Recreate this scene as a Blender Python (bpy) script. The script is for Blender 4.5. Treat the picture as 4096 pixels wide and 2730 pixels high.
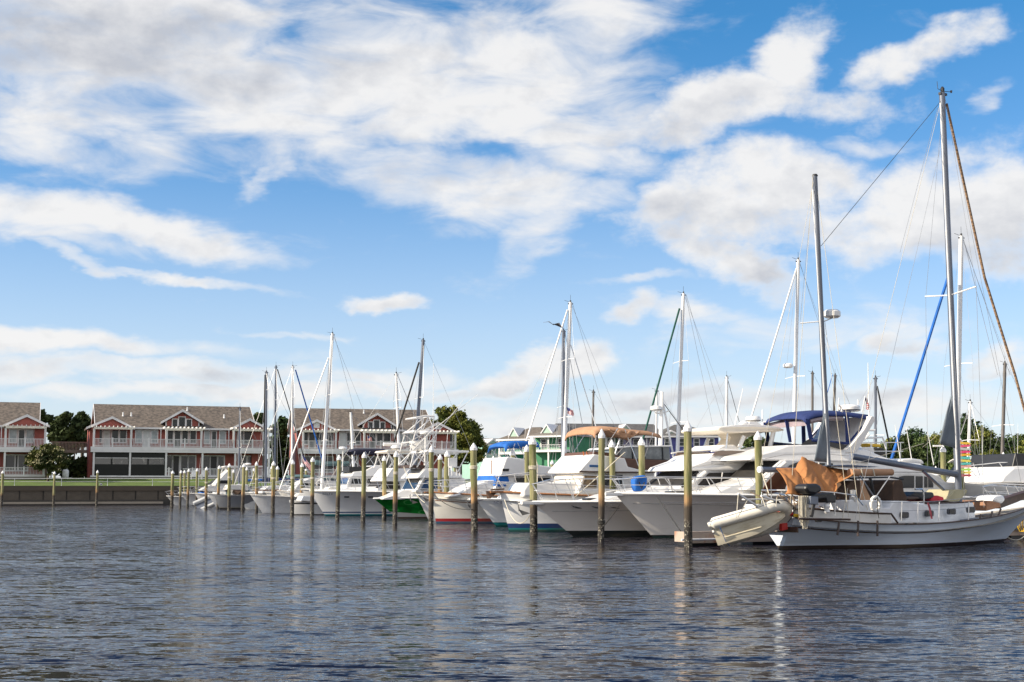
import bpy, math, random
from mathutils import Vector, Matrix
R = math.radians
rnd = random.Random(7)
sc = bpy.context.scene
for o in list(bpy.data.objects): bpy.data.objects.remove(o)
col = sc.collection
# ---------------------------------------------------------------- camera
FPX, CX, CY, CAMH = 5500.0, 2048.0, 1365.0, 1.8
PITCH = math.atan(590 / FPX)
cam = bpy.data.objects.new('camera', bpy.data.cameras.new('camera')); col.objects.link(cam)
cam.location = (0, 0, CAMH); cam.rotation_euler = (math.pi / 2 + PITCH, 0, 0)
cam.data.sensor_width = 36; cam.data.lens = 36 * FPX / 4096
cam.data.clip_start = 0.1; cam.data.clip_end = 6000
sc.camera = cam
sc.view_settings.view_transform = 'Standard'; sc.view_settings.look = 'None'
sc.view_settings.exposure = 0.7; sc.view_settings.gamma = 1
sc.render.resolution_x = 1024; sc.render.resolution_y = 682
SUN_EL, SUN_AZ = 29.0, -106.0           # azimuth from +Y, clockwise positive
cS, sS = math.cos(PITCH), math.sin(PITCH)

def raydir(px, py):
    u = (px - CX) / FPX; v = (CY - py) / FPX
    return Vector((u, cS - v * sS, sS + v * cS))
def W(px, py, d):
    r = raydir(px, py); t = d / r.y
    return Vector((r.x * t, d, CAMH + r.z * t))
def G(px, py, z=0.0):
    r = raydir(px, py); t = (z - CAMH) / r.z
    return Vector((r.x * t, r.y * t, z))

# ---------------------------------------------------------------- world: sky and clouds
def N(nt, typ, **kw):
    n = nt.nodes.new(typ)
    for k, v in kw.items():
        if k.startswith('i_'):
            n.inputs[k[2:].replace('_', ' ')].default_value = v
        else: setattr(n, k, v)
    return n
def math_(nt, op, a, b=None, clamp=False):
    n = nt.nodes.new('ShaderNodeMath'); n.operation = op; n.use_clamp = clamp
    for i, s in enumerate((a, b)):
        if s is None: continue
        if isinstance(s, (int, float)): n.inputs[i].default_value = s
        else: nt.links.new(s, n.inputs[i])
    return n.outputs[0]
def maprange(nt, v, a, b, c=0, d=1, smooth=True):
    n = nt.nodes.new('ShaderNodeMapRange')
    if smooth: n.interpolation_type = 'SMOOTHSTEP'
    nt.links.new(v, n.inputs['Value'])
    for k, x in (('From Min', a), ('From Max', b), ('To Min', c), ('To Max', d)): n.inputs[k].default_value = x
    return n.outputs['Result']
def mixc(nt, f, a, b):
    n = nt.nodes.new('ShaderNodeMix'); n.data_type = 'RGBA'
    for s, i in ((f, 0), (a, 6), (b, 7)):
        if isinstance(s, (int, float)): n.inputs[i].default_value = s
        elif isinstance(s, (tuple, list)): n.inputs[i].default_value = (*s[:3], 1)
        else: nt.links.new(s, n.inputs[i])
    return n.outputs[2]
def noise(nt, vec, scale, detail=4, rough=.55, dist=0.0, out='Fac'):
    n = nt.nodes.new('ShaderNodeTexNoise'); n.inputs['Scale'].default_value = scale
    n.inputs['Detail'].default_value = detail; n.inputs['Roughness'].default_value = rough
    n.inputs['Distortion'].default_value = dist
    if vec is not None: nt.links.new(vec, n.inputs['Vector'])
    return n.outputs[out]

world = bpy.data.worlds.new('World'); sc.world = world; world.use_nodes = True
wt = world.node_tree; wt.nodes.clear()
sky = N(wt, 'ShaderNodeTexSky', sky_type='NISHITA', sun_disc=False)
sky.sun_elevation = R(SUN_EL); sky.sun_rotation = R(SUN_AZ)
sky.air_density = 1.0; sky.dust_density = 0.4; sky.ozone_density = 1.6
hsv = N(wt, 'ShaderNodeHueSaturation'); hsv.inputs['Saturation'].default_value = .98; hsv.inputs['Value'].default_value = 1.0
wt.links.new(sky.outputs[0], hsv.inputs['Color'])
tc = N(wt, 'ShaderNodeTexCoord'); sep = N(wt, 'ShaderNodeSeparateXYZ'); wt.links.new(tc.outputs['Generated'], sep.inputs[0])
az = math_(wt, 'ARCTAN2', sep.outputs[0], sep.outputs[1]); el = math_(wt, 'ARCSINE', sep.outputs[2])
comb = N(wt, 'ShaderNodeCombineXYZ'); wt.links.new(az, comb.inputs[0]); wt.links.new(el, comb.inputs[1])
pos0 = comb.outputs[0]
def vmath(nt, op, a, b=None, scale=None):
    n = nt.nodes.new('ShaderNodeVectorMath'); n.operation = op
    for i, s in enumerate((a, b)):
        if s is None: continue
        if isinstance(s, tuple): n.inputs[i].default_value = s
        else: nt.links.new(s, n.inputs[i])
    if scale is not None: n.inputs['Scale'].default_value = scale
    return n.outputs['Value'] if op == 'LENGTH' else n.outputs['Vector']
st = vmath(wt, 'MULTIPLY', pos0, (1.0, 2.0, 1.0))
warp = noise(wt, st, 9, 5, .6, out='Color'); warp = vmath(wt, 'SUBTRACT', warp, (.5, .5, .5))
warp = vmath(wt, 'MULTIPLY', warp, (.085, .050, 0)); pos = vmath(wt, 'ADD', pos0, warp)
def ang(px, py):
    r = raydir(px, py).normalized(); return math.atan2(r.x, r.y), math.asin(r.z)
def blob(px, py, rx, ry, tilt=0, w=1.0, soft=0.25):
    a, e = ang(px, py)
    m = N(wt, 'ShaderNodeMapping', vector_type='TEXTURE'); wt.links.new(pos, m.inputs[0])
    m.inputs['Location'].default_value = (a, e, 0); m.inputs['Rotation'].default_value = (0, 0, R(tilt))
    m.inputs['Scale'].default_value = (rx / FPX, ry / FPX, 1)
    return maprange(wt, vmath(wt, 'LENGTH', m.outputs[0]), 1.55, soft, 0, w * 1.32)
def total(blobs):
    acc = None
    for b in blobs:
        v = blob(*b); acc = v if acc is None else math_(wt, 'MAXIMUM', acc, v)
    return acc
SOFT = [ (350, 120, 900, 440, 0, 1.0), (1050, 380, 620, 260, 0, .95), (1850, 300, 900, 330, -2, .93), (2350, 150, 420, 260, 12, .74),
  (1950, 500, 900, 110, 0, 1.0), (1730, 720, 480, 150, -8, .84), (2150, 800, 430, 120, 6, .80), (2100, 970, 330, 120, 40, .7),
  (480, 620, 420, 130, 10, .68), (130, 560, 350, 110, -5, .72), (1080, 680, 170, 60, 40, .6),
  (60, 860, 520, 110, -5, .95), (600, 905, 640, 82, -9, .98), (200, 960, 420, 60, 0, .8), (560, 1075, 620, 30, -7, .80),
  (250, 1355, 800, 62, -4, .92), (500, 1490, 1000, 58, -2, .84), (1000, 1580, 1100, 42, 0, .84), (2450, 640, 420, 120, -10, .74),
  (2750, 1220, 330, 60, -8, .78), (3150, 1320, 500, 85, 0, .74), (2560, 1090, 260, 30, 6, .62), (3500, 1330, 420, 50, -4, .66),
  (2900, 1600, 700, 70, 0, .80), (2300, 1700, 900, 60, 0, .82), (3700, 1620, 500, 90, 0, .76), (1100, 1330, 300, 22, 0, .5), (1560, 1530, 420, 50, 0, .66),
  (3620, 560, 330, 40, -4, .5), (4000, 400, 120, 60, 30, .6) ]
HARD = [ (3020, 740, 420, 200, 4, 1.05), (3380, 900, 330, 130, 0, .9), (2640, 830, 260, 110, 20, .86), (2900, 1000, 420, 110, -25, .80), (3560, 860, 360, 210, 10, .98), (3940, 800, 420, 240, 0, 1.0),
  (3980, 1010, 260, 170, -30, .84), (2860, 430, 430, 130, 14, .92), (3180, 210, 230, 150, 55, .90), (3320, 400, 320, 110, -10, .80), (3660, 210, 330, 100, 18, .88),
  (1560, 1212, 170, 46, -4, .86), (2260, 1440, 200, 85, 10, 1.0), (2060, 1520, 320, 80, 22, .95), (1880, 1600, 300, 50, 5, .8), (2560, 1215, 150, 70, 10, .8), (2720, 1190, 150, 50, 0, .7),
  (3600, 1380, 140, 70, 0, .74), (3930, 1480, 190, 80, 18, .80), (2500, 1640, 240, 60, 10, .85), (900, 1520, 90, 35, 10, .7), (1150, 1590, 260, 40, 4, .8) ]
nsoft = noise(wt, vmath(wt, 'MULTIPLY', pos0, (1.0, 2.6, 1.0)), 13, 9, .57, .5)
nhard = noise(wt, vmath(wt, 'MULTIPLY', pos0, (1.0, 1.35, 1.0)), 19, 10, .60)
ds = math_(wt, 'ADD', total(SOFT), math_(wt, 'MULTIPLY', math_(wt, 'SUBTRACT', nsoft, .5), 2.2))
ds = maprange(wt, ds, .18, 1.38)
dh = math_(wt, 'ADD', total(HARD), math_(wt, 'MULTIPLY', math_(wt, 'SUBTRACT', nhard, .5), 2.2))
dh = maprange(wt, dh, .32, 1.26)
front = maprange(wt, sep.outputs[1], -0.1, 0.5)
nb = maprange(wt, noise(wt, tc.outputs['Generated'], 3.0, 8, .6), .36, .56)        # unseen cloud added behind the viewer as fill for the shaded sides
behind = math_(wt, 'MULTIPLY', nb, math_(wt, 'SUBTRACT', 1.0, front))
dens = math_(wt, 'MULTIPLY', math_(wt, 'MAXIMUM', ds, dh), front)
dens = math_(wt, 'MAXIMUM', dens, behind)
# shade of the cloud masses: grey cores and undersides, bright sunward rims
lit = math_(wt, 'SUBTRACT', noise(wt, vmath(wt, 'ADD', vmath(wt, 'MULTIPLY', pos0, (1.0, 1.5, 1.0)), (-.010, .016, 0)), 15, 6, .55),
            noise(wt, vmath(wt, 'MULTIPLY', pos0, (1.0, 1.5, 1.0)), 15, 6, .55))
GREY = [(1400, 250, 200, 150, 0, .3), (300, 130, 700, 280, 0, .55), (760, 230, 420, 200, 0, .42), (2900, 900, 420, 110, -8, .42), (3050, 1060, 240, 110, -40, .40), (3640, 1010, 330, 90, 0, .38), (4000, 1020, 300, 170, 0, .62),
  (2150, 1580, 330, 60, 10, .45), (1800, 1620, 400, 50, 0, .4), (900, 1520, 110, 40, 10, .6), (1740, 690, 260, 80, 0, .34), (2750, 470, 320, 80, 10, .28), (3350, 450, 260, 70, 0, .28), (3850, 290, 250, 90, 0, .22),
  (2650, 1640, 800, 50, 0, .42), (3600, 1450, 300, 80, 10, .36), (1560, 1235, 170, 40, 0, .3), (2560, 1250, 200, 50, 0, .34), (3300, 1600, 600, 60, 0, .5), (3950, 1560, 250, 60, 0, .4)]
shade = math_(wt, 'SUBTRACT', total(GREY), math_(wt, 'MULTIPLY', lit, 2.6), True)
shade = math_(wt, 'MULTIPLY', shade, maprange(wt, dens, .3, 1.0, 0, .82))
CLOUD = 0.62
ccol = mixc(wt, shade, (.92 * CLOUD, .91 * CLOUD, .90 * CLOUD), (.50 * CLOUD, .52 * CLOUD, .575 * CLOUD))
tcl = N(wt, 'ShaderNodeVectorMath', operation='SCALE'); wt.links.new(hsv.outputs[0], tcl.inputs[0])
SKYSTR = 0.10
tcl.inputs['Scale'].default_value = 1.0
tint = mixc(wt, maprange(wt, el, -.05, .33, smooth=False), (.96, .90, 1.08), (.27, .71, 1.00)); tm = N(wt, 'ShaderNodeVectorMath', operation='MULTIPLY'); wt.links.new(tcl.outputs[0], tm.inputs[0]); wt.links.new(tint, tm.inputs[1])
densf = math_(wt, 'MULTIPLY', dens, .95)
hz = maprange(wt, el, .26, .0, 0, .50); hzc = N(wt, 'ShaderNodeVectorMath', operation='SCALE'); hzc.inputs[0].default_value = (.47, .53, .60); hzc.inputs['Scale'].default_value = 1 / SKYSTR
skyv = mixc(wt, hz, tm.outputs[0], hzc.outputs[0])
cc = N(wt, 'ShaderNodeVectorMath', operation='SCALE'); wt.links.new(ccol, cc.inputs[0]); cc.inputs['Scale'].default_value = 1 / SKYSTR
cc2 = mixc(wt, front, (.74 / SKYSTR, .71 / SKYSTR, .69 / SKYSTR), cc.outputs[0])  # rear clouds get their own bright warm white, to lift shaded hulls and facades
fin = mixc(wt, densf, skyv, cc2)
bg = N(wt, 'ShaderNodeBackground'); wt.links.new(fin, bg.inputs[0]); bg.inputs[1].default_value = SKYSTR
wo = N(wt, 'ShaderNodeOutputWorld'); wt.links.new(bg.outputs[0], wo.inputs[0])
world.cycles.sampling_method = 'MANUAL'; world.cycles.sample_map_resolution = 1024
# ---------------------------------------------------------------- sun
sd = bpy.data.lights.new('sun', 'SUN'); sun = bpy.data.objects.new('sun', sd); col.objects.link(sun)
sd.energy = 4.7; sd.angle = R(0.55); sd.color = (1.0, .88, .71)
a = R(SUN_AZ); e = R(SUN_EL)
sdir = Vector((math.sin(a) * math.cos(e), math.cos(a) * math.cos(e), math.sin(e)))
sun.rotation_euler = sdir.to_track_quat('Z', 'Y').to_euler(); sun.location = (-60, 0, 80)

# ---------------------------------------------------------------- materials
MATS = {}
def mat(name, c, rough=.6, metal=0, var=.12, vscale=3.0, bump=0.0, bscale=20, c2=None, spec=.5, stretch=None, trans=0, emit=0, thr=None, coat=0):
    if name in MATS: return MATS[name]
    m = bpy.data.materials.new(name); m.use_nodes = True; nt = m.node_tree
    b = nt.nodes['Principled BSDF']; t = N(nt, 'ShaderNodeTexCoord'); v = t.outputs['Object']
    if stretch: v = vmath(nt, 'MULTIPLY', v, stretch)
    n = noise(nt, v, vscale, 5, .6)
    if thr: n = maprange(nt, n, thr[0], thr[1])
    if c2 is None: c2 = tuple(x * (1 - 2 * var) for x in c); n = maprange(nt, n, .3, .7, smooth=False)
    base = mixc(nt, n, c, c2)
    nt.links.new(base, b.inputs['Base Color'])
    b.inputs['Roughness'].default_value = rough; b.inputs['Metallic'].default_value = metal
    b.inputs['Specular IOR Level'].default_value = spec
    if coat: b.inputs['Coat Weight'].default_value = coat
    if trans: b.inputs['Transmission Weight'].default_value = trans
    if emit: nt.links.new(base, b.inputs['Emission Color']); b.inputs['Emission Strength'].default_value = emit
    if bump:
        bn = noise(nt, v, bscale, 4, .6); bb = N(nt, 'ShaderNodeBump'); bb.inputs['Strength'].default_value = bump
        bb.inputs['Distance'].default_value = .03; nt.links.new(bn, bb.inputs['Height']); nt.links.new(bb.outputs[0], b.inputs['Normal'])
    MATS[name] = m; return m
def zband(name, stops, rough=.35, scale=1.6, stain=.5, spec=.5, z0=-.6, z1=4.4, warp=.0, bump=0, bscale=12, stretch=(1, 1, 1), streak=0):
    """bands of paint by height above the water: stops = [(z, colour), ...] from the bottom up"""
    if name in MATS: return MATS[name]
    m = bpy.data.materials.new(name); m.use_nodes = True; nt = m.node_tree
    b = nt.nodes['Principled BSDF']; t = N(nt, 'ShaderNodeTexCoord'); s = N(nt, 'ShaderNodeSeparateXYZ'); nt.links.new(t.outputs['Object'], s.inputs[0])
    z = s.outputs[2]
    if warp: z = math_(nt, 'ADD', z, math_(nt, 'MULTIPLY', math_(nt, 'SUBTRACT', noise(nt, t.outputs['Object'], 2.2, 4), .5), warp))
    f = maprange(nt, z, z0, z1, smooth=False)
    r = N(nt, 'ShaderNodeValToRGB'); r.color_ramp.interpolation = 'LINEAR' if warp else 'CONSTANT'
    els = r.color_ramp.elements; els[0].position = 0; els[0].color = (*stops[0][1], 1)
    for k, (zz, c) in enumerate(stops[1:]):
        p = (zz - z0) / (z1 - z0)
        e_ = els[1] if k == 0 else els.new(p)
        e_.position = p; e_.color = (*c, 1)
    nt.links.new(f, r.inputs[0])
    v = vmath(nt, 'MULTIPLY', t.outputs['Object'], stretch)
    n = maprange(nt, noise(nt, v, scale, 7, .65), .42, .75)
    low = maprange(nt, s.outputs[2], 0.9, 0.0)
    n = math_(nt, 'MULTIPLY', n, math_(nt, 'ADD', math_(nt, 'MULTIPLY', low, .7), .25))
    n = math_(nt, 'MULTIPLY', n, stain)
    base = mixc(nt, n, r.outputs[0], (.30, .24, .15))
    nt.links.new(base, b.inputs['Base Color'])
    b.inputs['Roughness'].default_value = rough; b.inputs['Specular IOR Level'].default_value = spec
    if bump:
        bn = noise(nt, v, bscale, 5, .6); bb = N(nt, 'ShaderNodeBump'); bb.inputs['Strength'].default_value = bump
        bb.inputs['Distance'].default_value = .03; nt.links.new(bn, bb.inputs['Height']); nt.links.new(bb.outputs[0], b.inputs['Normal'])
    MATS[name] = m; return m
WHITE = (.80, .79, .77); CREAM = (.74, .68, .56)
def M(k):
    return MATS.get(k) or {
     'white': lambda: mat('gelcoat_white', WHITE, .28, var=.06, vscale=1.2, coat=.3),
     'offwhite': lambda: mat('gelcoat_offwhite', (.72, .70, .66), .4, var=.10, vscale=1.5),
     'cream': lambda: mat('gelcoat_cream', (.78, .71, .60), .4, var=.08),
     'wpaint': lambda: mat('white_paint', (.76, .77, .78), .5, var=.10, vscale=2),
     'glass': lambda: mat('dark_glass', (.02, .022, .025), .12, var=.2, spec=.45),
     'blackc': lambda: mat('black_mesh_cover', (.022, .020, .019), .8, var=.3, vscale=2, bump=.3),
     'chrome': lambda: mat('steel_rail', (.72, .72, .72), .28, .85, var=.1),
     'alu': lambda: mat('mast_aluminium', (.17, .19, .235), .4, .4, var=.18, vscale=1.0, stretch=(1, 1, .3)),
     'aluw': lambda: mat('mast_white', (.78, .78, .78), .4, 0, var=.12, vscale=1.0, stretch=(1, 1, .3)),
     'alud': lambda: mat('mast_dark', (.14, .125, .115), .5, .1, var=.2, vscale=1.0),
     'wire': lambda: mat('rigging_wire', (.42, .42, .42), .4, .6, var=.1),
     'rope': lambda: mat('rope', (.62, .57, .46), .9, var=.15, vscale=30),
     'drope': lambda: mat('dark_rope', (.035, .033, .03), .9, var=.15, vscale=30),
     'teak': lambda: mat('teak', (.34, .15, .06), .5, var=.25, vscale=8, stretch=(1, 6, 6)),
     'dteak': lambda: mat('dark_teak', (.075, .038, .022), .5, var=.3, vscale=8),
     'navy': lambda: mat('navy_canvas', (.016, .035, .15), .85, var=.2, bump=.5, bscale=3),
     'dnavy': lambda: mat('dark_navy_canvas', (.012, .012, .035), .85, var=.2, bump=.5, bscale=3),
     'blue': lambda: mat('blue_canvas', (.008, .13, .50), .8, var=.22, vscale=2, bump=.6, bscale=2.5),
     'tan': lambda: mat('tan_canvas', (.44, .25, .145), .85, var=.12, vscale=2, bump=.25, bscale=2.5),
     'tarp': lambda: mat('brown_tarp', (.42, .175, .055), .8, var=.16, vscale=2.5, bump=.25, bscale=2.2),
     'dbrown': lambda: mat('dark_brown_canvas', (.085, .05, .032), .9, var=.2),
     'green': lambda: mat('green_canvas', (.008, .085, .06), .85, var=.15),
     'teal': lambda: mat('grey_green_canvas', (.10, .17, .18), .85, var=.2, bump=.5, bscale=3),
     'black': lambda: mat('black_plastic', (.018, .018, .02), .45, var=.2),
     'red': lambda: mat('red_plastic', (.55, .03, .025), .5, var=.1),
     'orange': lambda: mat('orange_plastic', (.75, .22, .03), .5, var=.1),
     'yellow': lambda: mat('yellow_plastic', (.80, .50, .03), .5, var=.1),
     'khaki': lambda: mat('khaki_canvas', (.42, .38, .24), .85, var=.1, bump=.4, bscale=4),
    }[k]()

# ---------------------------------------------------------------- mesh builder
class MB:
    def __init__(s): s.v = []; s.f = []
    def add(s, vs, fs):
        n = len(s.v); s.v += [tuple(v) for v in vs]; s.f += [tuple(i + n for i in f) for f in fs]; return s
    def box(s, x0, x1, y0, y1, z0, z1):
        return s.add([(x, y, z) for x in (x0, x1) for y in (y0, y1) for z in (z0, z1)],
                     [(0, 1, 3, 2), (4, 6, 7, 5), (0, 4, 5, 1), (2, 3, 7, 6), (0, 2, 6, 4), (1, 5, 7, 3)])
    def prism(s, poly, y0, y1, sc1=None):
        """poly of (x,z) swept along y"""
        n = len(poly); a = [(x, y0, z) for x, z in poly]; b = [(x, y1, z) for x, z in poly]
        return s.add(a + b, [tuple(range(n)), tuple(range(2 * n - 1, n - 1, -1))] + [(i, i + n, (i + 1) % n + n, (i + 1) % n) for i in range(n)])
    def shell(s, poly, hw, th=0):
        """poly of (x,z,halfwidth): a symmetric solid about y=0"""
        n = len(poly); a = [(p[0], -p[2], p[1]) for p in poly]; b = [(p[0], p[2], p[1]) for p in poly]
        return s.add(a + b, [tuple(range(n)), tuple(range(2 * n - 1, n - 1, -1))] + [(i, i + n, (i + 1) % n + n, (i + 1) % n) for i in range(n)])
    def tube(s, pts, r, n=6, r1=None, cap=True):
        pts = [Vector(p) for p in pts]; m = len(pts); rings = []
        for i, p in enumerate(pts):
            d = (pts[min(i + 1, m - 1)] - pts[max(i - 1, 0)])
            d = d.normalized() if d.length > 1e-9 else Vector((0, 0, 1))
            u = d.cross(Vector((0, 0, 1)) if abs(d.z) < .95 else Vector((1, 0, 0))).normalized(); w = d.cross(u)
            rr = r if r1 is None else r + (r1 - r) * i / (m - 1)
            if callable(r): rr = r(i / (m - 1))
            rings.append([p + (u * math.cos(2 * math.pi * k / n) + w * math.sin(2 * math.pi * k / n)) * rr for k in range(n)])
        vs = [v for g in rings for v in g]
        fs = [(i * n + k, i * n + (k + 1) % n, (i + 1) * n + (k + 1) % n, (i + 1) * n + k) for i in range(m - 1) for k in range(n)]
        if cap: fs += [tuple(range(n - 1, -1, -1)), tuple(range((m - 1) * n, m * n))]
        return s.add(vs, fs)
    def lathe(s, prof, c=(0, 0, 0), n=16, sx=1, sy=1):
        vs = [(c[0] + r * sx * math.cos(2 * math.pi * k / n), c[1] + r * sy * math.sin(2 * math.pi * k / n), c[2] + z) for r, z in prof for k in range(n)]
        m = len(prof)
        fs = [(i * n + k, i * n + (k + 1) % n, (i + 1) * n + (k + 1) % n, (i + 1) * n + k) for i in range(m - 1) for k in range(n)]
        fs += [tuple(range(n - 1, -1, -1)), tuple(range((m - 1) * n, m * n))]
        return s.add(vs, fs)
    def grid(s, fn, nu, nv):
        vs = [fn(i / nu, j / nv) for i in range(nu + 1) for j in range(nv + 1)]; w = nv + 1
        return s.add(vs, [(i * w + j, (i + 1) * w + j, (i + 1) * w + j + 1, i * w + j + 1) for i in range(nu) for j in range(nv)])
    def build(s, name, m, parent=None, smooth=False, solid=0, bevel=0, sub=0):
        me = bpy.data.meshes.new(name); me.from_pydata(s.v, [], s.f); me.materials.append(m)
        import bmesh
        bm = bmesh.new(); bm.from_mesh(me)
        bmesh.ops.remove_doubles(bm, verts=bm.verts, dist=1e-5); bmesh.ops.recalc_face_normals(bm, faces=bm.faces); bm.to_mesh(me); bm.free()
        if smooth:
            for p in me.polygons: p.use_smooth = True
        o = bpy.data.objects.new(name, me); col.objects.link(o)
        if parent: o.parent = parent
        if solid: d = o.modifiers.new('solid', 'SOLIDIFY'); d.thickness = solid; d.offset = 0
        if bevel: d = o.modifiers.new('bevel', 'BEVEL'); d.width = bevel; d.segments = 2; d.limit_method = 'ANGLE'
        if sub: d = o.modifiers.new('sub', 'SUBSURF'); d.levels = d.render_levels = sub
        if smooth and (bevel or not sub):
            try:
                me.set_sharp_from_angle(angle=R(40))
            except Exception: pass
        return o
def tag(o, label=None, cat=None, group=None, kind=None):
    if label: o['label'] = label
    if cat: o['category'] = cat
    if group: o['group'] = group
    if kind: o['kind'] = kind
    return o
def empty(name, loc, deg=0, label=None, cat=None, group=None):
    o = bpy.data.objects.new(name, None); col.objects.link(o); o.location = loc; o.rotation_euler = (0, 0, R(deg)); o.empty_display_size = .2
    return tag(o, label, cat, group)
class Fr:
    """local frame of a thing; maps photograph pixels on one of its own planes to local points"""
    def __init__(s, loc, deg): s.o = Vector(loc); s.a = R(deg); s.c, s.s = math.cos(s.a), math.sin(s.a)
    def loc(s, p):
        d = Vector(p) - s.o; return Vector((d.x * s.c + d.y * s.s, -d.x * s.s + d.y * s.c, d.z))
    def y(s, px, py, yl=0.0):
        r = raydir(px, py); cp = s.loc((0, 0, CAMH)); rl = Vector((r.x * s.c + r.y * s.s, -r.x * s.s + r.y * s.c, r.z))
        return cp + rl * ((yl - cp.y) / rl.y)
    def x(s, px, py, xl=0.0):
        r = raydir(px, py); cp = s.loc((0, 0, CAMH)); rl = Vector((r.x * s.c + r.y * s.s, -r.x * s.s + r.y * s.c, r.z))
        return cp + rl * ((xl - cp.x) / rl.x)
    def xz(s, px, py, yl=0.0): p = s.y(px, py, yl); return (p.x, p.z)
# ================================================================ water
def water_mat():
    m = bpy.data.materials.new('water'); m.use_nodes = True; nt = m.node_tree; b = nt.nodes['Principled BSDF']
    t = N(nt, 'ShaderNodeTexCoord'); o = t.outputs['Object']
    b.inputs['Base Color'].default_value = (.008, .007, .014, 1); b.inputs['Specular Tint'].default_value = (.94, .88, 1.0, 1); b.inputs['Roughness'].default_value = .05; b.inputs['IOR'].default_value = 1.33; b.inputs['Specular IOR Level'].default_value = .165
    n3 = noise(nt, vmath(nt, 'MULTIPLY', o, (.5, 1, 1)), .13, 3, .5)
    amp = maprange(nt, n3, .35, .68, .55, 1.25)
    def slope(mul, scale, kx, ky, det, rot=0):
        v = vmath(nt, 'MULTIPLY', o, mul)
        c = noise(nt, v, scale, det, .55, .35, out='Color')
        return vmath(nt, 'MULTIPLY', vmath(nt, 'SUBTRACT', c, (.5, .5, .5)), (kx, ky, 0))
    tot = vmath(nt, 'ADD', slope((.55, 2.0, 1), 1.7, .36, .85, 2), slope((.65, 1.9, 1), 5.6, .55, .85, 2))
    tot = vmath(nt, 'ADD', tot, slope((1, 1.4, 1), 12, .22, .35, 1))
    sc2 = N(nt, 'ShaderNodeVectorMath', operation='SCALE'); nt.links.new(tot, sc2.inputs[0]); nt.links.new(amp, sc2.inputs['Scale'])
    nn = vmath(nt, 'NORMALIZE', vmath(nt, 'ADD', sc2.outputs[0], (0, -.015, 1)))
    nt.links.new(nn, b.inputs['Normal'])
    return m
BK0 = Vector((-56, 150, 0)); BKD = Vector((math.cos(R(20)), math.sin(R(20)), 0)); BKN = Vector((-BKD.y, BKD.x, 0))
def bk(s, t, z): p = BK0 + BKD * s + BKN * t; return (p.x, p.y, z)
w = MB(); p0 = bk(-3500, 0.2, 0); p1 = bk(3500, .2, 0)
w.add([(-3500, -3500, 0), (3500, -3500, 0), (p1[0], p1[1], 0), (p0[0], p0[1], 0)], [(0, 1, 2, 3)])
tag(w.build('water', water_mat()), kind='structure')
g = MB(); g.add([bk(-200, .5, -.4), bk(900, .5, -.4), bk(2500, 3500, -.4), bk(-2500, 3500, -.4)], [(0, 1, 2, 3)])
lawn_m = mat('lawn_grass', (.095, .145, .02), .95, c2=(.06, .10, .014), vscale=.7, thr=(.35, .65), bump=.8, bscale=40)
lw = MB(); lw.grid(lambda i, j: Vector(bk(-150 + 520 * i, .35 + 13 * j, 2.08 + 1.0 * j ** 1.3)) , 40, 6)
tag(lw.build('lawn', lawn_m), kind='structure')
gm = mat('ground_soil', (.10, .12, .05), .95, c2=(.12, .10, .07), vscale=.2)
gg = MB(); gg.add([bk(-900, 13.3, 3.07), bk(1300, 13.3, 3.07), bk(2500, 3500, 3.07), bk(-2500, 3500, 3.07)], [(0, 1, 2, 3)])
tag(gg.build('ground', gm), kind='structure')
# seawall
cm = mat('seawall_concrete', (.115, .10, .082), .9, c2=(.042, .036, .03), vscale=.9, bump=.4, stretch=(1, 1, 1.6))
sw = empty('seawall', BK0, 20, 'long concrete panel seawall below the grassy lawn on the left', 'seawall')
s_ = MB()
for k in range(-60, 140): s_.box(k * 2.45 + .08, k * 2.45 + 2.38, 0.04 * (k % 2) - .06, .5, .55, 1.58)
s_.build('panel', cm, sw); MB().box(-150, 345, .15, .45, -1, 1.57).build('backing', mat('wet_concrete', (.035, .032, .028), .5), sw)
MB().box(-150, 345, -.16, .62, 1.56, 2.1).build('cap_beam', mat('seawall_cap', (.09, .07, .05), .85, c2=(.06, .05, .04), vscale=1.2, bump=.3), sw)
MB().box(-150, 345, -.05, .12, -.6, .56).build('footing', mat('wet_concrete', (.035, .032, .028), .5), sw)
fb = MB(); fb.box(-60, 17.6, -1.35, -.35, .12, .33); f_ = tag(fb.build('floating_walkway', mat('bleached_timber', (.42, .37, .30), .8, c2=(.24, .2, .16), vscale=2, stretch=(1, 6, 6))), 'low floating timber walkway lying at the foot of the concrete seawall', 'walkway')
f_.location = BK0; f_.rotation_euler = (0, 0, R(20))
fb = MB(); fb.box(-60, 17.6, -1.3, -.4, -.3, .11); fb.build('float', mat('wet_timber', (.03, .025, .02), .6), f_)
# lawn railing
rl = empty('lawn_railing', bk(0, .9, 2.1), 20, 'thin grey pipe railing along the lawn above the seawall', 'railing')
q = MB(); q.tube([(-20, 0, .78), (60, 0, .86)], .028, 5); q.tube([(-20, 0, .42), (60, 0, .5)], .02, 5); q.build('rail', M('wpaint'), rl)
for k in range(-3, 12):
    x = k * 4.9 + 1.9; MB().tube([(x, 0, -.1), (x, 0, .82)], .03, 6).build('post', M('wpaint'), rl)

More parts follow.
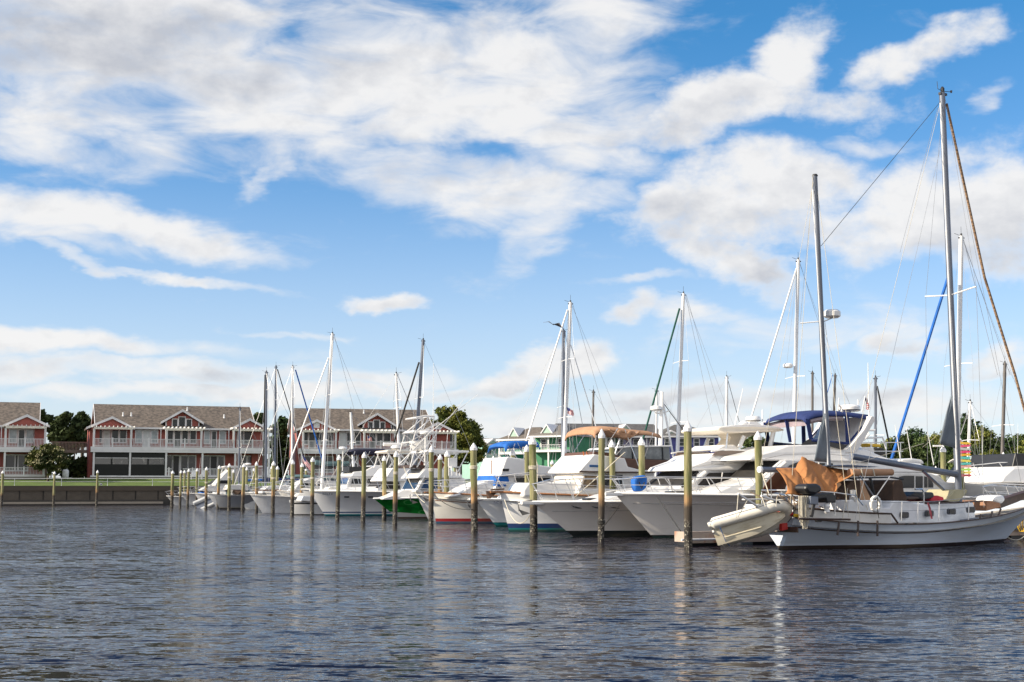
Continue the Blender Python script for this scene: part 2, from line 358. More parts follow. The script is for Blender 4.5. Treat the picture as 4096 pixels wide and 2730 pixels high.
# ================================================================ buildings
roof_m = mat('roof_shingle', (.165, .135, .11), .9, c2=(.066, .055, .047), vscale=2.6, bump=.6, bscale=6, thr=(.32, .68), stretch=(1, 1, 1))
def siding(name, c, step=.16):
    if name in MATS: return MATS[name]
    m = mat(name, c, .7, var=.12, vscale=1.4); nt = m.node_tree; b = nt.nodes['Principled BSDF']
    t = N(nt, 'ShaderNodeTexCoord'); s = N(nt, 'ShaderNodeSeparateXYZ'); nt.links.new(t.outputs['Object'], s.inputs[0])
    f = math_(nt, 'FRACT', math_(nt, 'DIVIDE', s.outputs[2], step)); bb = N(nt, 'ShaderNodeBump'); bb.inputs['Distance'].default_value = .02; bb.inputs['Strength'].default_value = .8
    nt.links.new(f, bb.inputs['Height']); nt.links.new(bb.outputs[0], b.inputs['Normal']); return m
red_m = siding('red_siding', (.38, .105, .085))
trim_m = mat('white_trim', (.74, .73, .74), .55, var=.08, vscale=1)
def window(root, s0, s1, z0, z1, y, pane, kind='window', fr=.13, mull=False):
    f = MB(); p = .07
    f.box(s0 - fr, s0, y - p, y + .05, z0 - fr, z1 + fr); f.box(s1, s1 + fr, y - p, y + .05, z0 - fr, z1 + fr)
    f.box(s0, s1, y - p, y + .05, z1, z1 + fr); f.box(s0, s1, y - p, y + .05, z0 - fr, z0)
    if mull: f.box(s0, s1, y - p * .7, y, (z0 + z1) / 2 - .03, (z0 + z1) / 2 + .03)
    fo = f.build(kind, trim_m, root)
    MB().box(s0, s1, y - .03, y + .05, z0, z1).build('pane' if kind == 'window' else 'door_leaf', pane, fo)
def railing(root, s0, s1, z0, h, y, name='balcony_railing', step=.16):
    b = MB(); b.box(s0, s1, y - .05, y + .05, z0 + h - .06, z0 + h); b.box(s0, s1, y - .03, y + .03, z0 + .1, z0 + .16)
    n = int((s1 - s0) / step)
    for k in range(n): x = s0 + (k + .5) * (s1 - s0) / n; b.box(x - .025, x + .025, y - .02, y + .02, z0 + .1, z0 + h - .03)
    for x in (s0 + (s1 - s0) * .5,): b.box(x - .07, x + .07, y - .07, y + .07, z0, z0 + h + .12)
    b.build(name, trim_m, root)
def gable_roof(s0, sp, s1, zf0, zp, zf1, y0, y1, th=.22):
    b = MB(); b.prism([(s0, zf0), (sp, zp), (s1, zf1), (s1, zf1 - th), (sp, zp - th * 1.15), (s0, zf0 - th)], y0, y1); return b
pane_d = mat('pane_dark', (.028, .04, .045), .12, var=.3, vscale=.6, spec=.35)
pane_l = mat('pane_light', (.34, .42, .45), .15, var=.25, vscale=1.5, spec=.8)
pane_w = mat('door_white', (.62, .66, .66), .4, var=.1)
pane_g = mat('pane_painted_reflection', (.045, .05, .052), .1, c2=(.20, .22, .21), vscale=1.6, spec=.5, thr=(.56, .74))  # pale reflections and porch depth shading painted into the pane colour
def condo(px0, d0, deg, sp):
    """two-storey house row; sp holds pixel columns measured on the facade"""
    loc = W(px0, sp.get('zy', 1912), d0); loc.z = 3.0; F = Fr(loc, deg)
    root = empty('condominium_building', loc, deg, sp['label'], 'building', 'red condominium buildings behind the lawn')
    X = lambda px, y=0, py=1750: F.y(px, py, y).x
    Z = lambda py, y=0, px=None: F.y(px or sp['mid'], py, y).z
    s0, s1 = sp['main']; s0, s1 = X(s0, 2.2), X(s1, 2.2)
    zd, ze = Z(sp['deck']), Z(sp['eave'], 1.5); zr = Z(sp['ridge'], 7.5); WY, BY, RY = 2.2, 12.8, 7.5
    MB().box(s0, s1, WY, BY, -.2, ze).build('wall', red_m, root)
    sl = (zr - ze) / (RY - 1.5)
    r0, r1 = s0 - .35, s1 + .35
    b = MB(); v = [(1.5, ze), (RY, zr), (13.5, ze), (13.5, ze - .2), (RY, zr - .24), (1.5, ze - .2)]
    b.add([(r0, y, z) for y, z in v] + [(r1, y, z) for y, z in v], [(5, 4, 3, 2, 1, 0), tuple(range(6, 12))] + [(i, (i + 1) % 6, (i + 1) % 6 + 6, i + 6) for i in range(6)])
    roof = b.build('roof', roof_m, root)
    b = MB()
    for x in (s0 + .02, s1 - .14): b.add([(x, WY, ze - .1), (x, RY, zr - .2), (x, BY, ze - .1), (x + .12, WY, ze - .1), (x + .12, RY, zr - .2), (x + .12, BY, ze - .1)], [(0, 1, 2), (3, 5, 4), (0, 3, 4, 1), (1, 4, 5, 2), (0, 2, 5, 3)])
    b.build('gable_end', red_m, root)
    b = MB(); b.box(r0, r1, 1.42, 1.5, ze - .2, ze + .02)
    for x in (r0 - .03, r1 - .03):
        for ya, yb in ((1.45, RY), (13.5, RY)): b.add([(x, ya, ze + .02), (x, yb, zr + .03), (x, yb, zr - .22), (x, ya, ze - .22), (x + .06, ya, ze + .02), (x + .06, yb, zr + .03), (x + .06, yb, zr - .22), (x + .06, ya, ze - .22)], [(0, 1, 2, 3), (7, 6, 5, 4), (0, 4, 5, 1), (1, 5, 6, 2), (2, 6, 7, 3), (3, 7, 4, 0)])
    b.build('roof_fascia', trim_m, root)
    for vx, vy in sp.get('vents', []):
        p = F.y(vx, vy, 4.0); yv = 1.5 + (p.z - ze) / sl
        MB().lathe([(.13, -.35), (.13, .05), (.09, .1), (.09, .45)], (p.x, yv + 0, p.z), 8).build('roof_vent', M('wpaint'), root)
    # wings with a front gable
    for (a_, pk, c_, fy, py_) in sp['wings']:
        sa, sb, sk = X(a_, .5), X(c_, .5), X(pk, .5); zf, zp = Z(fy, .5, pk), Z(py_, .5, pk)
        gable_roof(sa, sk, sb, zf, zp, zf, .35, 6.5).build('wing_roof', roof_m, root)
        g_ = gable_roof(sa - .03, sk, sb + .03, zf + .02, zp + .03, zf + .02, .27, .35, .27); g_.build('gable_trim', trim_m, root)
        MB().prism([(sa + .55, zf + .02), (sk, zp - .3), (sb - .55, zf + .02), (sb - .55, zf - .25), (sa + .55, zf - .25)], .62, 2.4).build('gable_wall', red_m, root)
        if sp.get('gvent'):
            window(root, sk - .28, sk + .28, zf + (zp - zf) * .25, zf + (zp - zf) * .25 + .55, .6, pane_w, fr=.09)
        MB().box(X(a_ + 14, 1) if sa < s0 else s1 - .2, s0 + .2 if sa < s0 else X(c_ - 14, 1), 1.6, 8, -.2, zf - .1).build('wing_wall', red_m, root) if (sa < s0 - .5 or sb > s1 + .9) else None
    # dormer
    if 'dormer' in sp:
        a_, pk, c_, fy, py_, w0, w1, wb = sp['dormer']; DY = 2.0
        sa, sb, sk = X(a_, 1.5), X(c_, 1.5), X(pk, 1.5); zf, zp = Z(fy, 1.5, pk), Z(py_, 1.5, pk)
        gable_roof(sa, sk, sb, zf, zp, zf, 1.3, 7.3).build('dormer_roof', roof_m, root)
        gable_roof(sa - .03, sk, sb + .03, zf + .02, zp + .03, zf + .02, 1.22, 1.3, .27).build('dormer_trim', trim_m, root)
        wa, wb_ = X(w0, DY), X(w1, DY)
        MB().prism([(wa, ze - .3), (wa, zf + .02), (sk, zp - .3), (wb_, zf + .02), (wb_, ze - .3)], DY, 6).build('dormer_wall', red_m, root)
        MB().box(wa - .05, wa + .1, DY - .05, DY + .1, ze, zf + .1).box(wb_ - .1, wb_ + .05, DY - .05, DY + .1, ze, zf + .1).build('corner_board', trim_m, root)
        k = (wb_ - wa); zb = ze + .12; h = (zf - ze)
        window(root, sk - k * .28, sk - k * .14, zb + .05, zb + h * 1.35, DY, pane_d, fr=.1); window(root, sk - k * .09, sk + k * .09, zb + .05, zb + h * 1.75, DY, pane_d, fr=.1); window(root, sk + k * .14, sk + k * .28, zb + .05, zb + h * 1.35, DY, pane_d, fr=.1)
    # deck, posts, pergolas
    d0_, d1_ = X(sp['deckx'][0]), X(sp['deckx'][1]); zfa = Z(sp['fascia'][1])
    MB().box(d0_, d1_, 0, WY, zfa + .02, zd).build('deck', mat('deck_timber', (.30, .26, .22), .8), root)
    MB().box(d0_ - .06, d1_ + .06, -.1, -.01, zfa, zd + .03).build('deck_fascia', trim_m, root)
    MB().box(d0_ - .06, d1_ + .06, -.13, -.1, (zd + zfa) / 2 - .03, (zd + zfa) / 2 + .02).build('fascia_batten', trim_m, root)
    MB().box(d0_, d1_, 0, WY, -.2, .28).build('porch_floor', mat('porch_floor', (.2, .18, .16), .8), root)
    MB().box(d0_, d1_, -.06, -.005, .18, .36).build('porch_skirt', trim_m, root)
    cx = [X(c) for c in sp['cols']]
    for x in cx: MB().box(x - .11, x + .11, 0, .22, .3, zfa).build('porch_post', trim_m, root)
    pe = [X(c) for q in sp['perg'] for c in (q[0] + 8, q[1] - 12)]
    for x in pe: MB().box(x - .12, x + .12, 0, .24, zd, Z(sp['perg'][0][3])).build('pergola_post', trim_m, root)
    for (a_, c_, ya, yb) in sp['perg']:
        sa, sb = X(a_), X(c_); za, zb = Z(ya, 0, (a_ + c_) / 2), Z(yb, 0, (a_ + c_) / 2); b = MB()
        b.box(sa + .2, sb - .2, -.05, .1, zb, zb + .2); b.box(sa + .2, sb - .2, 1.3, 1.45, zb, zb + .2)
        b.box(sa, sb, -.55, -.48, zb + .2, zb + .26)
        n = int((sb - sa) / .48)
        for k in range(n + 1): x = sa + (sb - sa) * k / n; b.box(x - .04, x + .04, -.6, WY, zb + .2, zb + .42)
        b.build('pergola', mat('pergola_white', (.82, .80, .76), .5, var=.05), root)
    xs = sorted(set([d0_] + cx + [d1_]))
    for u, w_ in zip(xs[:-1], xs[1:]):
        if w_ - u > .6: railing(root, u + .08, w_ - .08, zd, 1.02, 0.02)
    # openings, upper storey
    zt, zb = zd + 2.15, zd + .9
    for (c, wd, kind) in sp['up']:
        x = X(c, WY); h = wd / 2
        if kind == 'd': window(root, x - h, x + h, zd + .08, zt - .05, WY, pane_w, 'door', .12)
        elif kind == 'g': window(root, x - h, x + h, zd + .08, zt - .05, WY, pane_d, 'door', .12)
        elif kind == 'l': window(root, x - h, x + h, zb - .25, zt, WY, pane_l, fr=.12)
        else: window(root, x - h, x + h, zb - .25, zt, WY, pane_d, fr=.12)
    for (c0, c1) in sp.get('upbands', []): MB().box(X(c0, WY), X(c1, WY), WY - .03, WY, zd + .02, zt + .3).build('wall_panel', trim_m, root)
    MB().box(s0, s1, WY - .045, WY - .001, zt + .12, zt + .3).build('band_board', trim_m, root)
    # downpipes
    for c in sp.get('pipes', []): MB().box(X(c, 1.45) - .05, X(c, 1.45) + .05, 1.38, 1.46, zd, ze - .1).build('downpipe', trim_m, root)
    # lower storey
    lt = zfa - .35
    for (c, wd, kind) in sp['low']:
        x = X(c, WY); h = wd / 2
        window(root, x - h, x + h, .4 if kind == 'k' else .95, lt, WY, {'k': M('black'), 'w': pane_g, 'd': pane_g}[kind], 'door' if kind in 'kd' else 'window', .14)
    for (c0, c1) in sp.get('lowrail', []): railing(root, X(c0), X(c1), .3, .95, .05, 'porch_railing')
    for (c0, c1) in sp.get('screens', []):
        sa, sb = X(c0) + .1, X(c1) - .1; b = MB(); y0, y1 = .09, .12
        n = 2; wz0, wz1 = 1.72, 2.55
        zt_ = zfa; b.box(sa, sb, y0, y1, .32, wz0); b.box(sa, sb, y0, y1, wz1, zt_)
        ed = [sa, sa + .1, (sa + sb) / 2 - .1, (sa + sb) / 2 + .1, sb - .1, sb]
        b.box(ed[0], ed[1], y0, y1, wz0, wz1); b.box(ed[2], ed[3], y0, y1, wz0, wz1); b.box(ed[4], ed[5], y0, y1, wz0, wz1)
        so = b.build('porch_screen', mat('black_screen', (.012, .013, .012), .8, var=.1), root)
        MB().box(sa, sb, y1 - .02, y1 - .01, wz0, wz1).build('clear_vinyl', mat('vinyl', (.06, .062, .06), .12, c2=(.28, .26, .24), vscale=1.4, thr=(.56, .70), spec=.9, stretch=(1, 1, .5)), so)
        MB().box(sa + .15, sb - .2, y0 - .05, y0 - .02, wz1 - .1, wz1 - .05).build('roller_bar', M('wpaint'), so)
    return root, F
specB = dict(label='middle red two-storey condominium, white balconies and black porch screens below', main=(390, 1012), mid=600, deck=1790, eave=1711, ridge=1621, fascia=(1794, 1811),
  wings=[(345, 447, 536, 1711, 1667), (928, 998, 1068, 1713, 1675)], dormer=(642, 728, 812, 1690, 1639, 662, 795, 1711), deckx=(366, 1083), cols=[378, 523, 667, 812, 943, 1078],
  perg=[(368, 537, 1708, 1718), (658, 818, 1712, 1722), (928, 1086, 1715, 1725)],
  up=[(396, .66, 'w'), (427, .62, 'd'), (460, .7, 'w'), (492, .7, 'w'), (555, .7, 'l'), (586, .75, 'd'), (617, .7, 'l'), (681, .6, 'w'), (710, .66, 'g'), (740, .66, 'w'), (772, .66, 'w'), (828, .6, 'l'), (856, .5, 'g'), (890, .66, 'l'), (962, .7, 'w'), (992, 1.1, 'w'), (1035, .7, 'w')],
  pipes=[643, 915], low=[(400, 1.0, 'w'), (440, .8, 'k'), (480, 1.0, 'w'), (550, 1.0, 'w'), (600, .8, 'k'), (636, .9, 'w'), (680, .6, 'w'), (707, .68, 'k'), (740, .8, 'w'), (770, .8, 'w'), (827, .8, 'w'), (857, .75, 'k'), (886, .7, 'w'), (972, .9, 'w'), (1010, 1.0, 'w'), (1045, .7, 'w')],
  lowrail=[(668, 690), (734, 812), (812, 943), (943, 1078)], screens=[(376, 523), (523, 667)], vents=[(493, 1664), (526, 1664), (757, 1640), (898, 1672)])
condo(366, 166, 19.5, specB)
specC = dict(label='right-hand red two-storey condominium behind the masts, with white attic vents', main=(1187, 1722), mid=1450, deck=1797, eave=1719, ridge=1637, fascia=(1801, 1817),
  wings=[(1186, 1266, 1348, 1719, 1679), (1690, 1752, 1818, 1724, 1690)], dormer=(1430, 1508, 1582, 1700, 1653, 1452, 1566, 1720), deckx=(1197, 1832), cols=[1208, 1350, 1457, 1590, 1710, 1826],
  perg=[(1205, 1356, 1720, 1730), (1450, 1592, 1723, 1732), (1700, 1834, 1727, 1736)], gvent=True,
  up=[(1222, .6, 'w'), (1248, .7, 'g'), (1277, .8, 'w'), (1318, .8, 'w'), (1372, .8, 'd'), (1398, .6, 'w'), (1428, .8, 'w'), (1490, .7, 'g'), (1519, .7, 'w'), (1548, .8, 'w'), (1612, .7, 'l'), (1642, .7, 'l'), (1754, .7, 'w'), (1783, .7, 'w'), (1803, .4, 'w')],
  pipes=[], low=[(1250, 2.4, 'w'), (1310, 1.4, 'w'), (1400, 2.0, 'w'), (1480, 1.4, 'w'), (1540, 2.0, 'w'), (1640, 2.0, 'w'), (1740, 1.0, 'w'), (1780, 1.0, 'w')], lowrail=[(1208, 1350), (1350, 1590)], vents=[(1465, 1650)])
condo(1197, 175, 14, specC)
specA = dict(label='left-hand red condominium cut by the frame edge behind the flowering tree', main=(-300, 145), mid=60, deck=1790, eave=1703, ridge=1610, fascia=(1793, 1809),
  wings=[(12, 105, 197, 1702, 1659)], deckx=(-300, 186), cols=[-160, 22, 180], perg=[(14, 193, 1703, 1714)],
  up=[(52, .75, 'l'), (86, .6, 'g'), (119, .75, 'l'), (152, .75, 'l'), (-30, .8, 'w')], pipes=[5], low=[(50, 1.3, 'w'), (90, 1.3, 'w'), (-30, 1.2, 'w')], lowrail=[(-160, 22), (22, 178)])
condo(-300, 157.5, 19, specA)
# link balcony between the first two houses
lk = empty('link_balcony', W(256, 1800, 172) - Vector((0, 0, 0)), 20, 'raised pinkish balustrade walkway linking the two left houses behind the trees', 'balcony')
b = MB(); n = 30
for k in range(n): b.box(-1.6 + k * .17, -1.6 + k * .17 + .07, 0, .05, 0, .95)
b.box(-1.7, 3.6, -.02, .08, .92, 1.0); b.build('balustrade', mat('pinkish_timber', (.42, .30, .26), .7), lk)
MB().box(-1.7, 3.6, -.05, 2, -.35, 0).build('floor', mat('deck_timber', (.3, .26, .22), .8), lk)
for x in (-1.5, 1.2, 3.4): MB().box(x, x + .15, 0, .15, -4.6, -.3).build('post', mat('deck_timber', (.3, .26, .22)), lk)

# far coloured houses
def far_house(px0, px1, d, deg, eave_py, ridge_py, wallc, roofc, label, bays, flip=False, hip=0, porch=True, gable=None, depth=14, rp=None):
    loc = W(px0, 1900, d); loc.z = 3.0; F = Fr(loc, deg); root = empty('coastal_house', loc, deg, label, 'house')
    mid = (px0 + px1) / 2; L = F.y(px1, eave_py, 0).x; ze = F.y(mid, eave_py, 0).z; zr = F.y(mid, ridge_py, depth / 2).z
    wm = siding(label.split()[0] + '_siding_' + str(px0), wallc, .22)
    MB().box(0, L, 1.8 if porch else 0, depth, 0, ze).build('wall', wm, root)
    b = MB(); v = [(-.5, ze), (depth / 2, zr), (depth + .5, ze)]
    b.add([(-.4, v[0][0], v[0][1]), (hip, v[1][0], v[1][1]), (-.4, v[2][0], v[2][1]), (L + .4, v[0][0], v[0][1]), (L - hip if hip else L + .4, v[1][0], v[1][1]), (L + .4, v[2][0], v[2][1])], [(0, 3, 4, 1), (1, 4, 5, 2), (0, 1, 2), (3, 5, 4), (0, 2, 5, 3)])
    b.build('roof', mat('roof_' + str(px0), roofc, .9, var=.25, vscale=1.6), root)
    MB().box(-.45, L + .45, -.6, -.5, ze - .3, ze + .02).build('roof_fascia', trim_m, root)
    if gable:
        for (gx, gy, gw) in gable:
            p = F.y(gx, gy, 2.5); zb = ze + .2
            gable_roof(p.x - gw, p.x, p.x + gw, zb, p.z, zb, 1.0, 6, .3).build('gable_trim', trim_m, root)
            MB().prism([(p.x - gw * .8, zb), (p.x, p.z - .4), (p.x + gw * .8, zb)], 1.2, 4).build('gable_wall', mat('pale_mint', (.42, .58, .48), .7), root)
    fl = [0, 3.0, 6.1, ze - 2.7] if ze > 10 else [0, ze - 2.7]
    n = max(2, int(L / 2.6))
    for z in fl[1:]:
        if porch:
            MB().box(-.1, L + .1, -.1, 1.8, z - .45, z).build('porch_deck', trim_m, root); railing(root, 0, L, z, 1.0, 0, 'porch_railing', .35)
    if porch:
        for k in range(n + 1):
            x = k * L / n; MB().box(x - .13, x + .13, 0, .25, 0, ze - .2).build('porch_post', trim_m, root)
    for z in fl:
        for k in range(n):
            x = (k + .5) * L / n; window(root, x - .5, x + .5, z + .7, z + 2.1, 1.8 if porch else 0, pane_d, fr=.16, mull=True)
    return root
far_house(1946, 2060, 300, 35, 1782, 1755, (.30, .50, .42), (.20, .19, .19), 'small pale green house, farthest left of the far row beyond the boats', 3, gable=[(1958, 1756, 2)])
far_house(1996, 2172, 290, -28, 1757, 1711, (.03, .23, .17), (.17, .145, .12), 'teal far house with a tan roof left of the bright green one', 3, hip=4, gable=[(2066, 1711, 1.5)])
far_house(2124, 2262, 270, -28, 1744, 1696, (.05, .23, .12), (.21, .19, .17), 'bright green far house with white porches and a pale green gable', 3, hip=4, gable=[(2199, 1697, 1.6)])
far_house(2262, 2478, 276, 14, 1740, 1696, (.03, .16, .10), (.10, .10, .105), 'dark green far house with a long grey roof behind the tan canopy', 4)
far_house(2460, 2650, 280, 12, 1746, 1697, (.36, .33, .55), (.12, .115, .115), 'pale lilac far house with white porches beside the green masthead furl', 4, gable=[(2496, 1698, 2.2)])
far_house(2640, 2874, 282, 8, 1745, 1700, (.08, .085, .30), (.13, .125, .12), 'deep blue far house with a hipped grey roof', 4, hip=5, porch=False, gable=[(2679, 1722, 2)])

# ================================================================ trees
def leafmat(name, c1, c2):
    if name in MATS: return MATS[name]
    m = mat(name, c1, .75, c2=c2, vscale=.55, thr=(.38, .64), spec=.25); return m
def crown_mesh(blobs, n, size, r_, flat=.8):
    b = MB(); tot = sum(q[3] ** 2 for q in blobs)
    for (x, y, z, r) in blobs:
        k = int(n * r * r / tot)
        subs = [(Vector((r_.gauss(0, 1), r_.gauss(0, 1), r_.gauss(0, 1))).normalized() * r * r_.uniform(.55, .98)) for _ in range(max(5, int(k / 26)))]
        for i in range(k):
            c = r_.choice(subs); p = Vector((x, y, z)) + Vector((c.x, c.y, c.z * flat)) + Vector((r_.gauss(0, 1), r_.gauss(0, 1), r_.gauss(0, .7))) * r * .17
            s = size * r_.uniform(.6, 1.4); u = Vector((r_.gauss(0, 1), r_.gauss(0, 1), r_.gauss(0, 1))).normalized(); v = u.orthogonal().normalized(); w_ = u.cross(v)
            b.add([p + v * s, p + w_ * s * .55, p - v * s, p - w_ * s * .55], [(0, 1, 2, 3)])
    return b
leafA = leafmat('leaf_dark', (.020, .036, .012), (.055, .075, .020)); leafB = leafmat('leaf_oak', (.06, .085, .018), (.20, .20, .035)); leafC = leafmat('leaf_mid', (.035, .062, .018), (.09, .12, .03))
leafD = leafmat('leaf_cypress', (.02, .045, .016), (.05, .085, .025))
bark = mat('bark', (.10, .075, .055), .9, var=.2, vscale=5, bump=.5)
def tree(name, px, d, base_z, blobs_px, label, group, lm, n=3000, size=.28, seed=1, trunk_px=None, r_tr=.3, cat='tree', depthf=.7):
    """blobs_px: (px,py,r_px) circles of the crown seen at distance d"""
    r_ = random.Random(seed); base = W(px, 1900, d); base.z = base_z
    root = empty(name, base, 0, label, cat, group); k = FPX / d; bl = []
    for (bx, by, br) in blobs_px:
        p = W(bx, by, d) - base; rr = br / k
        bl.append((p.x, p.y + r_.uniform(-.3, .3) * rr, p.z, rr))
        if rr > 1.2: bl.append((p.x + r_.uniform(-.3, .3) * rr, p.y + rr * depthf, p.z - .1 * rr, rr * .8)); bl.append((p.x + r_.uniform(-.4, .4) * rr, p.y - rr * .5, p.z - .15 * rr, rr * .7))
    crown_mesh(bl, n, size, r_).build('crown', lm, root)
    t = MB(); zc = max(b_[2] for b_ in bl); t.tube([(0, 0, -.3), (r_.uniform(-.2, .2), 0, zc * .4), (bl[0][0] * .6, bl[0][1] * .6, zc * .8)], r_tr, 8, r_tr * .4)
    for (x, y, z, rr) in bl[:: 2]: t.tube([(0, 0, zc * .25), (x * .6, y * .6, z * .75), (x, y, z)], r_tr * .4, 5, r_tr * .12)
    t.build('trunk', bark, root); return root
tree('pine_tree', 180, 195, 3, [(160, 1660, 22), (190, 1680, 20), (150, 1700, 20), (205, 1715, 22)], 'thin dark pine tree directly right of the left-hand red house roof', 'dark trees behind the red houses', leafA, 2600, .34, 3)
tree('pine_tree', 262, 188, 3, [(265, 1665, 24), (240, 1690, 30), (290, 1700, 32), (262, 1735, 40), (230, 1745, 34), (300, 1750, 32), (240, 1785, 34), (280, 1790, 34), (222, 1700, 18)], 'broad dark tree filling the gap between the two left red houses', 'dark trees behind the red houses', leafA, 7000, .34, 4)
tree('pine_tree', 330, 192, 3, [(325, 1672, 22), (345, 1700, 26), (318, 1710, 26), (352, 1730, 20), (335, 1765, 26)], 'dark tree touching the left eave of the middle red house', 'dark trees behind the red houses', leafA, 3600, .34, 5)
tree('shrub', 290, 172, 3, [(258, 1850, 30), (300, 1860, 34), (335, 1850, 26), (275, 1890, 30), (325, 1890, 30)], 'dark shrubs in the shaded gap left of the middle red house', None, leafA, 3500, .25, 6, r_tr=.12, cat='shrub')
tree('pine_tree', 1032, 200, 3, [(1035, 1668, 18), (1052, 1672, 12), (1020, 1680, 14), (1045, 1692, 14)], 'small flat pine crown just right of the middle red house ridge', 'dark trees behind the red houses', leafA, 1500, .3, 7)
tree('evergreen_tree', 1125, 188, 3, [(1130, 1685, 20), (1105, 1715, 26), (1140, 1720, 28), (1120, 1760, 34), (1095, 1780, 24), (1150, 1780, 26), (1120, 1810, 34), (1100, 1850, 30), (1145, 1850, 30), (1120, 1885, 30)], 'dense dark evergreen between the middle and right red houses', 'dark trees behind the red houses', leafD, 8000, .3, 8)
tree('live_oak', 1835, 200, 3, [(1770, 1650, 30), (1800, 1645, 30), (1835, 1665, 34), (1760, 1690, 34), (1800, 1700, 48), (1860, 1700, 44), (1895, 1715, 34), (1830, 1750, 52), (1880, 1760, 48), (1910, 1770, 32), (1925, 1800, 28), (1850, 1810, 50), (1800, 1820, 44), (1900, 1830, 34), (1755, 1770, 30), (1780, 1720, 30)], 'big rounded live oak right of the right-hand red house', None, leafB, 24000, .20, 9, r_tr=.5)
tree('pine_tree', 2985, 110, 1.5, [(3010, 1755, 16), (2990, 1775, 18), (3030, 1780, 18), (3050, 1765, 14), (2985, 1800, 18), (3025, 1805, 22)], 'small green pine seen between the hardtop and the blue canopy', None, leafC, 1800, .16, 10, r_tr=.14)
# flowering tree on the lawn, lit from the left
ft = tree('flowering_tree', 192, 160, 2.75, [(190, 1800, 34), (150, 1815, 34), (225, 1812, 32), (130, 1840, 30), (180, 1845, 40), (230, 1850, 38), (258, 1838, 26), (160, 1865, 28), (215, 1880, 28), (115, 1855, 18), (262, 1862, 20)], 'low round tree dotted with cream blossom on the lawn', None, leafmat('leaf_flowering', (.022, .034, .010), (.10, .11, .025)), 6500, .17, 11, r_tr=.16)
fl = crown_mesh([((x - 192) * 160 / FPX, -.6, W(x, y, 160).z - 2.75, r_ * 160 / FPX) for x, y, r_ in [(190, 1800, 36), (150, 1815, 36), (225, 1812, 34), (130, 1840, 32), (180, 1845, 42), (235, 1850, 40), (255, 1840, 28)]], 420, .085, random.Random(3)); fl.build('blossom', mat('blossom', (.42, .38, .22), .8), ft)
# wood at the right, each tree its own
wood = [(3470, 1830, 26, 150), (3560, 1790, 40, 165), (3600, 1775, 46, 160), (3660, 1745, 44, 170), (3700, 1790, 50, 150), (3745, 1770, 46, 162), (3790, 1750, 40, 172), (3850, 1700, 40, 178), (3895, 1725, 48, 170), (3930, 1745, 46, 160), (3975, 1790, 44, 155), (4030, 1775, 48, 160), (4075, 1770, 44, 165), (4110, 1800, 46, 158), (3640, 1820, 40, 140), (3780, 1820, 44, 142), (3870, 1815, 44, 140), (3960, 1835, 40, 138), (4050, 1840, 40, 140)]
names = ['low rounded tree beside the radar arch', 'leafy tree at the left end of the right-hand wood', 'bushy tree behind the blue furled sail', 'tall knobbly tree crown left of the grey staysail', 'dense tree below the tall knobbly crown', 'dark tree hidden partly by the grey staysail', 'tree directly behind the main mast of the ketch', 'tallest ragged conifer right of the main mast', 'conifer with drooping boughs right of the tallest one', 'broad green tree above the arrow signpost', 'rounded tree left of the brown background mast', 'flat topped pine right of the brown background mast', 'dark pine near the right edge of the picture', 'tree cut by the right edge of the picture', 'low light green tree in front of the wood, left', 'low light green tree behind the arrow signpost', 'bright low tree right of the arrow signpost', 'low bush-like tree behind the capped piles', 'low tree at the far right behind the white flybridge']
for i, (x, y, r_, d) in enumerate(wood):
    rr = random.Random(40 + i); bl = [(x, y, r_)]
    for k in range(7):
        bl.append((x + rr.uniform(-1, 1) * r_, y + rr.uniform(.2, 2.3) * r_, r_ * rr.uniform(.5, .95)))
    if i in (7, 8): bl += [(x - 6, y - 42, 13), (x + 14, y - 28, 15), (x - 14, y - 22, 15), (x + 34, y - 8, 15)]
    bl += [(x, 1900, r_), (x - r_ * .6, 1880, r_ * .7)]
    tree('woodland_tree', x, d, 1.2, bl, names[i], 'trees of the wood at the right', (leafC, leafB, leafA, leafD)[i % 4] if i not in (7, 8) else leafD, 6500, .155, 60 + i)
# odds on the lawn
tk = empty('gas_tank', G(262, 1913, 3.0) if False else bk(6.9, 11.5, 2.95), 20, 'white upright gas tank in the shade beside the flowering tree', 'gas tank')
p = W(262, 1895, 163.5); tk.location = (p.x, p.y, 2.9)
MB().lathe([(.30, .1), (.38, .2), (.38, .95), (.3, 1.1), (.12, 1.18), (.12, 1.25), (.2, 1.25), (.2, 1.42), (.0, 1.42)], (0, 0, 0), 16).build('tank_body', M('wpaint'), tk, smooth=True)
for s in (-.25, .25): MB().box(s - .04, s + .04, -.04, .04, 0, .2).build('leg', M('wpaint'), tk)
def lawn_chair(px, d, lab):
    p = W(px, 1900, d); r_ = empty('lawn_chair', (p.x, p.y, 2.85), 20, lab, 'chair', 'white slatted garden chairs on the lawn')
    wm = M('wpaint'); b = MB()
    for k in range(5): b.box(-.3 + k * .13, -.3 + k * .13 + .11, .25, .28, .35, 1.05 + .06 * (2 - abs(k - 2)))
    b.build('backrest', wm, r_); MB().box(-.32, .32, -.3, .28, .33, .37).build('seat', wm, r_)
    for s in (-.34, .34): MB().box(s - .07, s + .07, -.35, .25, .58, .62).build('armrest', wm, r_); MB().box(s - .03, s + .03, -.3, -.24, 0, .58).build('leg', wm, r_); MB().box(s - .03, s + .03, .2, .26, 0, .58).build('leg', wm, r_)
lawn_chair(777, 162.5, 'white slatted garden chair on the lawn, left of the small white table'); lawn_chair(817, 163.5, 'white slatted garden chair on the lawn, right of the small white table')
p = W(802, 1900, 162.6); t_ = empty('side_table', (p.x, p.y, 2.85), 20, 'small white table between the two white garden chairs', 'table'); MB().box(-.25, .25, -.2, .2, .42, .46).build('table_top', M('wpaint'), t_)
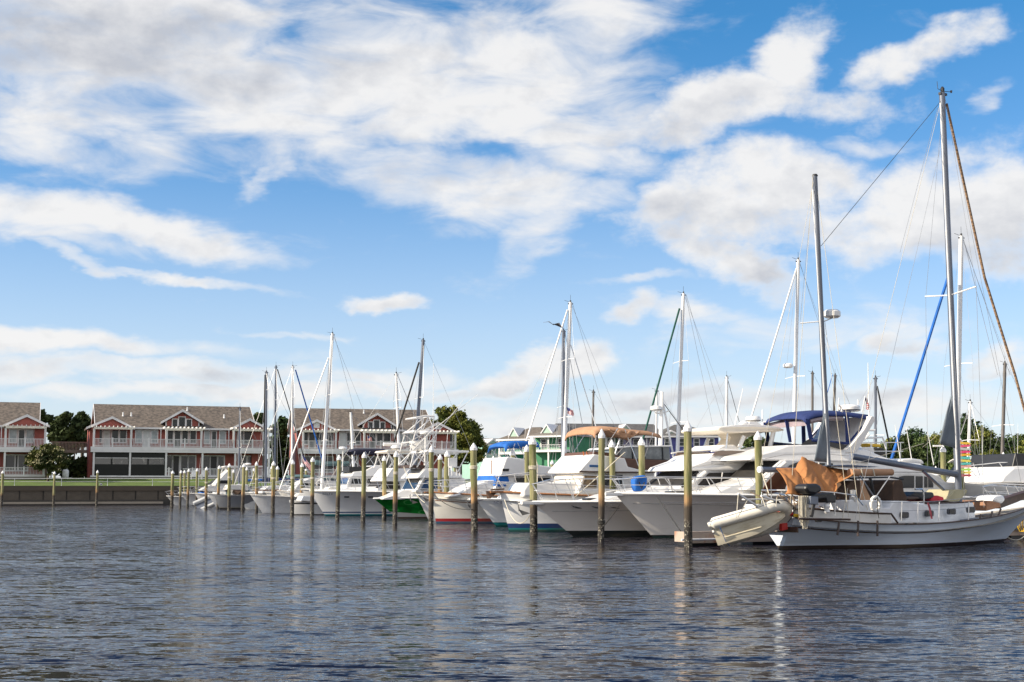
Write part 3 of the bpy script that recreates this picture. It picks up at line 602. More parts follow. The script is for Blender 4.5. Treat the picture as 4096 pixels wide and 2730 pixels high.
for sx in (-.2, .2): MB().box(sx - .03, sx + .03, -.15, -.1, 0, .42).build('leg', M('wpaint'), t_)
p = W(404, 1938, 153.5); t_ = empty('utility_box', (p.x, p.y, 2.15), 20, 'tiny white box with a frame standing on the lawn near the railing', 'box'); MB().box(-.12, .12, -.05, .05, 0, .22).build('post', M('wpaint'), t_); MB().box(-.06, .06, -.07, -.05, .04, .16).build('plate', M('black'), t_)

# ================================================================ mooring piles
pile_m = None
def pile_mat():
    m = bpy.data.materials.new('pile_wood'); m.use_nodes = True; nt = m.node_tree; b = nt.nodes['Principled BSDF']
    t = N(nt, 'ShaderNodeTexCoord'); s = N(nt, 'ShaderNodeSeparateXYZ'); nt.links.new(t.outputs['Object'], s.inputs[0])
    oi = N(nt, 'ShaderNodeObjectInfo'); ov = vmath(nt, 'ADD', t.outputs['Object'], oi.outputs['Location'])
    grain = noise(nt, vmath(nt, 'MULTIPLY', ov, (9, 9, .8)), 1.0, 6, .65)
    big = noise(nt, ov, .9, 3)
    z = math_(nt, 'ADD', s.outputs[2], math_(nt, 'MULTIPLY', math_(nt, 'SUBTRACT', big, .5), 1.2))
    top = mixc(nt, maprange(nt, grain, .35, .65), (.125, .135, .045), (.30, .27, .14))
    mid = mixc(nt, maprange(nt, grain, .35, .65), (.17, .10, .05), (.42, .25, .11))
    low = mixc(nt, maprange(nt, noise(nt, ov, 16, 4, .7), .55, .62), (.028, .024, .020), (.40, .37, .30))
    lo2 = mixc(nt, maprange(nt, s.outputs[2], .62, .95), low, (.055, .042, .03))
    c = mixc(nt, maprange(nt, math_(nt, 'ADD', z, math_(nt, 'MULTIPLY', oi.outputs['Random'], .7)), 1.6, 2.1), mid, top); c = mixc(nt, maprange(nt, z, 1.1, 1.45), lo2, c)
    nt.links.new(c, b.inputs['Base Color']); b.inputs['Roughness'].default_value = .85
    bb = N(nt, 'ShaderNodeBump'); bb.inputs['Strength'].default_value = .9; bb.inputs['Distance'].default_value = .04; nt.links.new(grain, bb.inputs['Height']); nt.links.new(bb.outputs[0], b.inputs['Normal'])
    return m
pile_m = pile_mat(); cap_m = mat('pile_cap_white', (.80, .80, .80), .45, var=.08)
pv = []
for k in range(4):
    r_ = random.Random(k + 90); b = MB(); pts = [(r_.uniform(-.01, .01), r_.uniform(-.01, .01), -1.2 + i * .62) for i in range(9)]; pts[-1] = (0, 0, 3.62)
    b.tube(pts, lambda t: .135 - .012 * t, 14); me = b.build('mooring_pile', pile_m, None, True)
    c = MB().lathe([(.142, 3.52), (.145, 3.62), (.135, 3.64), (.02, 3.84), (.0, 3.85)], (0, 0, 0), 12); co = c.build('pile_cap', cap_m, me)
    pv.append((me, co)); me.location = (0, 0, -50)
used = set()
def pile(px, py_base=None, d=None, top=None, label='', group='mooring piles along the slips', rope=None, lean=0):
    if d is None: p = G(px, py_base)
    else: p = W(px, 1955, d); p.z = 0
    k = rnd.randrange(4); src, cap = pv[k]
    if k in used: o = src.copy(); col.objects.link(o); c = cap.copy(); col.objects.link(c); c.parent = o
    else: o = src; used.add(k)
    o.location = p; z_top = W(px, top, p.y).z if top else 3.85
    sc_ = max(.6, min(1.3, z_top / 3.85)); wv = rnd.uniform(.88, 1.14); o.scale = (wv, wv, sc_); o.rotation_euler = (rnd.uniform(-.018, .018), R(lean) + rnd.uniform(-.014, .014), rnd.uniform(0, 6))
    tag(o, label, 'mooring pile', group)
    if rope:
        b = MB()
        for j in range(3): b.lathe([(.135, rope + j * .05), (.16, rope + j * .05 + .02), (.135, rope + j * .05 + .045)], (0, 0, 0), 12)
        b.build('rope_turns', M(('rope', 'drope')[1 if rope < 1 or px == 1722 else 0]), o)
    return p
front = [(8, 2012, 1883, 'mooring pile at the extreme left edge in front of the seawall', None), (216, 2006, 1886, 'mooring pile in front of the seawall below the flowering tree', None), (388, 2004, 1881, 'mooring pile in front of the seawall below the black porch screens', None),
 (687, 2031, 1883, 'mooring pile at the leftmost motorboat bow, first of the crowded row', None), (720, 2030, 1881, 'thin-looking pile over the side of the leftmost motorboat', None), (750, 2032, 1875, 'greenish pile at the bow of the second motorboat from the left', None),
 (785, 2029, 1873, 'pile in front of the second motorboat, left of the garden chairs', None), (824, 2034, 1868, 'pile in front of the grey inflatable on the far left boats', 2.3), (871, 2036, 1862, 'pile at the stern clutter left of the grey catamaran', None), (916, 2041, 1854, 'pile in front of the left end of the grey catamaran hull', 2.6),
 (970, 2045, 1853, 'pile in front of the middle of the grey catamaran hull', None), (1026, 2048, 1846, 'pile just left of the bow with the small green fish emblem', 2.4), (1091, 2056, 1845, 'pile just right of the bow with the small green fish emblem', 2.5), (1168, 2061, 1839, 'pile crossing a brown bowsprit plank', 2.5), (1248, 2069, 1828, 'pile at the bow of the long white sportfishing boat', 2.4),
 (1350, 2078, 1819, 'pile left of the first hull window of the long sportfishing boat', None), (1452, 2087, 1809, 'pile between the two hull windows of the long sportfishing boat', None), (1579, 2098, 1804, 'pile in front of the green painted hull', 2.6), (1724, 2108, 1782, 'pile between the green hull and the red-striped trawler', 2.6),
 (1897, 2126, 1772, 'pile in front of the red-striped trawler', 2.7), (2135, 2144, 1745, 'pile in front of the blue-striped trawler', 2.55), (2405, 2163, 1716, 'pile in front of the hardtop cruiser, third largest', .55), (2752, 2192, 1684, 'nearest and largest mooring pile, beside the wooden dock end', None)]
for (x, yb, tp, lab, rp) in front: pile(x, yb, {8: 147.6, 216: 149.8, 388: 151.4}.get(x), tp, lab, rope=rp, lean=.5 if x > 700 else 0)
back = [(739.5, 152, 1881, 'short pile on the lawn side behind the third front pile'), (904, 144, 1877, 'back pile left of the small flybridge boat far left'), (934.5, 140, 1879, 'back pile behind the bright canvas of the far left boats'), (986, 129, 1868, 'back pile above the blue boom cover, left of two'), (1013.6, 135, 1872, 'back pile above the blue boom cover, right of two'),
 (1085, 124, 1862, 'back pile hidden close behind the fish emblem pile'), (1107, 122, 1864, 'back pile right of the fish emblem pile'), (1206, 108, 1852, 'pale back pile below the striped flag'), (1222, 132, 1870, 'back pile beside the leaning pale strut below the flag'), (1538, 85, 1823, 'back pile left of the rope-wrapped pile at the green hull'),
 (1758, 81, 1817, 'back pile directly left of the white fender post by the red-striped trawler'), (1784, 74, 1803, 'back pile carrying a thin white antenna behind the trawler bow'), (1822, 114, 1856, 'small capped pile behind the white plastic chair'), (1886, 116, 1858, 'tiny capped pile left of the windshield with the blue cover'), (2052, 72, 1797, 'pile seen below the bright blue bimini'),
 (2111, 64, 1780, 'pile standing left of the blue-striped trawler pile'), (2207, 98, 1840, 'small pile left of the tall white mast base'), (2246, 93, 1833, 'small pile touching the tall white mast base'), (2453, 58, 1759, 'pile just right of the tan canopy front pile'), (2567, 54.7, 1749, 'pile behind the bow rail with the blue bag'),
 (2672, 83, 1820, 'small pile before the deep blue house'), (3037, 48.9, 1724, 'pile behind the windshield of the blue-canopy cruiser'), (3848, 56, 1748, 'pile carrying the stack of coloured arrow signs'), (3773, 64, 1781, 'pile left of the ketch main mast with a tiny dock lamp'),
 (4020, 77, 1809, 'tall capped pile right of the brown background mast'), (3984, 86, 1824, 'capped pile left of the tall one by the brown mast'), (3971, 98, 1840, 'partly hidden pile behind the row before the wood'), (4031, 112, 1855, 'tiny pile right of the tall one at the wood'), (3952, 118, 1859, 'tiny pile left of the row before the wood'), (3746, 122, 1865, 'tiny capped pile left of the pile with the dock lamp')]
for (x, d, tp, lab) in back: pile(x, None, d, tp, lab, 'mooring piles behind the boats')
# ================================================================ boat builders
HEAD = 201.0      # heading of the boats lying bow-out in the slips (degrees, 0 = +X)
def smooth01(t): t = max(0, min(1, t)); return t * t * (3 - 2 * t)
class Boat:
    """local frame: origin at the stem on the waterline, +x ahead, +y the side towards the viewer, z up"""
    def __init__(s, name, loc, deg, label, cat, group=None, near=1):
        s.sg = near; s.loc = Vector(loc); s.F = Fr(loc, deg); s.root = empty(name, loc, deg, label, cat, group)
    def p(s, px, py, yl): return s.F.y(px, py, yl)
    def poly(s, pts, yl): return [s.F.xz(x, y, yl * s.sg) for x, y in pts]
    # hull -------------------------------------------------------------
    def hull(s, L, B, zb, zs, rake, m, sag=.12, full=.5, wl=.82, flare=1.0, zlow=-.45, transom=.12, taper=.12, name='hull', deck=True, nst=22, nr=9, bulwark=.08, deckm=None, rub=None, fp=2.4):
        s.L, s.B, s.zb, s.zs, s.rake, s.sag, s.fullp, s.wl, s.flare, s.zlow, s.taper, s.fp, s.tr = L, B, zb, zs, rake, sag, full, wl, flare, zlow, taper, fp, transom
        b = MB(); T = [0, .012, .03] + [.06 + .94 * i / (nst - 3) for i in range(nst - 2)]
        rows = [i / (nr - 1) for i in range(nr)]
        for side in (1, -1):
            n0 = len(b.v)
            for t in T:
                for v in rows: b.v.append(tuple(s.hp(t, v, side)))
            for i in range(len(T) - 1):
                for j in range(nr - 1): b.f.append((n0 + i * nr + j, n0 + (i + 1) * nr + j, n0 + (i + 1) * nr + j + 1, n0 + i * nr + j + 1))
        n = len(T); ns = n * nr
        b.f.append(tuple([(n - 1) * nr + j for j in range(nr)] + [ns + (n - 1) * nr + j for j in range(nr - 1, -1, -1)]))
        h = b.build(name, m, s.root, True)
        if deck:
            d = MB(); vs = []
            for t in T:
                for sd in (1, 0, -1):
                    q = s.hp(t, 1, sd if sd else 1); vs.append((q.x, q.y * .985 if sd else 0, q.z - bulwark + (.04 * B * .5 if not sd else 0) * min(1, t * 3)))
            d.add(vs, [(i * 3 + k, i * 3 + k + 1, (i + 1) * 3 + k + 1, (i + 1) * 3 + k) for i in range(n - 1) for k in (0, 1)]); d.build('deck', deckm or M('white'), s.root, True)
        if rub:
            r = MB()
            for sd in (1, -1): r.tube([s.hp(t, 1, sd) + Vector((0, .01 * sd, 0)) for t in T], rub[1], 5)
            r.build('rub_rail', M(rub[0]), s.root, True)
        return h
    def sheer(s, t): return s.zb * (1 - t) + s.zs * t - s.sag * 4 * t * (1 - t)
    def half(s, t, v):
        fd = (1 - (1 - min(t / s.fullp, 1)) ** s.fp); fw = (1 - (1 - min(t / (s.fullp * 1.5), 1)) ** 1.7)
        tp = 1 - s.taper * max(0, (t - .6) / .4) ** 2
        if getattr(s, 'wine', 0): fw *= 1 - .93 * smooth01((t - .62) / .38)
        lo = s.B / 2 * fw * s.wl * tp; hi = s.B / 2 * fd * tp
        return lo + (hi - lo) * v ** (1.0 + s.flare * (1 - t))
    def hp(s, t, v, side):
        z1 = s.sheer(t); z = s.zlow + (z1 - s.zlow) * v
        z0 = s.zb
        sx = s.rake * (max(z, 0) / z0) ** 1.15 if z > 0 else s.rake * .9 * z / z0 * 1.2
        sx = s.rake * ((z - 0) / z0) if z > 0 else s.rake * 1.6 * z / z0
        xe = -s.L - s.tr * (v - .5)
        x = sx + (xe - sx) * t
        hb = s.half(t, max(0, (z - 0) / z1) if z > 0 else 0)
        if z <= 0: hb *= max(0.0, 1 - (z / s.zlow) ** 2 * .75)
        return Vector((x, hb * side, z))
    def sh(s, t, side=1, inset=0, up=0):
        q = s.hp(t, 1, side); q.y -= side * min(inset, abs(q.y)); q.z += up; return q
    def rail(s, t0, t1, h, n=7, r=.018, inset=.12, mid=True, ahead=.15, name='bow_rail', m='chrome', both=True):
        b = MB(); T = [t0 + (t1 - t0) * i / 14 for i in range(15)]
        top = {}
        for sd in (1, -1):
            up = [s.sh(t, sd, inset, h * min(1, .75 + t * 3)) + Vector((ahead * (1 - (t - t0) / (t1 - t0)), 0, 0)) for t in T]; top[sd] = up
            b.tube(up, r, 6)
            if mid: b.tube([s.sh(t, sd, inset, h * .5) + Vector((ahead * .5, 0, 0)) for t in T], r * .7, 5)
            for k in range(n): t = t0 + (t1 - t0) * (k + .3) / n; i = int((t - t0) / (t1 - t0) * 14); b.tube([s.sh(t, sd, inset, -.05) - Vector((.1, 0, 0)), up[i]], r * .85, 5)
            b.tube([up[-1], s.sh(t1, sd, inset, 0) - Vector((.25, 0, 0))], r, 5)
        b.tube([top[1][0], (top[1][0] + top[-1][0]) / 2 + Vector((.12, 0, 0)), top[-1][0]], r, 6)
        b.build(name, M(m), s.root, True)
    def pulpit(s, ext=.7, w=.28, th=.09, m='white', z=0, anchor=True):
        q = s.hp(0, 1, 1); b = MB(); b.box(q.x - .5, q.x + ext, -w, w, q.z - th + z, q.z + .02 + z); b.build('bow_platform', M(m), s.root, bevel=.02)
        if anchor:
            a = MB(); x = q.x + ext; zz = q.z + z
            a.tube([(x - .5, 0, zz + .06), (x + .08, 0, zz - .02), (x + .02, 0, zz - .34)], .03, 6)
            a.add([(x - .34, -.2, zz - .42), (x - .34, .2, zz - .42), (x + .06, 0, zz - .26), (x - .1, 0, zz - .50)], [(0, 1, 2), (0, 2, 3), (1, 3, 2), (0, 3, 1)])
            a.build('anchor', mat('galvanised', (.22, .22, .22), .5, .6), s.root)
    # superstructure: side outline in photo pixels on the near side plane -----
    def block(s, name, m, outline, w, top=None, bevel=.04, smooth=False, taper=0.0, parent=None, nose=None, yc=0):
        """outline px; w half width; taper narrows with height; nose: (x_from, x_to, k) narrows forward"""
        q = s.poly(outline, w + yc); zmin = min(z for _, z in q); zmax = max(z for _, z in q); pts = []
        xm = max(x for x, _ in q); xn = min(x for x, _ in q)
        for x, z in q:
            ww = w * (1 - taper * (z - zmin) / max(.01, zmax - zmin))
            if nose: ww *= 1 - nose * ((x - xn) / (xm - xn)) ** 2
            pts.append((x, z, ww))
        o = MB().shell(pts, 0).build(name, m, parent or s.root, smooth, bevel=bevel)
        if yc: o.data.transform(Matrix.Translation((0, yc * s.sg, 0)))
        return o
    def patch(s, name, m, outline, w, th=.012, parent=None, both=True):
        q = s.poly(outline, w); g = s.sg; o = MB().prism(q, g * (w - .05), g * (w + th)).build(name, m, parent or s.root)
        if both: MB().prism(q, -g * (w + th), -g * (w - .05)).build(name, m, parent or s.root)
        return o
    def frontpane(s, name, m, a, b_, w, y0, y1, parent=None, th=.02):
        """pane on a sloping front between two outline points a (low) and b (high), at widths y0..y1"""
        A = s.F.xz(*a, w * s.sg); B_ = s.F.xz(*b_, w * s.sg); d = Vector((B_[0] - A[0], B_[1] - A[1])); n = Vector((abs(d.y), -d.x if d.y > 0 else d.x)).normalized() * th
        if n.x < 0: n = -n
        v = []
        for y in (y0, y1):
            for (x, z) in ((A[0] + n.x, A[1] + abs(n.y)), (B_[0] + n.x, B_[1] + abs(n.y)), (B_[0] - .05, B_[1] - .05), (A[0] - .05, A[1] - .05)): v.append((x, y, z))
        return MB().add(v, [(0, 1, 2, 3), (4, 7, 6, 5), (0, 4, 5, 1), (1, 5, 6, 2), (2, 6, 7, 3), (3, 7, 4, 0)]).build(name, m, parent or s.root)
    def pts(s, seq, w):
        return [s.p(x, y, w * s.sg) for x, y in seq]
    def bimini(s, name, m, edge, w, arch=.22, frame=None, th=.05, drop=.12):
        """edge: px outline along the near edge of a canvas top (front to back)"""
        E = s.pts(edge, w); n = 8; b = MB()
        def fn(i, j):
            k = i * (len(E) - 1); a_ = int(min(k, len(E) - 2)); q = E[a_].lerp(E[a_ + 1], k - a_); y = -1 + 2 * j
            return Vector((q.x, w * y, q.z + arch * (1 - abs(y) ** 2.4) - (drop if abs(y) > .99 else 0)))
        b.grid(fn, (len(E) - 1) * 3, n * 2); o = b.build(name, m, s.root, True, solid=th)
        if frame:
            for sd in (1, -1):
                f = MB()
                for (x0, y0, x1, y1) in frame:
                    a_, c_ = s.p(x0, y0, w * s.sg), s.p(x1, y1, w * .96 * s.sg); f.tube([(a_.x, a_.y * sd, a_.z), (c_.x, c_.y * sd, c_.z)], .02, 5)
                f.build('canopy_frame', M('chrome'), s.root, True)
        return o
    def stick(s, name, m, seq, w, r, r1=None, both=False, n=6, parent=None):
        b = MB(); P = s.pts(seq, w); b.tube(P, r, n, r1); mm = M(m) if isinstance(m, str) else m
        if both: MB().tube([(p.x, -p.y, p.z) for p in P], r, n, r1).build(name, mm, parent or s.root, True)
        return b.build(name, M(m) if isinstance(m, str) else m, parent or s.root, True)
    def radar(s, px, py, w, r=.32, h=.22, name='radar_dome'):
        q = s.p(px, py, w); b = MB(); b.lathe([(r * .8, -h * .5), (r, -h * .35), (r, h * .2), (r * .85, h * .45), (r * .4, h * .55), (0, h * .56)], q, 18)
        o = b.build(name, M('white'), s.root, True); MB().lathe([(r * 1.01, -h * .36), (r * 1.015, -h * .3), (r * 1.01, -h * .22)], q, 18).build('dark_band', M('black'), o); return o
def bow_at(px, py): return G(px, py)
def fenders(bt, ts, z=.2):
    for t in ts:
        q = bt.sh(t, 1, -.12, 0); MB().lathe([(.02, .35), (.11, .28), (.12, -.2), (.05, -.32), (0, -.34)], (q.x, q.y, q.z - .7), 10).build('fender', M('white'), bt.root, True)
def motoryacht(name, px, py, label, group=None, deg=HEAD, cat='motorboat'): return Boat(name, G(px, py), deg, label, cat, group)
def lettering(parent, txt, loc, size, rot, m, name='lettering', depth=.004):
    cu = bpy.data.curves.new(name, 'FONT'); cu.body = txt; cu.size = size; cu.extrude = depth; cu.align_x = 'CENTER'; cu.align_y = 'CENTER'
    o = bpy.data.objects.new(name, cu); col.objects.link(o)
    dg = bpy.context.evaluated_depsgraph_get(); me = bpy.data.meshes.new_from_object(o.evaluated_get(dg)); bpy.data.objects.remove(o)
    me.materials.clear(); me.materials.append(m)
    o = bpy.data.objects.new(name, me); col.objects.link(o); o.parent = parent; o.location = loc; o.rotation_euler = rot; return o
def side_text(bt, txt, px, py, yl, size, m=None, name='lettering', tilt=0):
    """on the near side: reads left to right for the viewer"""
    q = bt.p(px, py, yl); return lettering(bt.root, txt, q, size, (R(90), 0, R(180 + tilt)), m or M('black'), name)

G_SLIP = 'boats lying bow-out in the slips'
HW = (.86, .80, .73)
# ---- B13 big cruiser with the blue canopy ------------------------------------
b = motoryacht('motor_yacht', 2612, 2152, 'large white motor yacht with dark blue flybridge canopy and black covered windshield', G_SLIP)
hm = zband('hull_b13', [(-.6, (.03, .06, .05)), (.06, (.03, .03, .03)), (.10, HW), (1.58, (.84, .83, .81))], .22, 1.2, .35, stretch=(.6, .6, 2))
b.hull(13.5, 4.6, 1.63, 1.45, 1.55, hm, sag=.02, full=.42, wl=.74, flare=1.1, rub=('white', .05), bulwark=.0)
b.pulpit(.45, .22, .1)
b.rail(.01, .46, .62, 9, .02, .18)
b.block('foredeck', M('white'), [(2850, 1995), (2890, 1968), (2960, 1940), (3055, 1912), (3260, 1905), (3420, 1940), (3420, 2010), (2850, 2010)], 1.7, taper=.25, bevel=.12, nose=.35)
b.block('house', M('white'), [(3040, 1918), (3130, 1842), (3150, 1838), (3330, 1838), (3480, 1850), (3480, 1970), (2990, 1960)], 1.8, bevel=.05, taper=.04, nose=.06)
b.frontpane('windshield_cover', M('blackc'), (3044, 1914), (3124, 1846), 1.74, -1.6, 1.62, th=.06)
b.patch('side_window', M('glass'), [(3122, 1912), (3160, 1862), (3190, 1850), (3330, 1854), (3340, 1908)], 1.78, .02)
b.block('flybridge', M('white'), [(3020, 1840), (3030, 1822), (3110, 1804), (3180, 1780), (3300, 1776), (3480, 1800), (3560, 1835), (3560, 1850), (3060, 1842)], 1.95, bevel=.06, taper=.16, nose=.2)
b.patch('venturi_screen', M('glass'), [(3205, 1780), (3235, 1758), (3300, 1762), (3300, 1780)], 1.5, .02)
b.patch('aft_screen', M('glass'), [(3300, 1782), (3300, 1766), (3390, 1782), (3370, 1800)], 1.72, .02)
arch = b.block('radar_arch', M('white'), [(3380, 1812), (3455, 1720), (3486, 1664), (3502, 1668), (3500, 1684), (3440, 1790), (3420, 1812)], 1.75, bevel=.03)
bn = b.bimini('flybridge_canopy', M('navy'), [(3222, 1684), (3232, 1668), (3262, 1656), (3310, 1652), (3360, 1652), (3410, 1656), (3486, 1666)], 1.5, .13)
for x0, y0, x1, y1, wd in [(3230, 1676, 3246, 1765, .085), (3388, 1662, 3392, 1772, .085), (3230, 1676, 3246, 1765, .0)]:
    for sd in (1, -1):
        if wd == 0 and sd < 0: continue
        fr_ = MB(); a_, c_ = b.p(x0, y0, 1.5), b.p(x1, y1, 1.5)
        if wd == 0: a_.y = .06; c_.y = .06; wd = .07; sd = 1
        fr_.add([(a_.x - wd, a_.y * sd, a_.z), (a_.x + wd, a_.y * sd, a_.z), (c_.x + wd, c_.y * sd, c_.z), (c_.x - wd, c_.y * sd, c_.z), (a_.x - wd, a_.y * sd - .03, a_.z), (a_.x + wd, a_.y * sd - .03, a_.z), (c_.x + wd, c_.y * sd - .03, c_.z), (c_.x - wd, c_.y * sd - .03, c_.z)], [(0, 1, 2, 3), (7, 6, 5, 4), (0, 4, 5, 1), (1, 5, 6, 2), (2, 6, 7, 3), (3, 7, 4, 0)])
        fr_.build('canopy_upright', M('navy'), b.root)
b.stick('canopy_hem', 'navy', [(3246, 1762), (3300, 1768), (3395, 1775), (3486, 1668)], 1.5, .06, both=True)
b.stick('rolled_curtain', mat('rolled_vinyl', (.33, .27, .29), .35), [(3240, 1688), (3290, 1676), (3370, 1674)], 1.42, .09, both=True)
MB().box(*(lambda q: (q.x - .03, q.x + .03, -1.42, 1.42, q.z - .1, q.z + .1))(b.p(3238, 1692, 1.42))).build('front_roll', MATS['rolled_vinyl'], b.root)
b.radar(3398, 1634, 0, .42, .26)
b.stick('radar_post', 'white', [(3398, 1642), (3402, 1668)], 0, .05)
b.stick('antenna', 'white', [(3477, 1695), (3472, 1452)], 1.6, .03, .012)
b.stick('camera_arm', 'white', [(3415, 1648), (3432, 1632), (3432, 1600)], 0, .03)
for sd in (1,): b.stick('wiper', 'black', [(3150, 1870), (3162, 1905)], 1.84, .03)
b.patch('oval_emblem', M('offwhite'), [(3040, 1928), (3055, 1921), (3078, 1926), (3080, 1938), (3060, 1946), (3042, 1940)], 1.76, .02)
b.stick('white_strut', 'white', [(3062, 1916), (3142, 1850)], 1.8, .07)
b.stick('deck_line', mat('deck_line_grey', (.25, .25, .26)), [(2640, 2010), (3180, 2012)], 2.28, .012)  # thin grey line along the near hull side
bag = b.block('fender_bag', M('blue'), [(2538, 1920), (2548, 1908), (2582, 1900), (2592, 1912), (2590, 1950), (2572, 1966), (2548, 1968), (2540, 1945)], .2, bevel=.14)
b.stick('bag_strap', 'black', [(2556, 1928), (2566, 1955), (2578, 1930)], .36, .025)
# ---- B12 hardtop cruiser ------------------------------------------------------
c = motoryacht('hardtop_cruiser', 2292, 2147, 'white cruiser with a cream arched hardtop over its flybridge and oval hull portlights', G_SLIP)
hm = zband('hull_b12', [(-.6, (.03, .045, .04)), (.02, (.025, .03, .03)), (.22, HW)], .2, 1.1, .35, stretch=(.5, .5, 2))
c.hull(13.5, 4.5, 1.30, 1.35, 1.65, hm, sag=-.02, full=.42, wl=.72, flare=1.2, rub=('white', .05), bulwark=.02)
c.pulpit(.5, .24, .1); c.rail(.01, .48, .85, 8, .02, .16)
c.block('foredeck', M('white'), [(2420, 2004), (2480, 1985), (2560, 1962), (2680, 1950), (2900, 1948), (2900, 2020), (2420, 2015)], 1.65, taper=.3, bevel=.12, nose=.4)
c.block('house', M('white'), [(2728, 1950), (2806, 1886), (2830, 1881), (3040, 1880), (3040, 1965), (2700, 1965)], 1.75, taper=.05, bevel=.05, nose=.15)
c.patch('side_window', M('blackc'), [(2790, 1945), (2838, 1892), (3000, 1890), (3000, 1945)], 1.74, .03)
c.frontpane('windshield', M('blackc'), (2732, 1947), (2802, 1890), 1.68, -1.5, 1.55, th=.06)
c.stick('white_strut', 'white', [(2748, 1948), (2822, 1888)], 1.76, .07)
c.block('flybridge', M('white'), [(2745, 1884), (2760, 1866), (2835, 1840), (2862, 1820), (2890, 1812), (3030, 1806), (3060, 1835), (3060, 1884)], 1.9, taper=.15, bevel=.1, nose=.2)
c.patch('flybridge_screen', mat('tinted_screen', (.20, .13, .09), .1, spec=.9), [(2850, 1824), (2866, 1804), (3000, 1803), (3010, 1822)], 1.6, .02)
c.stick('screen_rail', 'white', [(2845, 1806), (2890, 1799), (3000, 1803), (3020, 1822)], 1.64, .035, both=True)
c.stick('vent_line', mat('vent_dark', (.08, .08, .085)), [(2845, 1848), (2905, 1848)], 1.86, .018); c.stick('vent_line', MATS['vent_dark'], [(2845, 1857), (2895, 1857)], 1.87, .018)
hb = MB()
E = [(2880 + (x - 2762) * .70, y) for x, y in [(2762, 1713), (2778, 1706), (2850, 1702), (2960, 1699), (3100, 1712), (3135, 1722), (3100, 1727), (2980, 1728), (2900, 1732), (2800, 1730), (2768, 1722)]]
c.block('hardtop', M('cream'), E, 1.7, bevel=.06, nose=.1)
c.block('hardtop_lid', M('white'), [(2880 + (x - 2762) * .70, y) for x, y in [(2768, 1712), (2800, 1706), (2860, 1700), (2960, 1697), (3090, 1707), (3130, 1720), (3100, 1716), (2960, 1708), (2850, 1709)]], 1.72, bevel=.03, nose=.1)
c.block('hardtop_pillar', M('cream'), [(2880, 1732), (2912, 1738), (2925, 1755), (2910, 1775), (2895, 1785), (2925, 1800), (2960, 1790), (2975, 1768), (2995, 1748), (3060, 1730)], .42, bevel=.05)
c.block('console', M('white'), [(2865, 1800), (2895, 1780), (2940, 1780), (2965, 1800)], 1.2, bevel=.06)
c.stick('hardtop_leg', 'white', [(3095, 1722), (3080, 1790)], 1.5, .09, both=True); c.stick('hardtop_leg', 'white', [(2975, 1745), (2958, 1790)], 1.4, .08, both=True)
c.stick('pole', 'chrome', [(2912, 1718), (2905, 1800)], 1.4, .03)
c.radar(3013, 1677, 0, .30, .22); c.block('radar_mount', M('white'), [(3000, 1688), (3030, 1688), (3045, 1702), (2990, 1702)], .3, bevel=.02)
c.stick('mast_light', 'white', [(3040, 1704), (3050, 1690), (3050, 1640)], 0, .025); c.stick('antenna', 'white', [(2940, 1700), (2972, 1555)], -1, .03, .012)
for x, y in ((2975, 1694), (3062, 1696)):
    q = c.p(x, y, .6); MB().lathe([(.18, -.05), (.2, 0), (.12, .08), (0, .1)], q, 12).build('satellite_dome', M('white'), c.root, True)
for x in (2320, 2398, 2470):
    q = c.p(x, 2022, 2.0); tt = None
    # portlight set on the flared side
    bx = c.p(x, 2022, 0); t_ = (c.rake - bx.x) / (c.L + c.rake)
    for it in range(6):
        yy = c.half(max(0, min(1, t_)), .78); bx = c.p(x, 2022, yy); t_ = (c.rake * .8 - bx.x) / (c.L + c.rake * .8)
    o = MB().lathe([(.0, .0), (.34, .0), (.36, .03), (.0, .05)], (0, 0, 0), 20, 1, .36).build('portlight', M('glass'), c.root, True); o.location = (bx.x, yy + .01, bx.z); o.rotation_euler = (R(-78), 0, R(-3))
def knuckle(bt, dz, t0=.02, t1=.9, r=.014, m=None):
    for sd in (1, -1):
        q_ = MB(); P = []
        for i in range(20):
            t = t0 + (t1 - t0) * i / 19; z1 = bt.sheer(t); v = (z1 - dz - bt.zlow) / (z1 - bt.zlow); q = bt.hp(t, v, sd); P.append((q.x, q.y + .008 * sd, q.z))
        q_.tube(P, r, 5); q_.build('hull_strake', m or mat('strake_grey', (.45, .43, .41), .4), bt.root, True)
knuckle(b, .36); knuckle(c, .34)
def deck_fittings(bt, n, hw, seed):
    r_ = random.Random(seed)
    for i in range(n):
        t = .08 + .3 * i / n; q = bt.sh(t, 1, .1, .0)
        MB().box(q.x - .11, q.x + .11, q.y - .03, q.y + .03, q.z - .02, q.z + .07).build('cleat', M('chrome'), bt.root, bevel=.01)
    for k in range(2):
        x = bt.sh(.16 + .09 * k, 1).x; zt = bt.sheer(.2); MB().box(x - .28, x + .28, -.28, .28, zt + .02, zt + .12).build('deck_hatch', M('glass'), bt.root, bevel=.04)
deck_fittings(b, 3, 1, 1); deck_fittings(c, 3, 1, 2)
for (bb_, seqs) in ((b, [((3060, 1836), (3140, 1818), (3300, 1816), (3540, 1838)),]), (c, [((2770, 1870), (2860, 1856), (3040, 1850)),])):
    for sq in seqs: bb_.stick('moulding_seam', MATS['strake_grey'], sq, 1.97, .012)
for x in (3215, 3275): b.stick('window_mullion', 'offwhite', [(x, 1850), (x - 4, 1910)], 1.81, .03)
for x in (2890, 2945): c.stick('window_mullion', 'offwhite', [(x, 1890), (x - 8, 1944)], 1.79, .022)
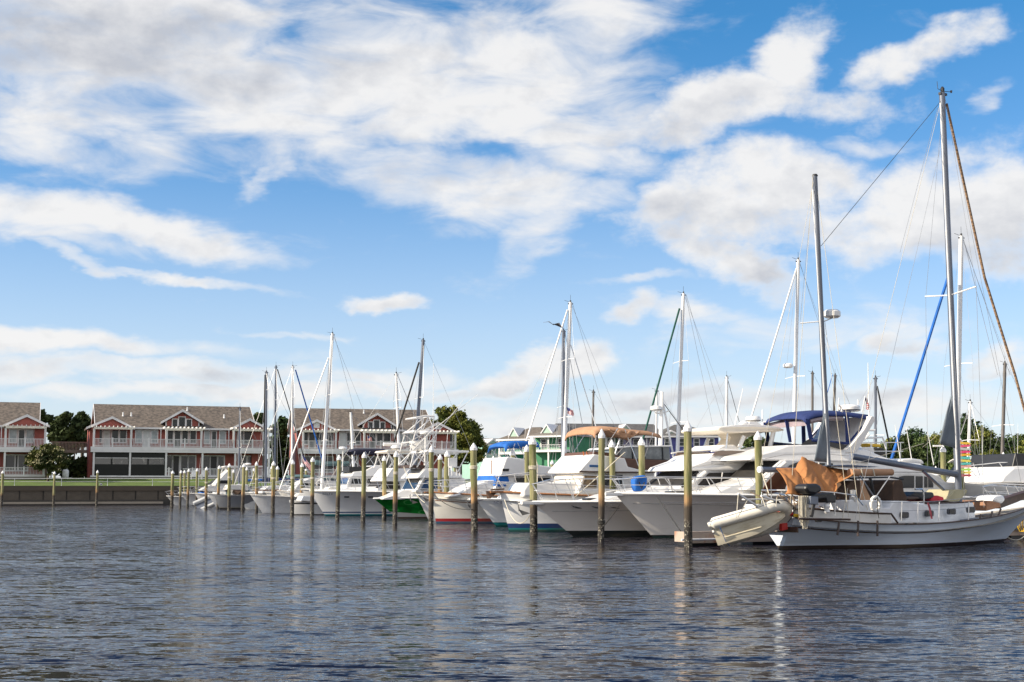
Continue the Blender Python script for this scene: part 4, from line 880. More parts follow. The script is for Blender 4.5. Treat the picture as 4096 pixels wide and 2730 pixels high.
# ---- B11 trawler with blue boot stripe and tan canopy --------------------------
d = motoryacht('trawler_yacht', 2036, 2127, 'white trawler with a blue waterline stripe, teak rail and large tan flybridge canopy', G_SLIP)
hm = zband('hull_b11', [(-.6, (.02, .09, .08)), (.08, (.02, .20, .19)), (.13, (.02, .05, .16)), (.33, (.82, .81, .79))], .3, 1.3, .28, stretch=(.6, .6, 2))
d.hull(12.0, 4.3, 1.66, 1.35, .42, hm, sag=.10, full=.40, wl=.86, flare=.7, rub=('teak', .045), bulwark=.35)
d.rail(.0, .42, .85, 6, .02, .08, ahead=.2)
d.block('foredeck_trunk', M('white'), [(2105, 1960), (2125, 1932), (2420, 1925), (2420, 1985), (2105, 1990)], 1.3, bevel=.08, taper=.08, nose=.25)
d.block('house', M('white'), [(2318, 1965), (2340, 1890), (2620, 1890), (2620, 1975), (2318, 1975)], 1.62, bevel=.03, nose=.05)
d.frontpane('windshield_cover', M('cream'), (2322, 1955), (2339, 1893), 1.6, -1.5, 1.5, th=.03)
d.patch('side_window', mat('curtained_window', (.30, .20, .10), .2, c2=(.06, .05, .04), vscale=2.5, thr=(.4, .6), spec=.8), [(2330, 1950), (2342, 1900), (2388, 1900), (2386, 1950)], 1.6, .02)
d.patch('side_window', mat('grey_window', (.16, .16, .165), .15, c2=(.05, .055, .06), vscale=1.5, thr=(.4, .6), spec=.8), [(2415, 1950), (2420, 1900), (2490, 1900), (2488, 1950)], 1.6, .02)
d.block('flybridge', M('white'), [(2318, 1892), (2318, 1885), (2372, 1824), (2376, 1818), (2500, 1834), (2512, 1868), (2560, 1880), (2620, 1885), (2620, 1893)], 1.75, bevel=.03, nose=.0)
d.stick('flybridge_trim', 'dteak', [(2318, 1887), (2460, 1890), (2620, 1890)], 1.77, .035, both=True)
d.patch('name_plate', mat('blue_plate', (.01, .10, .28), .4), [(2358, 1860), (2358, 1869), (2394, 1870), (2394, 1861)], 1.76, .02, both=False)
d.block('bridge_coaming', mat('brown_coaming', (.10, .045, .03), .6), [(2374, 1820), (2378, 1806), (2440, 1812), (2500, 1832), (2500, 1836)], 1.6, bevel=.02)
d.bimini('flybridge_canopy', M('tan'), [(2380, 1744), (2383, 1726), (2402, 1714), (2440, 1712), (2500, 1718), (2530, 1724), (2600, 1730), (2645, 1742)], 1.6, .10, frame=[(2384, 1742, 2372, 1822), (2400, 1716, 2420, 1822), (2470, 1716, 2400, 1822), (2500, 1720, 2560, 1880), (2548, 1728, 2460, 1826), (2612, 1733, 2560, 1880)])
d.block('canopy_valance', M('tan'), [(2420, 1722), (2500, 1724), (2560, 1732), (2550, 1752), (2530, 1760), (2490, 1745), (2450, 1732)], 1.62, bevel=.01) if False else None
dr = MB(); 
def _dr(i, j):
    q0 = d.p(2430 + 130 * i, 1718 + 10 * i, 1.6); q1 = d.p(2440 + 108 * i, 1730 + 34 * math.sin(math.pi * min(1, i * .95)) * (.3 + .7 * i), 1.6); p_ = q0.lerp(q1, j); return (p_.x, 1.6 + .06 * math.sin(i * 20 + j * 3), p_.z)
dr.grid(_dr, 24, 6); dr.build('canopy_flap', M('tan'), d.root, True, solid=.02)
for x in (2276, 2290, 2302, 2355): d.stick('orange_cleat', mat('varnished_horn', (.48, .13, .03), .4), [(x + 60, 1824), (x + 56, 1806)], 1.2 - (x - 2276) * .02, .035, .012)
q = d.sh(0, 1); MB().box(q.x - .5, q.x + .45, -.16, .16, q.z - .05, q.z + .04).build('bowsprit_plank', M('teak'), d.root)
ab = MB(); ab.tube([(q.x + .4, 0, q.z + .08), (q.x - .2, 0, q.z + .12)], .035); ab.add([(q.x + .5, -.22, q.z - .28), (q.x + .5, .22, q.z - .28), (q.x + .1, 0, q.z - .02), (q.x + .62, 0, q.z + .05)], [(0, 1, 2), (0, 3, 1), (0, 2, 3), (1, 3, 2)]); ab.build('anchor', mat('rusty_anchor', (.09, .05, .03), .7), d.root)
d.stick('mooring_line', 'rope', [(2148, 1992), (2150, 1862), (2142, 1830)], .4, .02)
# ---- B10 small boat, teal boot stripe --------------------------------------
e_ = motoryacht('day_cruiser', 1984, 2107, 'small white cruiser with a teal waterline stripe between the two trawlers', G_SLIP)
hm = zband('hull_b10', [(-.6, (.01, .10, .09)), (.05, (.02, .19, .19)), (.20, (.82, .82, .81))], .25, 1.2, .15)
e_.hull(8.5, 3.1, 1.33, 1.1, 1.05, hm, sag=.02, full=.45, wl=.74, flare=1.0, rub=('wpaint', .04)); e_.pulpit(.35, .2, .08); e_.rail(.01, .5, .75, 7, .018)
e_.block('cabin', M('white'), [(2040, 1990), (2090, 1965), (2200, 1950), (2300, 1950), (2300, 2010), (2040, 2005)], 1.1, taper=.2, nose=.3, bevel=.06)
side_text(e_, 'NC 8381', 2003, 2012, .70, .19, mat('grey_lettering', (.12, .13, .2), .6), 'registration')
# ---- B9 trawler with red boot stripe ----------------------------------------
f = motoryacht('trawler_yacht', 1745, 2095, 'cream white trawler with a red waterline stripe, blue windshield cover and bright blue bimini', G_SLIP)
hm = zband('hull_b9', [(-.6, (.04, .10, .16)), (.06, (.03, .12, .2)), (.10, (.36, .025, .03)), (.24, (.74, .71, .64))], .3, 1.2, .45, stretch=(.6, .6, 2))
f.hull(12.5, 4.2, 1.62, 1.25, .32, hm, sag=.16, full=.40, wl=.86, flare=.75, rub=('teak', .04), bulwark=.3)
f.rail(.0, .42, .72, 8, .018, .08, ahead=.15); f.pulpit(.35, .16, .06, 'teak')
f.stick('upper_strake', 'wpaint', [(1742, 1995), (1800, 2006), (1900, 2018), (2000, 2024)], 1.7, .03) if False else None
f.block('foredeck_trunk', M('white'), [(1840, 1975), (1890, 1945), (1960, 1922), (2100, 1915), (2100, 1990), (1795, 1990)], 1.35, bevel=.08, taper=.1, nose=.3)
f.block('house', M('white'), [(1982, 1955), (1998, 1902), (2230, 1902), (2230, 1975), (1982, 1975)], 1.6, bevel=.03, nose=.05)
f.frontpane('windshield_cover', M('blue'), (1985, 1945), (1996, 1904), 1.55, -1.5, 1.5, th=.06)
f.patch('side_cover', M('blue'), [(1986, 1947), (1999, 1905), (2030, 1905), (2036, 1925), (2022, 1947)], 1.6, .03)
f.patch('side_window', M('glass'), [(2060, 1935), (2062, 1912), (2120, 1912), (2120, 1935)], 1.6, .02); f.patch('side_window', M('glass'), [(2140, 1935), (2140, 1912), (2200, 1912), (2200, 1935)], 1.6, .02)
f.block('flybridge', M('white'), [(2002, 1906), (2002, 1899), (2024, 1834), (2030, 1828), (2090, 1836), (2160, 1862), (2240, 1873), (2240, 1906)], 1.75, bevel=.05)
f.patch('side_vent', M('black'), [(2010, 1876), (2010, 1886), (2034, 1886), (2036, 1876)], 1.75, .03)
f.stick('staff', 'teak', [(1966, 1898), (1966, 1842)], .9, .025)
f.bimini('bimini', M('blue'), [(2022, 1792), (2028, 1780), (2050, 1772), (2100, 1769), (2155, 1773), (2160, 1783)], 1.35, .08, drop=.22, frame=[(2032, 1785, 2070, 1836), (2060, 1775, 2036, 1845), (2070, 1772, 2110, 1850), (2150, 1778, 2090, 1838)])
knuckle(f, .42, .01, .98, .02, M('teak')); knuckle(d, .40, .01, .95, .012)
deck_fittings(d, 3, 1, 3); deck_fittings(f, 3, 1, 4); fenders(f, (.45, .62)); fenders(d, (.5,))
# ---- B8 green hull ------------------------------------------------------------
h = motoryacht('sportfishing_boat', 1592, 2074, 'tower sportfishing boat with a green water-drop painted hull', G_SLIP)
gm_ = bpy.data.materials.new('hull_green_drops'); gm_.use_nodes = True; nt = gm_.node_tree; pb = nt.nodes['Principled BSDF']; t_ = N(nt, 'ShaderNodeTexCoord')
vo = N(nt, 'ShaderNodeTexVoronoi', feature='F1'); vo.inputs['Scale'].default_value = 1.0; nt.links.new(vmath(nt, 'MULTIPLY', t_.outputs['Object'], (1.1, .2, 2.3)), vo.inputs['Vector'])
ring = maprange(nt, vo.outputs['Distance'], .26, .33); ring2 = maprange(nt, vo.outputs['Distance'], .42, .33); rg = math_(nt, 'MULTIPLY', ring, ring2)
gn = noise(nt, t_.outputs['Object'], 1.6, 4)
gc = mixc(nt, maprange(nt, gn, .35, .65), (.006, .13, .016), (.012, .30, .04)); gc = mixc(nt, math_(nt, 'MULTIPLY', rg, maprange(nt, gn, .38, .55)), gc, (.12, .50, .14))
s2 = N(nt, 'ShaderNodeSeparateXYZ'); nt.links.new(t_.outputs['Object'], s2.inputs[0]); lim = math_(nt, 'ADD', s2.outputs[2], math_(nt, 'MULTIPLY', s2.outputs[0], -.075))
gc = mixc(nt, maprange(nt, lim, .34, .38), (.62, .60, .55), gc); gc = mixc(nt, maprange(nt, s2.outputs[2], .07, .09), (.12, .09, .06), gc); gc = mixc(nt, maprange(nt, s2.outputs[2], 1.20, 1.23), gc, WHITE)
nt.links.new(gc, pb.inputs['Base Color']); pb.inputs['Roughness'].default_value = .2
h.hull(13.5, 4.0, 1.20, 1.15, 1.55, gm_, sag=-.08, full=.45, wl=.72, flare=1.1, rub=('wpaint', .05), bulwark=.0); h.rail(.3, .5, .5, 4, .016)
h.block('foredeck', M('white'), [(1540, 1994), (1570, 1985), (1620, 1962), (1700, 1958), (1800, 1958), (1800, 1996), (1540, 2000)], 1.3, bevel=.08, taper=.25, nose=.4)
# ---- B7 long sportfisher -------------------------------------------------------
k = motoryacht('sportfishing_boat', 1300, 2065, 'long white sportfishing boat with dark name lettering and square hull windows', G_SLIP)
hm = zband('hull_b7', [(-.6, (.01, .09, .11)), (.05, (.02, .25, .28)), (.12, WHITE), (.20, (.01, .06, .18)), (.26, (.80, .80, .80))], .22, 1.0, .12)
k.hull(15, 4.8, 1.64, 1.15, 1.05, hm, sag=-.10, full=.40, wl=.74, flare=1.3, rub=('white', .05), bulwark=.0); k.rail(.015, .42, .95, 9, .02, .15)
k.block('foredeck', M('white'), [(1370, 1962), (1400, 1952), (1560, 1945), (1700, 1950), (1700, 1970), (1370, 1970)], 1.6, taper=.3, nose=.4, bevel=.1)
k.block('cabin', M('white'), [(1510, 1958), (1540, 1925), (1700, 1925), (1700, 1968), (1510, 1968)], 1.7, taper=.06, nose=.1, bevel=.05)
k.frontpane('windshield_cover', M('blackc'), (1514, 1955), (1539, 1928), 1.66, -1.4, 1.5, th=.05); k.patch('side_window_cover', M('blackc'), [(1524, 1957), (1548, 1929), (1600, 1929), (1600, 1957)], 1.68, .04)
k.block('flybridge', M('white'), [(1536, 1926), (1536, 1922), (1566, 1880), (1574, 1872), (1640, 1872), (1660, 1925)], 1.75, taper=.06, bevel=.06)
k.patch('portlight', M('glass'), [(1377, 1986), (1377, 1992), (1396, 1992), (1396, 1986)], 1.55, .04, both=False); k.patch('portlight', M('glass'), [(1472, 1986), (1472, 1992), (1492, 1992), (1492, 1986)], 2.12, .04, both=False)
side_text(k, 'BALLY II', 1310, 1977, 1.22, .19, name='boat_name')
k.block('hardtop', M('cream'), [(1545, 1808), (1552, 1801), (1600, 1803), (1650, 1805), (1650, 1811), (1560, 1812)], 1.5, bevel=.03)
for a1 in [(1553, 1810, 1575, 1870), (1560, 1810, 1540, 1870), (1600, 1811, 1560, 1870), (1600, 1811, 1640, 1870), (1645, 1811, 1600, 1870), (1645, 1811, 1655, 1870)]: k.stick('hardtop_strut', 'white', [(a1[0], a1[1]), (a1[2], a1[3])], 1.4, .035, both=True)
k.radar(1583, 1791, 0, .38, .3); k.stick('spreader_arm', 'white', [(1534, 1778), (1625, 1780)], 0, .14)
# ---- B6b big sportfisher with tower, second row ---------------------------------
t = h
t.block('cabin', M('white'), [(1664, 1962), (1690, 1912), (1860, 1912), (1860, 1970), (1664, 1970)], 1.7, taper=.05, nose=.08, bevel=.05)
t.patch('side_window', mat('blue_glass', (.015, .06, .16), .1, spec=.9), [(1684, 1958), (1702, 1920), (1760, 1918), (1760, 1958)], 1.69, .03); t.frontpane('windshield', M('glass'), (1667, 1958), (1689, 1915), 1.66, -1.4, 1.4, th=.03)
t.stick('white_strut', 'white', [(1668, 1962), (1698, 1905)], 1.74, .06)
t.block('flybridge', M('white'), [(1668, 1914), (1672, 1908), (1702, 1874), (1730, 1873), (1800, 1880), (1850, 1900), (1850, 1914)], 1.8, taper=.05, bevel=.06)
t.block('bridge_cover', mat('dark_brown_cover', (.05, .03, .025), .8), [(1640, 1872), (1646, 1860), (1700, 1862), (1705, 1872)], 1.4, bevel=.03)
t.block('hardtop', M('white'), [(1700, 1810), (1712, 1800), (1740, 1798), (1790, 1800), (1877, 1804), (1877, 1811), (1790, 1812), (1760, 1816), (1720, 1814)], 1.7, bevel=.03)
for a1 in [(1655, 1812, 1640, 1872), (1655, 1812, 1720, 1872), (1700, 1812, 1668, 1870), (1740, 1814, 1700, 1872), (1740, 1814, 1800, 1880), (1830, 1811, 1780, 1880), (1870, 1810, 1830, 1890)]: t.stick('hardtop_strut', 'white', [(a1[0], a1[1]), (a1[2], a1[3])], 1.6, .035, both=True)
tw = MB()
for sd in (1, -1):
    for seq in ([(1640, 1806), (1662, 1726)], [(1708, 1800), (1738, 1665)], [(1655, 1765), (1742, 1765)], [(1660, 1730), (1742, 1728)], [(1648, 1780), (1740, 1730)], [(1650, 1730), (1742, 1790)], [(1655, 1800), (1735, 1760)], [(1669, 1722), (1737, 1664)], [(1690, 1722), (1712, 1672)], [(1664, 1670), (1700, 1663), (1736, 1664)], [(1664, 1673), (1700, 1668), (1736, 1667)], [(1742, 1728), (1732, 1800)]):
        P = t.pts(seq, 1.1); tw.tube([(p.x, p.y * sd, p.z) for p in P], .034, 5)
for (x, y) in ((1664, 1671), (1736, 1665), (1655, 1728), (1742, 1728), (1648, 1768), (1742, 1765)):
    p_ = t.p(x, y, 1.1); tw.tube([(p_.x, 1.1, p_.z), (p_.x, -1.1, p_.z)], .034, 5)
tw.build('tuna_tower', M('white'), t.root, True)
t.block('tower_seat', M('white'), [(1655, 1722), (1731, 1718), (1731, 1723), (1655, 1732)], 1.0, bevel=.02); q = t.p(1677, 1785, 0); MB().lathe([(.35, -.3), (.6, .0), (.62, .3), (.0, .32)], q, 20).build('tower_drum', M('white'), t.root, True)
t.radar(1702, 1733, 1.2, .36, .25); t.stick('radar_post', 'white', [(1702, 1738), (1698, 1900)], 1.2, .06)
ot = MB()
for seq in ([(1645, 1868), (1700, 1795), (1853, 1602)], [(1590, 1865), (1720, 1730), (1910, 1580)]): ot.tube(t.pts(seq, 1.8), .035, 5, .012)
ot.build('outrigger', M('white'), t.root, True)
for seq in ([(1732, 1790), (1734, 1452)], [(1742, 1790), (1750, 1660)], [(1785, 1800), (1791, 1730)], [(1660, 1820), (1702, 1740)]): t.stick('antenna', 'white', seq, 0, .028, .01)
tb_ = motoryacht('walkaround_boat', 1716, 2084, 'white boat whose small bow shows between the green hull and the red-striped trawler', G_SLIP)
tb_.hull(9, 3.0, 1.45, 1.1, .75, mat('hull_slot', WHITE, .3, var=.05), sag=.0, full=.45, wl=.74, flare=1.1, rub=('white', .04)); tb_.pulpit(.3, .18, .08); tb_.rail(.01, .4, .7, 5, .016)
# ---- B6 cruiser with long low flybridge -----------------------------------------
g6 = motoryacht('flybridge_cruiser', 1264, 2054, 'white cruiser with a swept low flybridge and navy bimini behind the long sportfishing boat', G_SLIP)
g6.hull(13, 4.4, 1.75, 1.2, 1.1, zband('hull_b6', [(-.6, (.02, .02, .02)), (.1, (.78, .78, .77))], .25, 1, .2), sag=.0, full=.42, wl=.76, flare=1.1, rub=('white', .05), bulwark=.0); g6.rail(.01, .3, .95, 6, .02)
g6.block('cabin', M('white'), [(1388, 1945), (1402, 1906), (1560, 1906), (1560, 1960), (1388, 1960)], 1.7, taper=.05, nose=.08, bevel=.05)
g6.patch('side_window', M('glass'), [(1406, 1932), (1410, 1916), (1445, 1916), (1445, 1940), (1404, 1940)], 1.7, .03); g6.patch('side_window', M('glass'), [(1468, 1934), (1468, 1916), (1500, 1916), (1500, 1934)], 1.7, .03); g6.frontpane('windshield', MATS['blue_glass'], (1390, 1940), (1400, 1912), 1.66, -1.4, 1.4, th=.03)
g6.block('flybridge', M('white'), [(1402, 1908), (1406, 1903), (1416, 1888), (1460, 1884), (1490, 1868), (1502, 1862), (1530, 1862), (1545, 1905)], 1.8, taper=.04, bevel=.05)
g6.bimini('bimini', M('dnavy'), [(1412, 1815), (1420, 1806), (1440, 1803), (1480, 1802), (1545, 1804), (1550, 1812)], 1.4, .16, drop=.25, frame=[(1380, 1812, 1460, 1884), (1420, 1806, 1395, 1886), (1480, 1806, 1440, 1884), (1545, 1810, 1490, 1868), (1460, 1806, 1500, 1866)])
g6.block('bridge_curtain', M('black'), [(1396, 1888), (1398, 1868), (1490, 1868), (1480, 1884)], 1.5, bevel=.02); g6.radar(1372, 1794, 1, .3, .22); g6.stick('radar_post', 'white', [(1372, 1800), (1370, 1885)], 1, .035)
# ---- B5 / B4 / B2 / B1 ------------------------------------------------------------
g5 = motoryacht('workboat_cruiser', 1128, 2046, 'white boat with a long brown bowsprit plank and boarding platform, left of the long sportfisher', G_SLIP)
g5.hull(11, 3.9, 1.62, 1.2, .6, zband('hull_b5', [(-.6, (.05, .05, .05)), (.05, (.78, .75, .70))], .35, 1, .35), sag=.05, full=.42, wl=.8, flare=.9, rub=('offwhite', .04)); g5.rail(.0, .4, .9, 6, .02)
g5.block('cabin', M('white'), [(1170, 1972), (1195, 1935), (1235, 1915), (1345, 1915), (1345, 1975), (1170, 1980)], 1.4, nose=.1, bevel=.06); q = g5.sh(0, 1); MB().box(q.x - .5, q.x + 1.6, -.15, .15, q.z, q.z + .1).build('bowsprit_plank', M('teak'), g5.root)
g5.patch('side_window', M('glass'), [(1205, 1948), (1210, 1932), (1280, 1932), (1280, 1948)], 1.38, .03)
lr = g5.p(1281, 1940, 1.2); MB().tube([(lr.x + .36 * math.cos(a_ * math.pi / 8), 1.55, lr.z + .36 * math.sin(a_ * math.pi / 8)) for a_ in range(17)], .08, 7).build('life_ring', M('offwhite'), g5.root, True)
g5.stick('furled_cover', 'teal', [(1262, 1850), (1300, 1856), (1395, 1855)], 0, .22); g5.stick('grey_cover', 'black', [(1215, 1872), (1340, 1868)], 0, .12)
gp = motoryacht('swim_platform_boat', 1175, 2060, 'low white catamaran hull with a black side band beside the sportfisher bow', G_SLIP)
gp.hull(6.5, 2.4, 1.0, .9, .35, zband('hull_gp', [(-.6, (.03, .03, .03)), (.04, (.80, .79, .77)), (.72, (.03, .03, .03)), (.82, (.75, .75, .74))], .3, 1, .15), sag=0, full=.5, wl=.85, flare=.4)
gp.block('cabin', M('white'), [(1205, 2005), (1215, 1985), (1290, 1985), (1290, 2010)], .9, bevel=.04)
g4 = motoryacht('walkaround_boat', 1040, 2041, 'white boat with a small green fish emblem on its bow', G_SLIP)
g4.hull(10.5, 3.7, 1.45, 1.05, .95, zband('hull_b4', [(-.6, (.02, .03, .025)), (.1, (.03, .12, .08)), (.16, (.78, .77, .74))], .25, 1, .25), sag=.0, full=.42, wl=.76, flare=1.1, rub=('white', .04)); g4.rail(.0, .4, .9, 6, .02)
g4.block('cabin', M('white'), [(1050, 1965), (1075, 1945), (1160, 1940), (1160, 1972), (1050, 1975)], 1.3, nose=.2, bevel=.06)
em = g4.patch('fish_emblem', mat('green_emblem', (.01, .16, .09), .5), [(1034, 1983), (1040, 1980), (1052, 1983), (1058, 1981), (1056, 1986), (1046, 1988), (1038, 1986)], 1.42, .05, both=False)
g2 = motoryacht('motorboat', 770, 2024, 'second white motorboat from the left, behind the greenish pile', G_SLIP)
g2.hull(8.5, 3.0, 1.35, .95, 1.5, zband('hull_b2', [(-.6, (.02, .02, .02)), (.06, (.80, .78, .74))], .25, 1, .25), sag=.0, full=.45, wl=.74, flare=1.1, rub=('white', .04)); g2.rail(.01, .5, .7, 6, .022)
g2.block('cabin', M('white'), [(800, 1962), (825, 1948), (850, 1935), (890, 1925), (905, 1935), (905, 1968)], 1.05, nose=.15, bevel=.06); g2.block('windshield', M('glass'), [(838, 1940), (862, 1920), (895, 1918), (895, 1935)], .95, bevel=.02)
g1 = motoryacht('motorboat', 704, 2012, 'leftmost white motorboat with its bow pulpit over the seawall walkway', G_SLIP)
g1.hull(8.5, 3.0, 1.55, 1.0, 1.2, zband('hull_b1', [(-.6, (.02, .02, .02)), (.2, (.80, .78, .74))], .25, 1, .25), sag=.0, full=.45, wl=.74, flare=1.1, rub=('white', .04)); g1.rail(.01, .5, .75, 6, .022); g1.pulpit(.5, .2, .08)
g1.block('cabin', M('white'), [(720, 1957), (740, 1945), (800, 1940), (800, 1960)], .95, nose=.2, bevel=.06)
# grey catamaran / sailboat hull
g3 = motoryacht('catamaran', 878, 2038, 'grey flat-sided catamaran with a cluttered deck among the far left slips', G_SLIP)
g3.hull(9.5, 3.6, 1.25, 1.2, .5, zband('hull_b3', [(-.6, (.02, .02, .02)), (.12, (.20, .19, .17)), (.2, (.22, .23, .25))], .4, 1.2, .35), sag=-.05, full=.6, wl=.8, flare=.5)
r_ = random.Random(5)
for i in range(16):
    x, y = r_.uniform(890, 985), r_.uniform(1950, 1975); q = g3.p(x, y, r_.uniform(-.8, 1.2)); s_ = r_.uniform(.12, .34)
    o = MB().box(-s_, s_, -s_ * .7, s_ * .7, -s_ * .6, s_ * .6).build('deck_gear', M(r_.choice(['white', 'offwhite', 'black', 'teal', 'red', 'dbrown', 'alu'])), g3.root, bevel=.04); o.location = q; o.rotation_euler = (r_.uniform(0, 1), r_.uniform(0, 1), r_.uniform(0, 3))
g3.block('deck_house', M('offwhite'), [(905, 1960), (915, 1940), (990, 1938), (995, 1962)], .9, bevel=.05)
# small flybridge boat behind the far left ones
g0 = Boat('flybridge_boat', G(905, 2026), HEAD, 'small flybridge boat with a white hardtop behind the catamaran', 'motorboat', G_SLIP)
g0.hull(10, 3.6, 1.5, 1.1, .8, mat('hull_b0', WHITE, .3, var=.06), sag=0, full=.42); g0.block('cabin', M('white'), [(862, 1936), (895, 1900), (915, 1880), (940, 1880), (945, 1935), (862, 1945)], 1.3, bevel=.05, nose=.1); g0.block('windscreen', M('glass'), [(872, 1935), (884, 1922), (935, 1922), (935, 1935)], 1.32, bevel=.01)
g0.block('canvas_enclosure', mat('pale_canvas', (.62, .58, .52), .8, var=.1, bump=.4, bscale=4), [(940, 1888), (948, 1878), (975, 1880), (975, 1925), (938, 1925)], 1.2, bevel=.05)
g0.block('hardtop', M('offwhite'), [(893, 1869), (905, 1864), (1052, 1864), (1052, 1870), (900, 1873)], 1.2, bevel=.02); g0.radar(993, 1857, 0, .3, .2)
for a1 in [(905, 1870, 890, 1920), (935, 1870, 905, 1915), (935, 1870, 960, 1920), (1000, 1870, 1020, 1930), (1048, 1870, 1050, 1930)]: g0.stick('hardtop_strut', 'white', [(a1[0], a1[1]), (a1[2], a1[3])], 1.1, .03, both=True)
# ================================================================ the ketch, its dinghy and the dock
KD = 34.0
K = Boat('ketch', (16.75, 47.3, 0), KD, 'old white ketch with two masts, brown tarp, portlights and dark rub rails alongside the dock', 'sailboat', None, near=-1)
hm = zband('hull_ketch', [(-.6, (.03, .02, .02)), (.10, (.68, .76, .87))], .42, 1.0, .30, stretch=(.35, .35, 3), bump=.12, bscale=1.2)
K.wine = 1
K.hull(10.6, 3.5, 1.50, .95, 2.3, hm, sag=.46, full=.40, wl=.80, flare=.55, taper=.55, transom=.25, bulwark=.22, deckm=mat('worn_deck', (.42, .38, .32), .8), rub=('dteak', .022), fp=1.9)
# wine-glass stern board
def rubline(z_off, name, r=.018, t0=.12, t1=.99, m='dteak'):
    for sd in (1, -1):
        b_ = MB(); P = []
        for i in range(19):
            t = t0 + (t1 - t0) * i / 18; z1 = K.sheer(t); v = (z1 - z_off - K.zlow) / (z1 - K.zlow); q = K.hp(t, v, sd); P.append((q.x, q.y + .015 * sd, q.z))
        b_.tube(P, r, 5); b_.build(name, M(m), K.root, True)
rubline(.27, 'rub_strake')
# raised quarter bulwark
b_ = MB(); P = []
for i in range(9):
    t = 1.0 - .27 * i / 8; q = K.sh(t, -1, .02, 0); P.append(q)
for a_, c_ in zip(P[:-1], P[1:]): b_.add([a_, c_, c_ + Vector((0, 0, .30)), a_ + Vector((0, 0, .30)), a_ + Vector((0, .05, 0)), c_ + Vector((0, .05, 0)), c_ + Vector((0, .05, .30)), a_ + Vector((0, .05, .30))], [(0, 1, 2, 3), (7, 6, 5, 4), (2, 6, 7, 3), (0, 3, 7, 4), (1, 5, 6, 2)])
b_.build('quarter_bulwark', M('offwhite'), K.root)
b_ = MB(); b_.tube([p + Vector((0, 0, .31)) for p in P] + [P[-1] + Vector((.28, 0, .03))], .03, 6); b_.build('quarter_rail', M('dteak'), K.root, True)
# cabin trunks
K.block('cabin_trunk', M('wpaint'), [(3573, 2095), (3573, 2004), (3640, 2006), (3700, 2014), (3930, 2008), (3940, 2013), (3945, 2080), (3800, 2095)], 1.22, bevel=.05, taper=.06, nose=.32)
K.block('after_coaming', M('wpaint'), [(3395, 2095), (3395, 2003), (3410, 2001), (3530, 2002), (3530, 2032), (3560, 2032), (3575, 2005), (3600, 2004), (3600, 2095)], 1.18, bevel=.03)
K.stick('cabin_rail', 'dteak', [(3700, 2013), (3820, 2012), (3930, 2005)], 1.1, .03, both=True)
K.block('fore_box', M('teak'), [(3945, 2045), (3948, 2003), (4000, 2012), (4005, 2030)], .6, bevel=.02)
for (x, y) in ((3516, 2063), (3619, 2061), (3718, 2055), (3807, 2047), (3884, 2040)):
    w_, h_ = 15, 12
    fr0 = K.patch('portlight', mat('portlight_frame', (.05, .055, .07), .4), [(x - w_, y - h_ + 4), (x - w_ + 4, y - h_), (x + w_ - 4, y - h_), (x + w_, y - h_ + 4), (x + w_, y + h_ - 4), (x + w_ - 4, y + h_), (x - w_ + 4, y + h_), (x - w_, y + h_ - 4)], 1.24, .02, both=False)
    K.patch('pane', M('glass'), [(x - 10, y - 7), (x + 10, y - 7), (x + 10, y + 8), (x - 10, y + 8)], 1.255, .02, fr0, both=False)
K.patch('hull_port', M('black'), [(3263, 2080), (3268, 2077), (3283, 2078), (3285, 2086), (3280, 2090), (3265, 2089)], 1.42, .04, both=False)
for x, y in ((3623, 2094), (3656, 2092)): K.patch('scupper', M('black'), [(x, y), (x + 8, y), (x + 8, y + 5), (x, y + 5)], 1.74, .03, both=False)
for (x0, y0, x1, y1) in ((3357, 2086, 3350, 2142), (3433, 2084, 3432, 2146), (3510, 2083, 3510, 2146), (3923, 2058, 3912, 2120), (3969, 2046, 3955, 2096), (4003, 2036, 3988, 2080)):
    t_ = 1 - (x0 - 3120) / 1000.0; yl = K.half(max(.05, min(.95, t_ * .95)), .7) + .02
    P = K.pts([(x0, y0), (x1, y1)], yl); MB().tube([P[0], P[1]], .035, 5).build('chainplate', mat('rusty_strap', (.075, .055, .05), .7), K.root, True)
K.patch('hull_patch', mat('worn_grey_patch', (.16, .18, .22), .7), [(3845, 2080), (3912, 2070), (3914, 2094), (3846, 2102)], K.half(.24, .66), .02, both=False)
for x in (3605, 3670, 3755, 3873): P = K.pts([(x, 2085), (x + 3, 2008)], 1.66 if x < 3800 else 1.5); MB().tube(P, .018, 6).build('stanchion', M('chrome'), K.root, True)
K.stick('lifeline', 'wire', [(3475, 2008), (3605, 2011), (3670, 2010), (3755, 2005), (3873, 1993), (3960, 1970)], 1.6, .01); K.stick('lifeline', 'wire', [(3600, 2045), (3755, 2040), (3873, 2030)], 1.6, .008)
# bowsprit
K.block('bowsprit', M('dteak'), [(3985, 2024), (4020, 1995), (4180, 1945), (4185, 1955), (4070, 2010), (4000, 2036)], .16, bevel=.02)
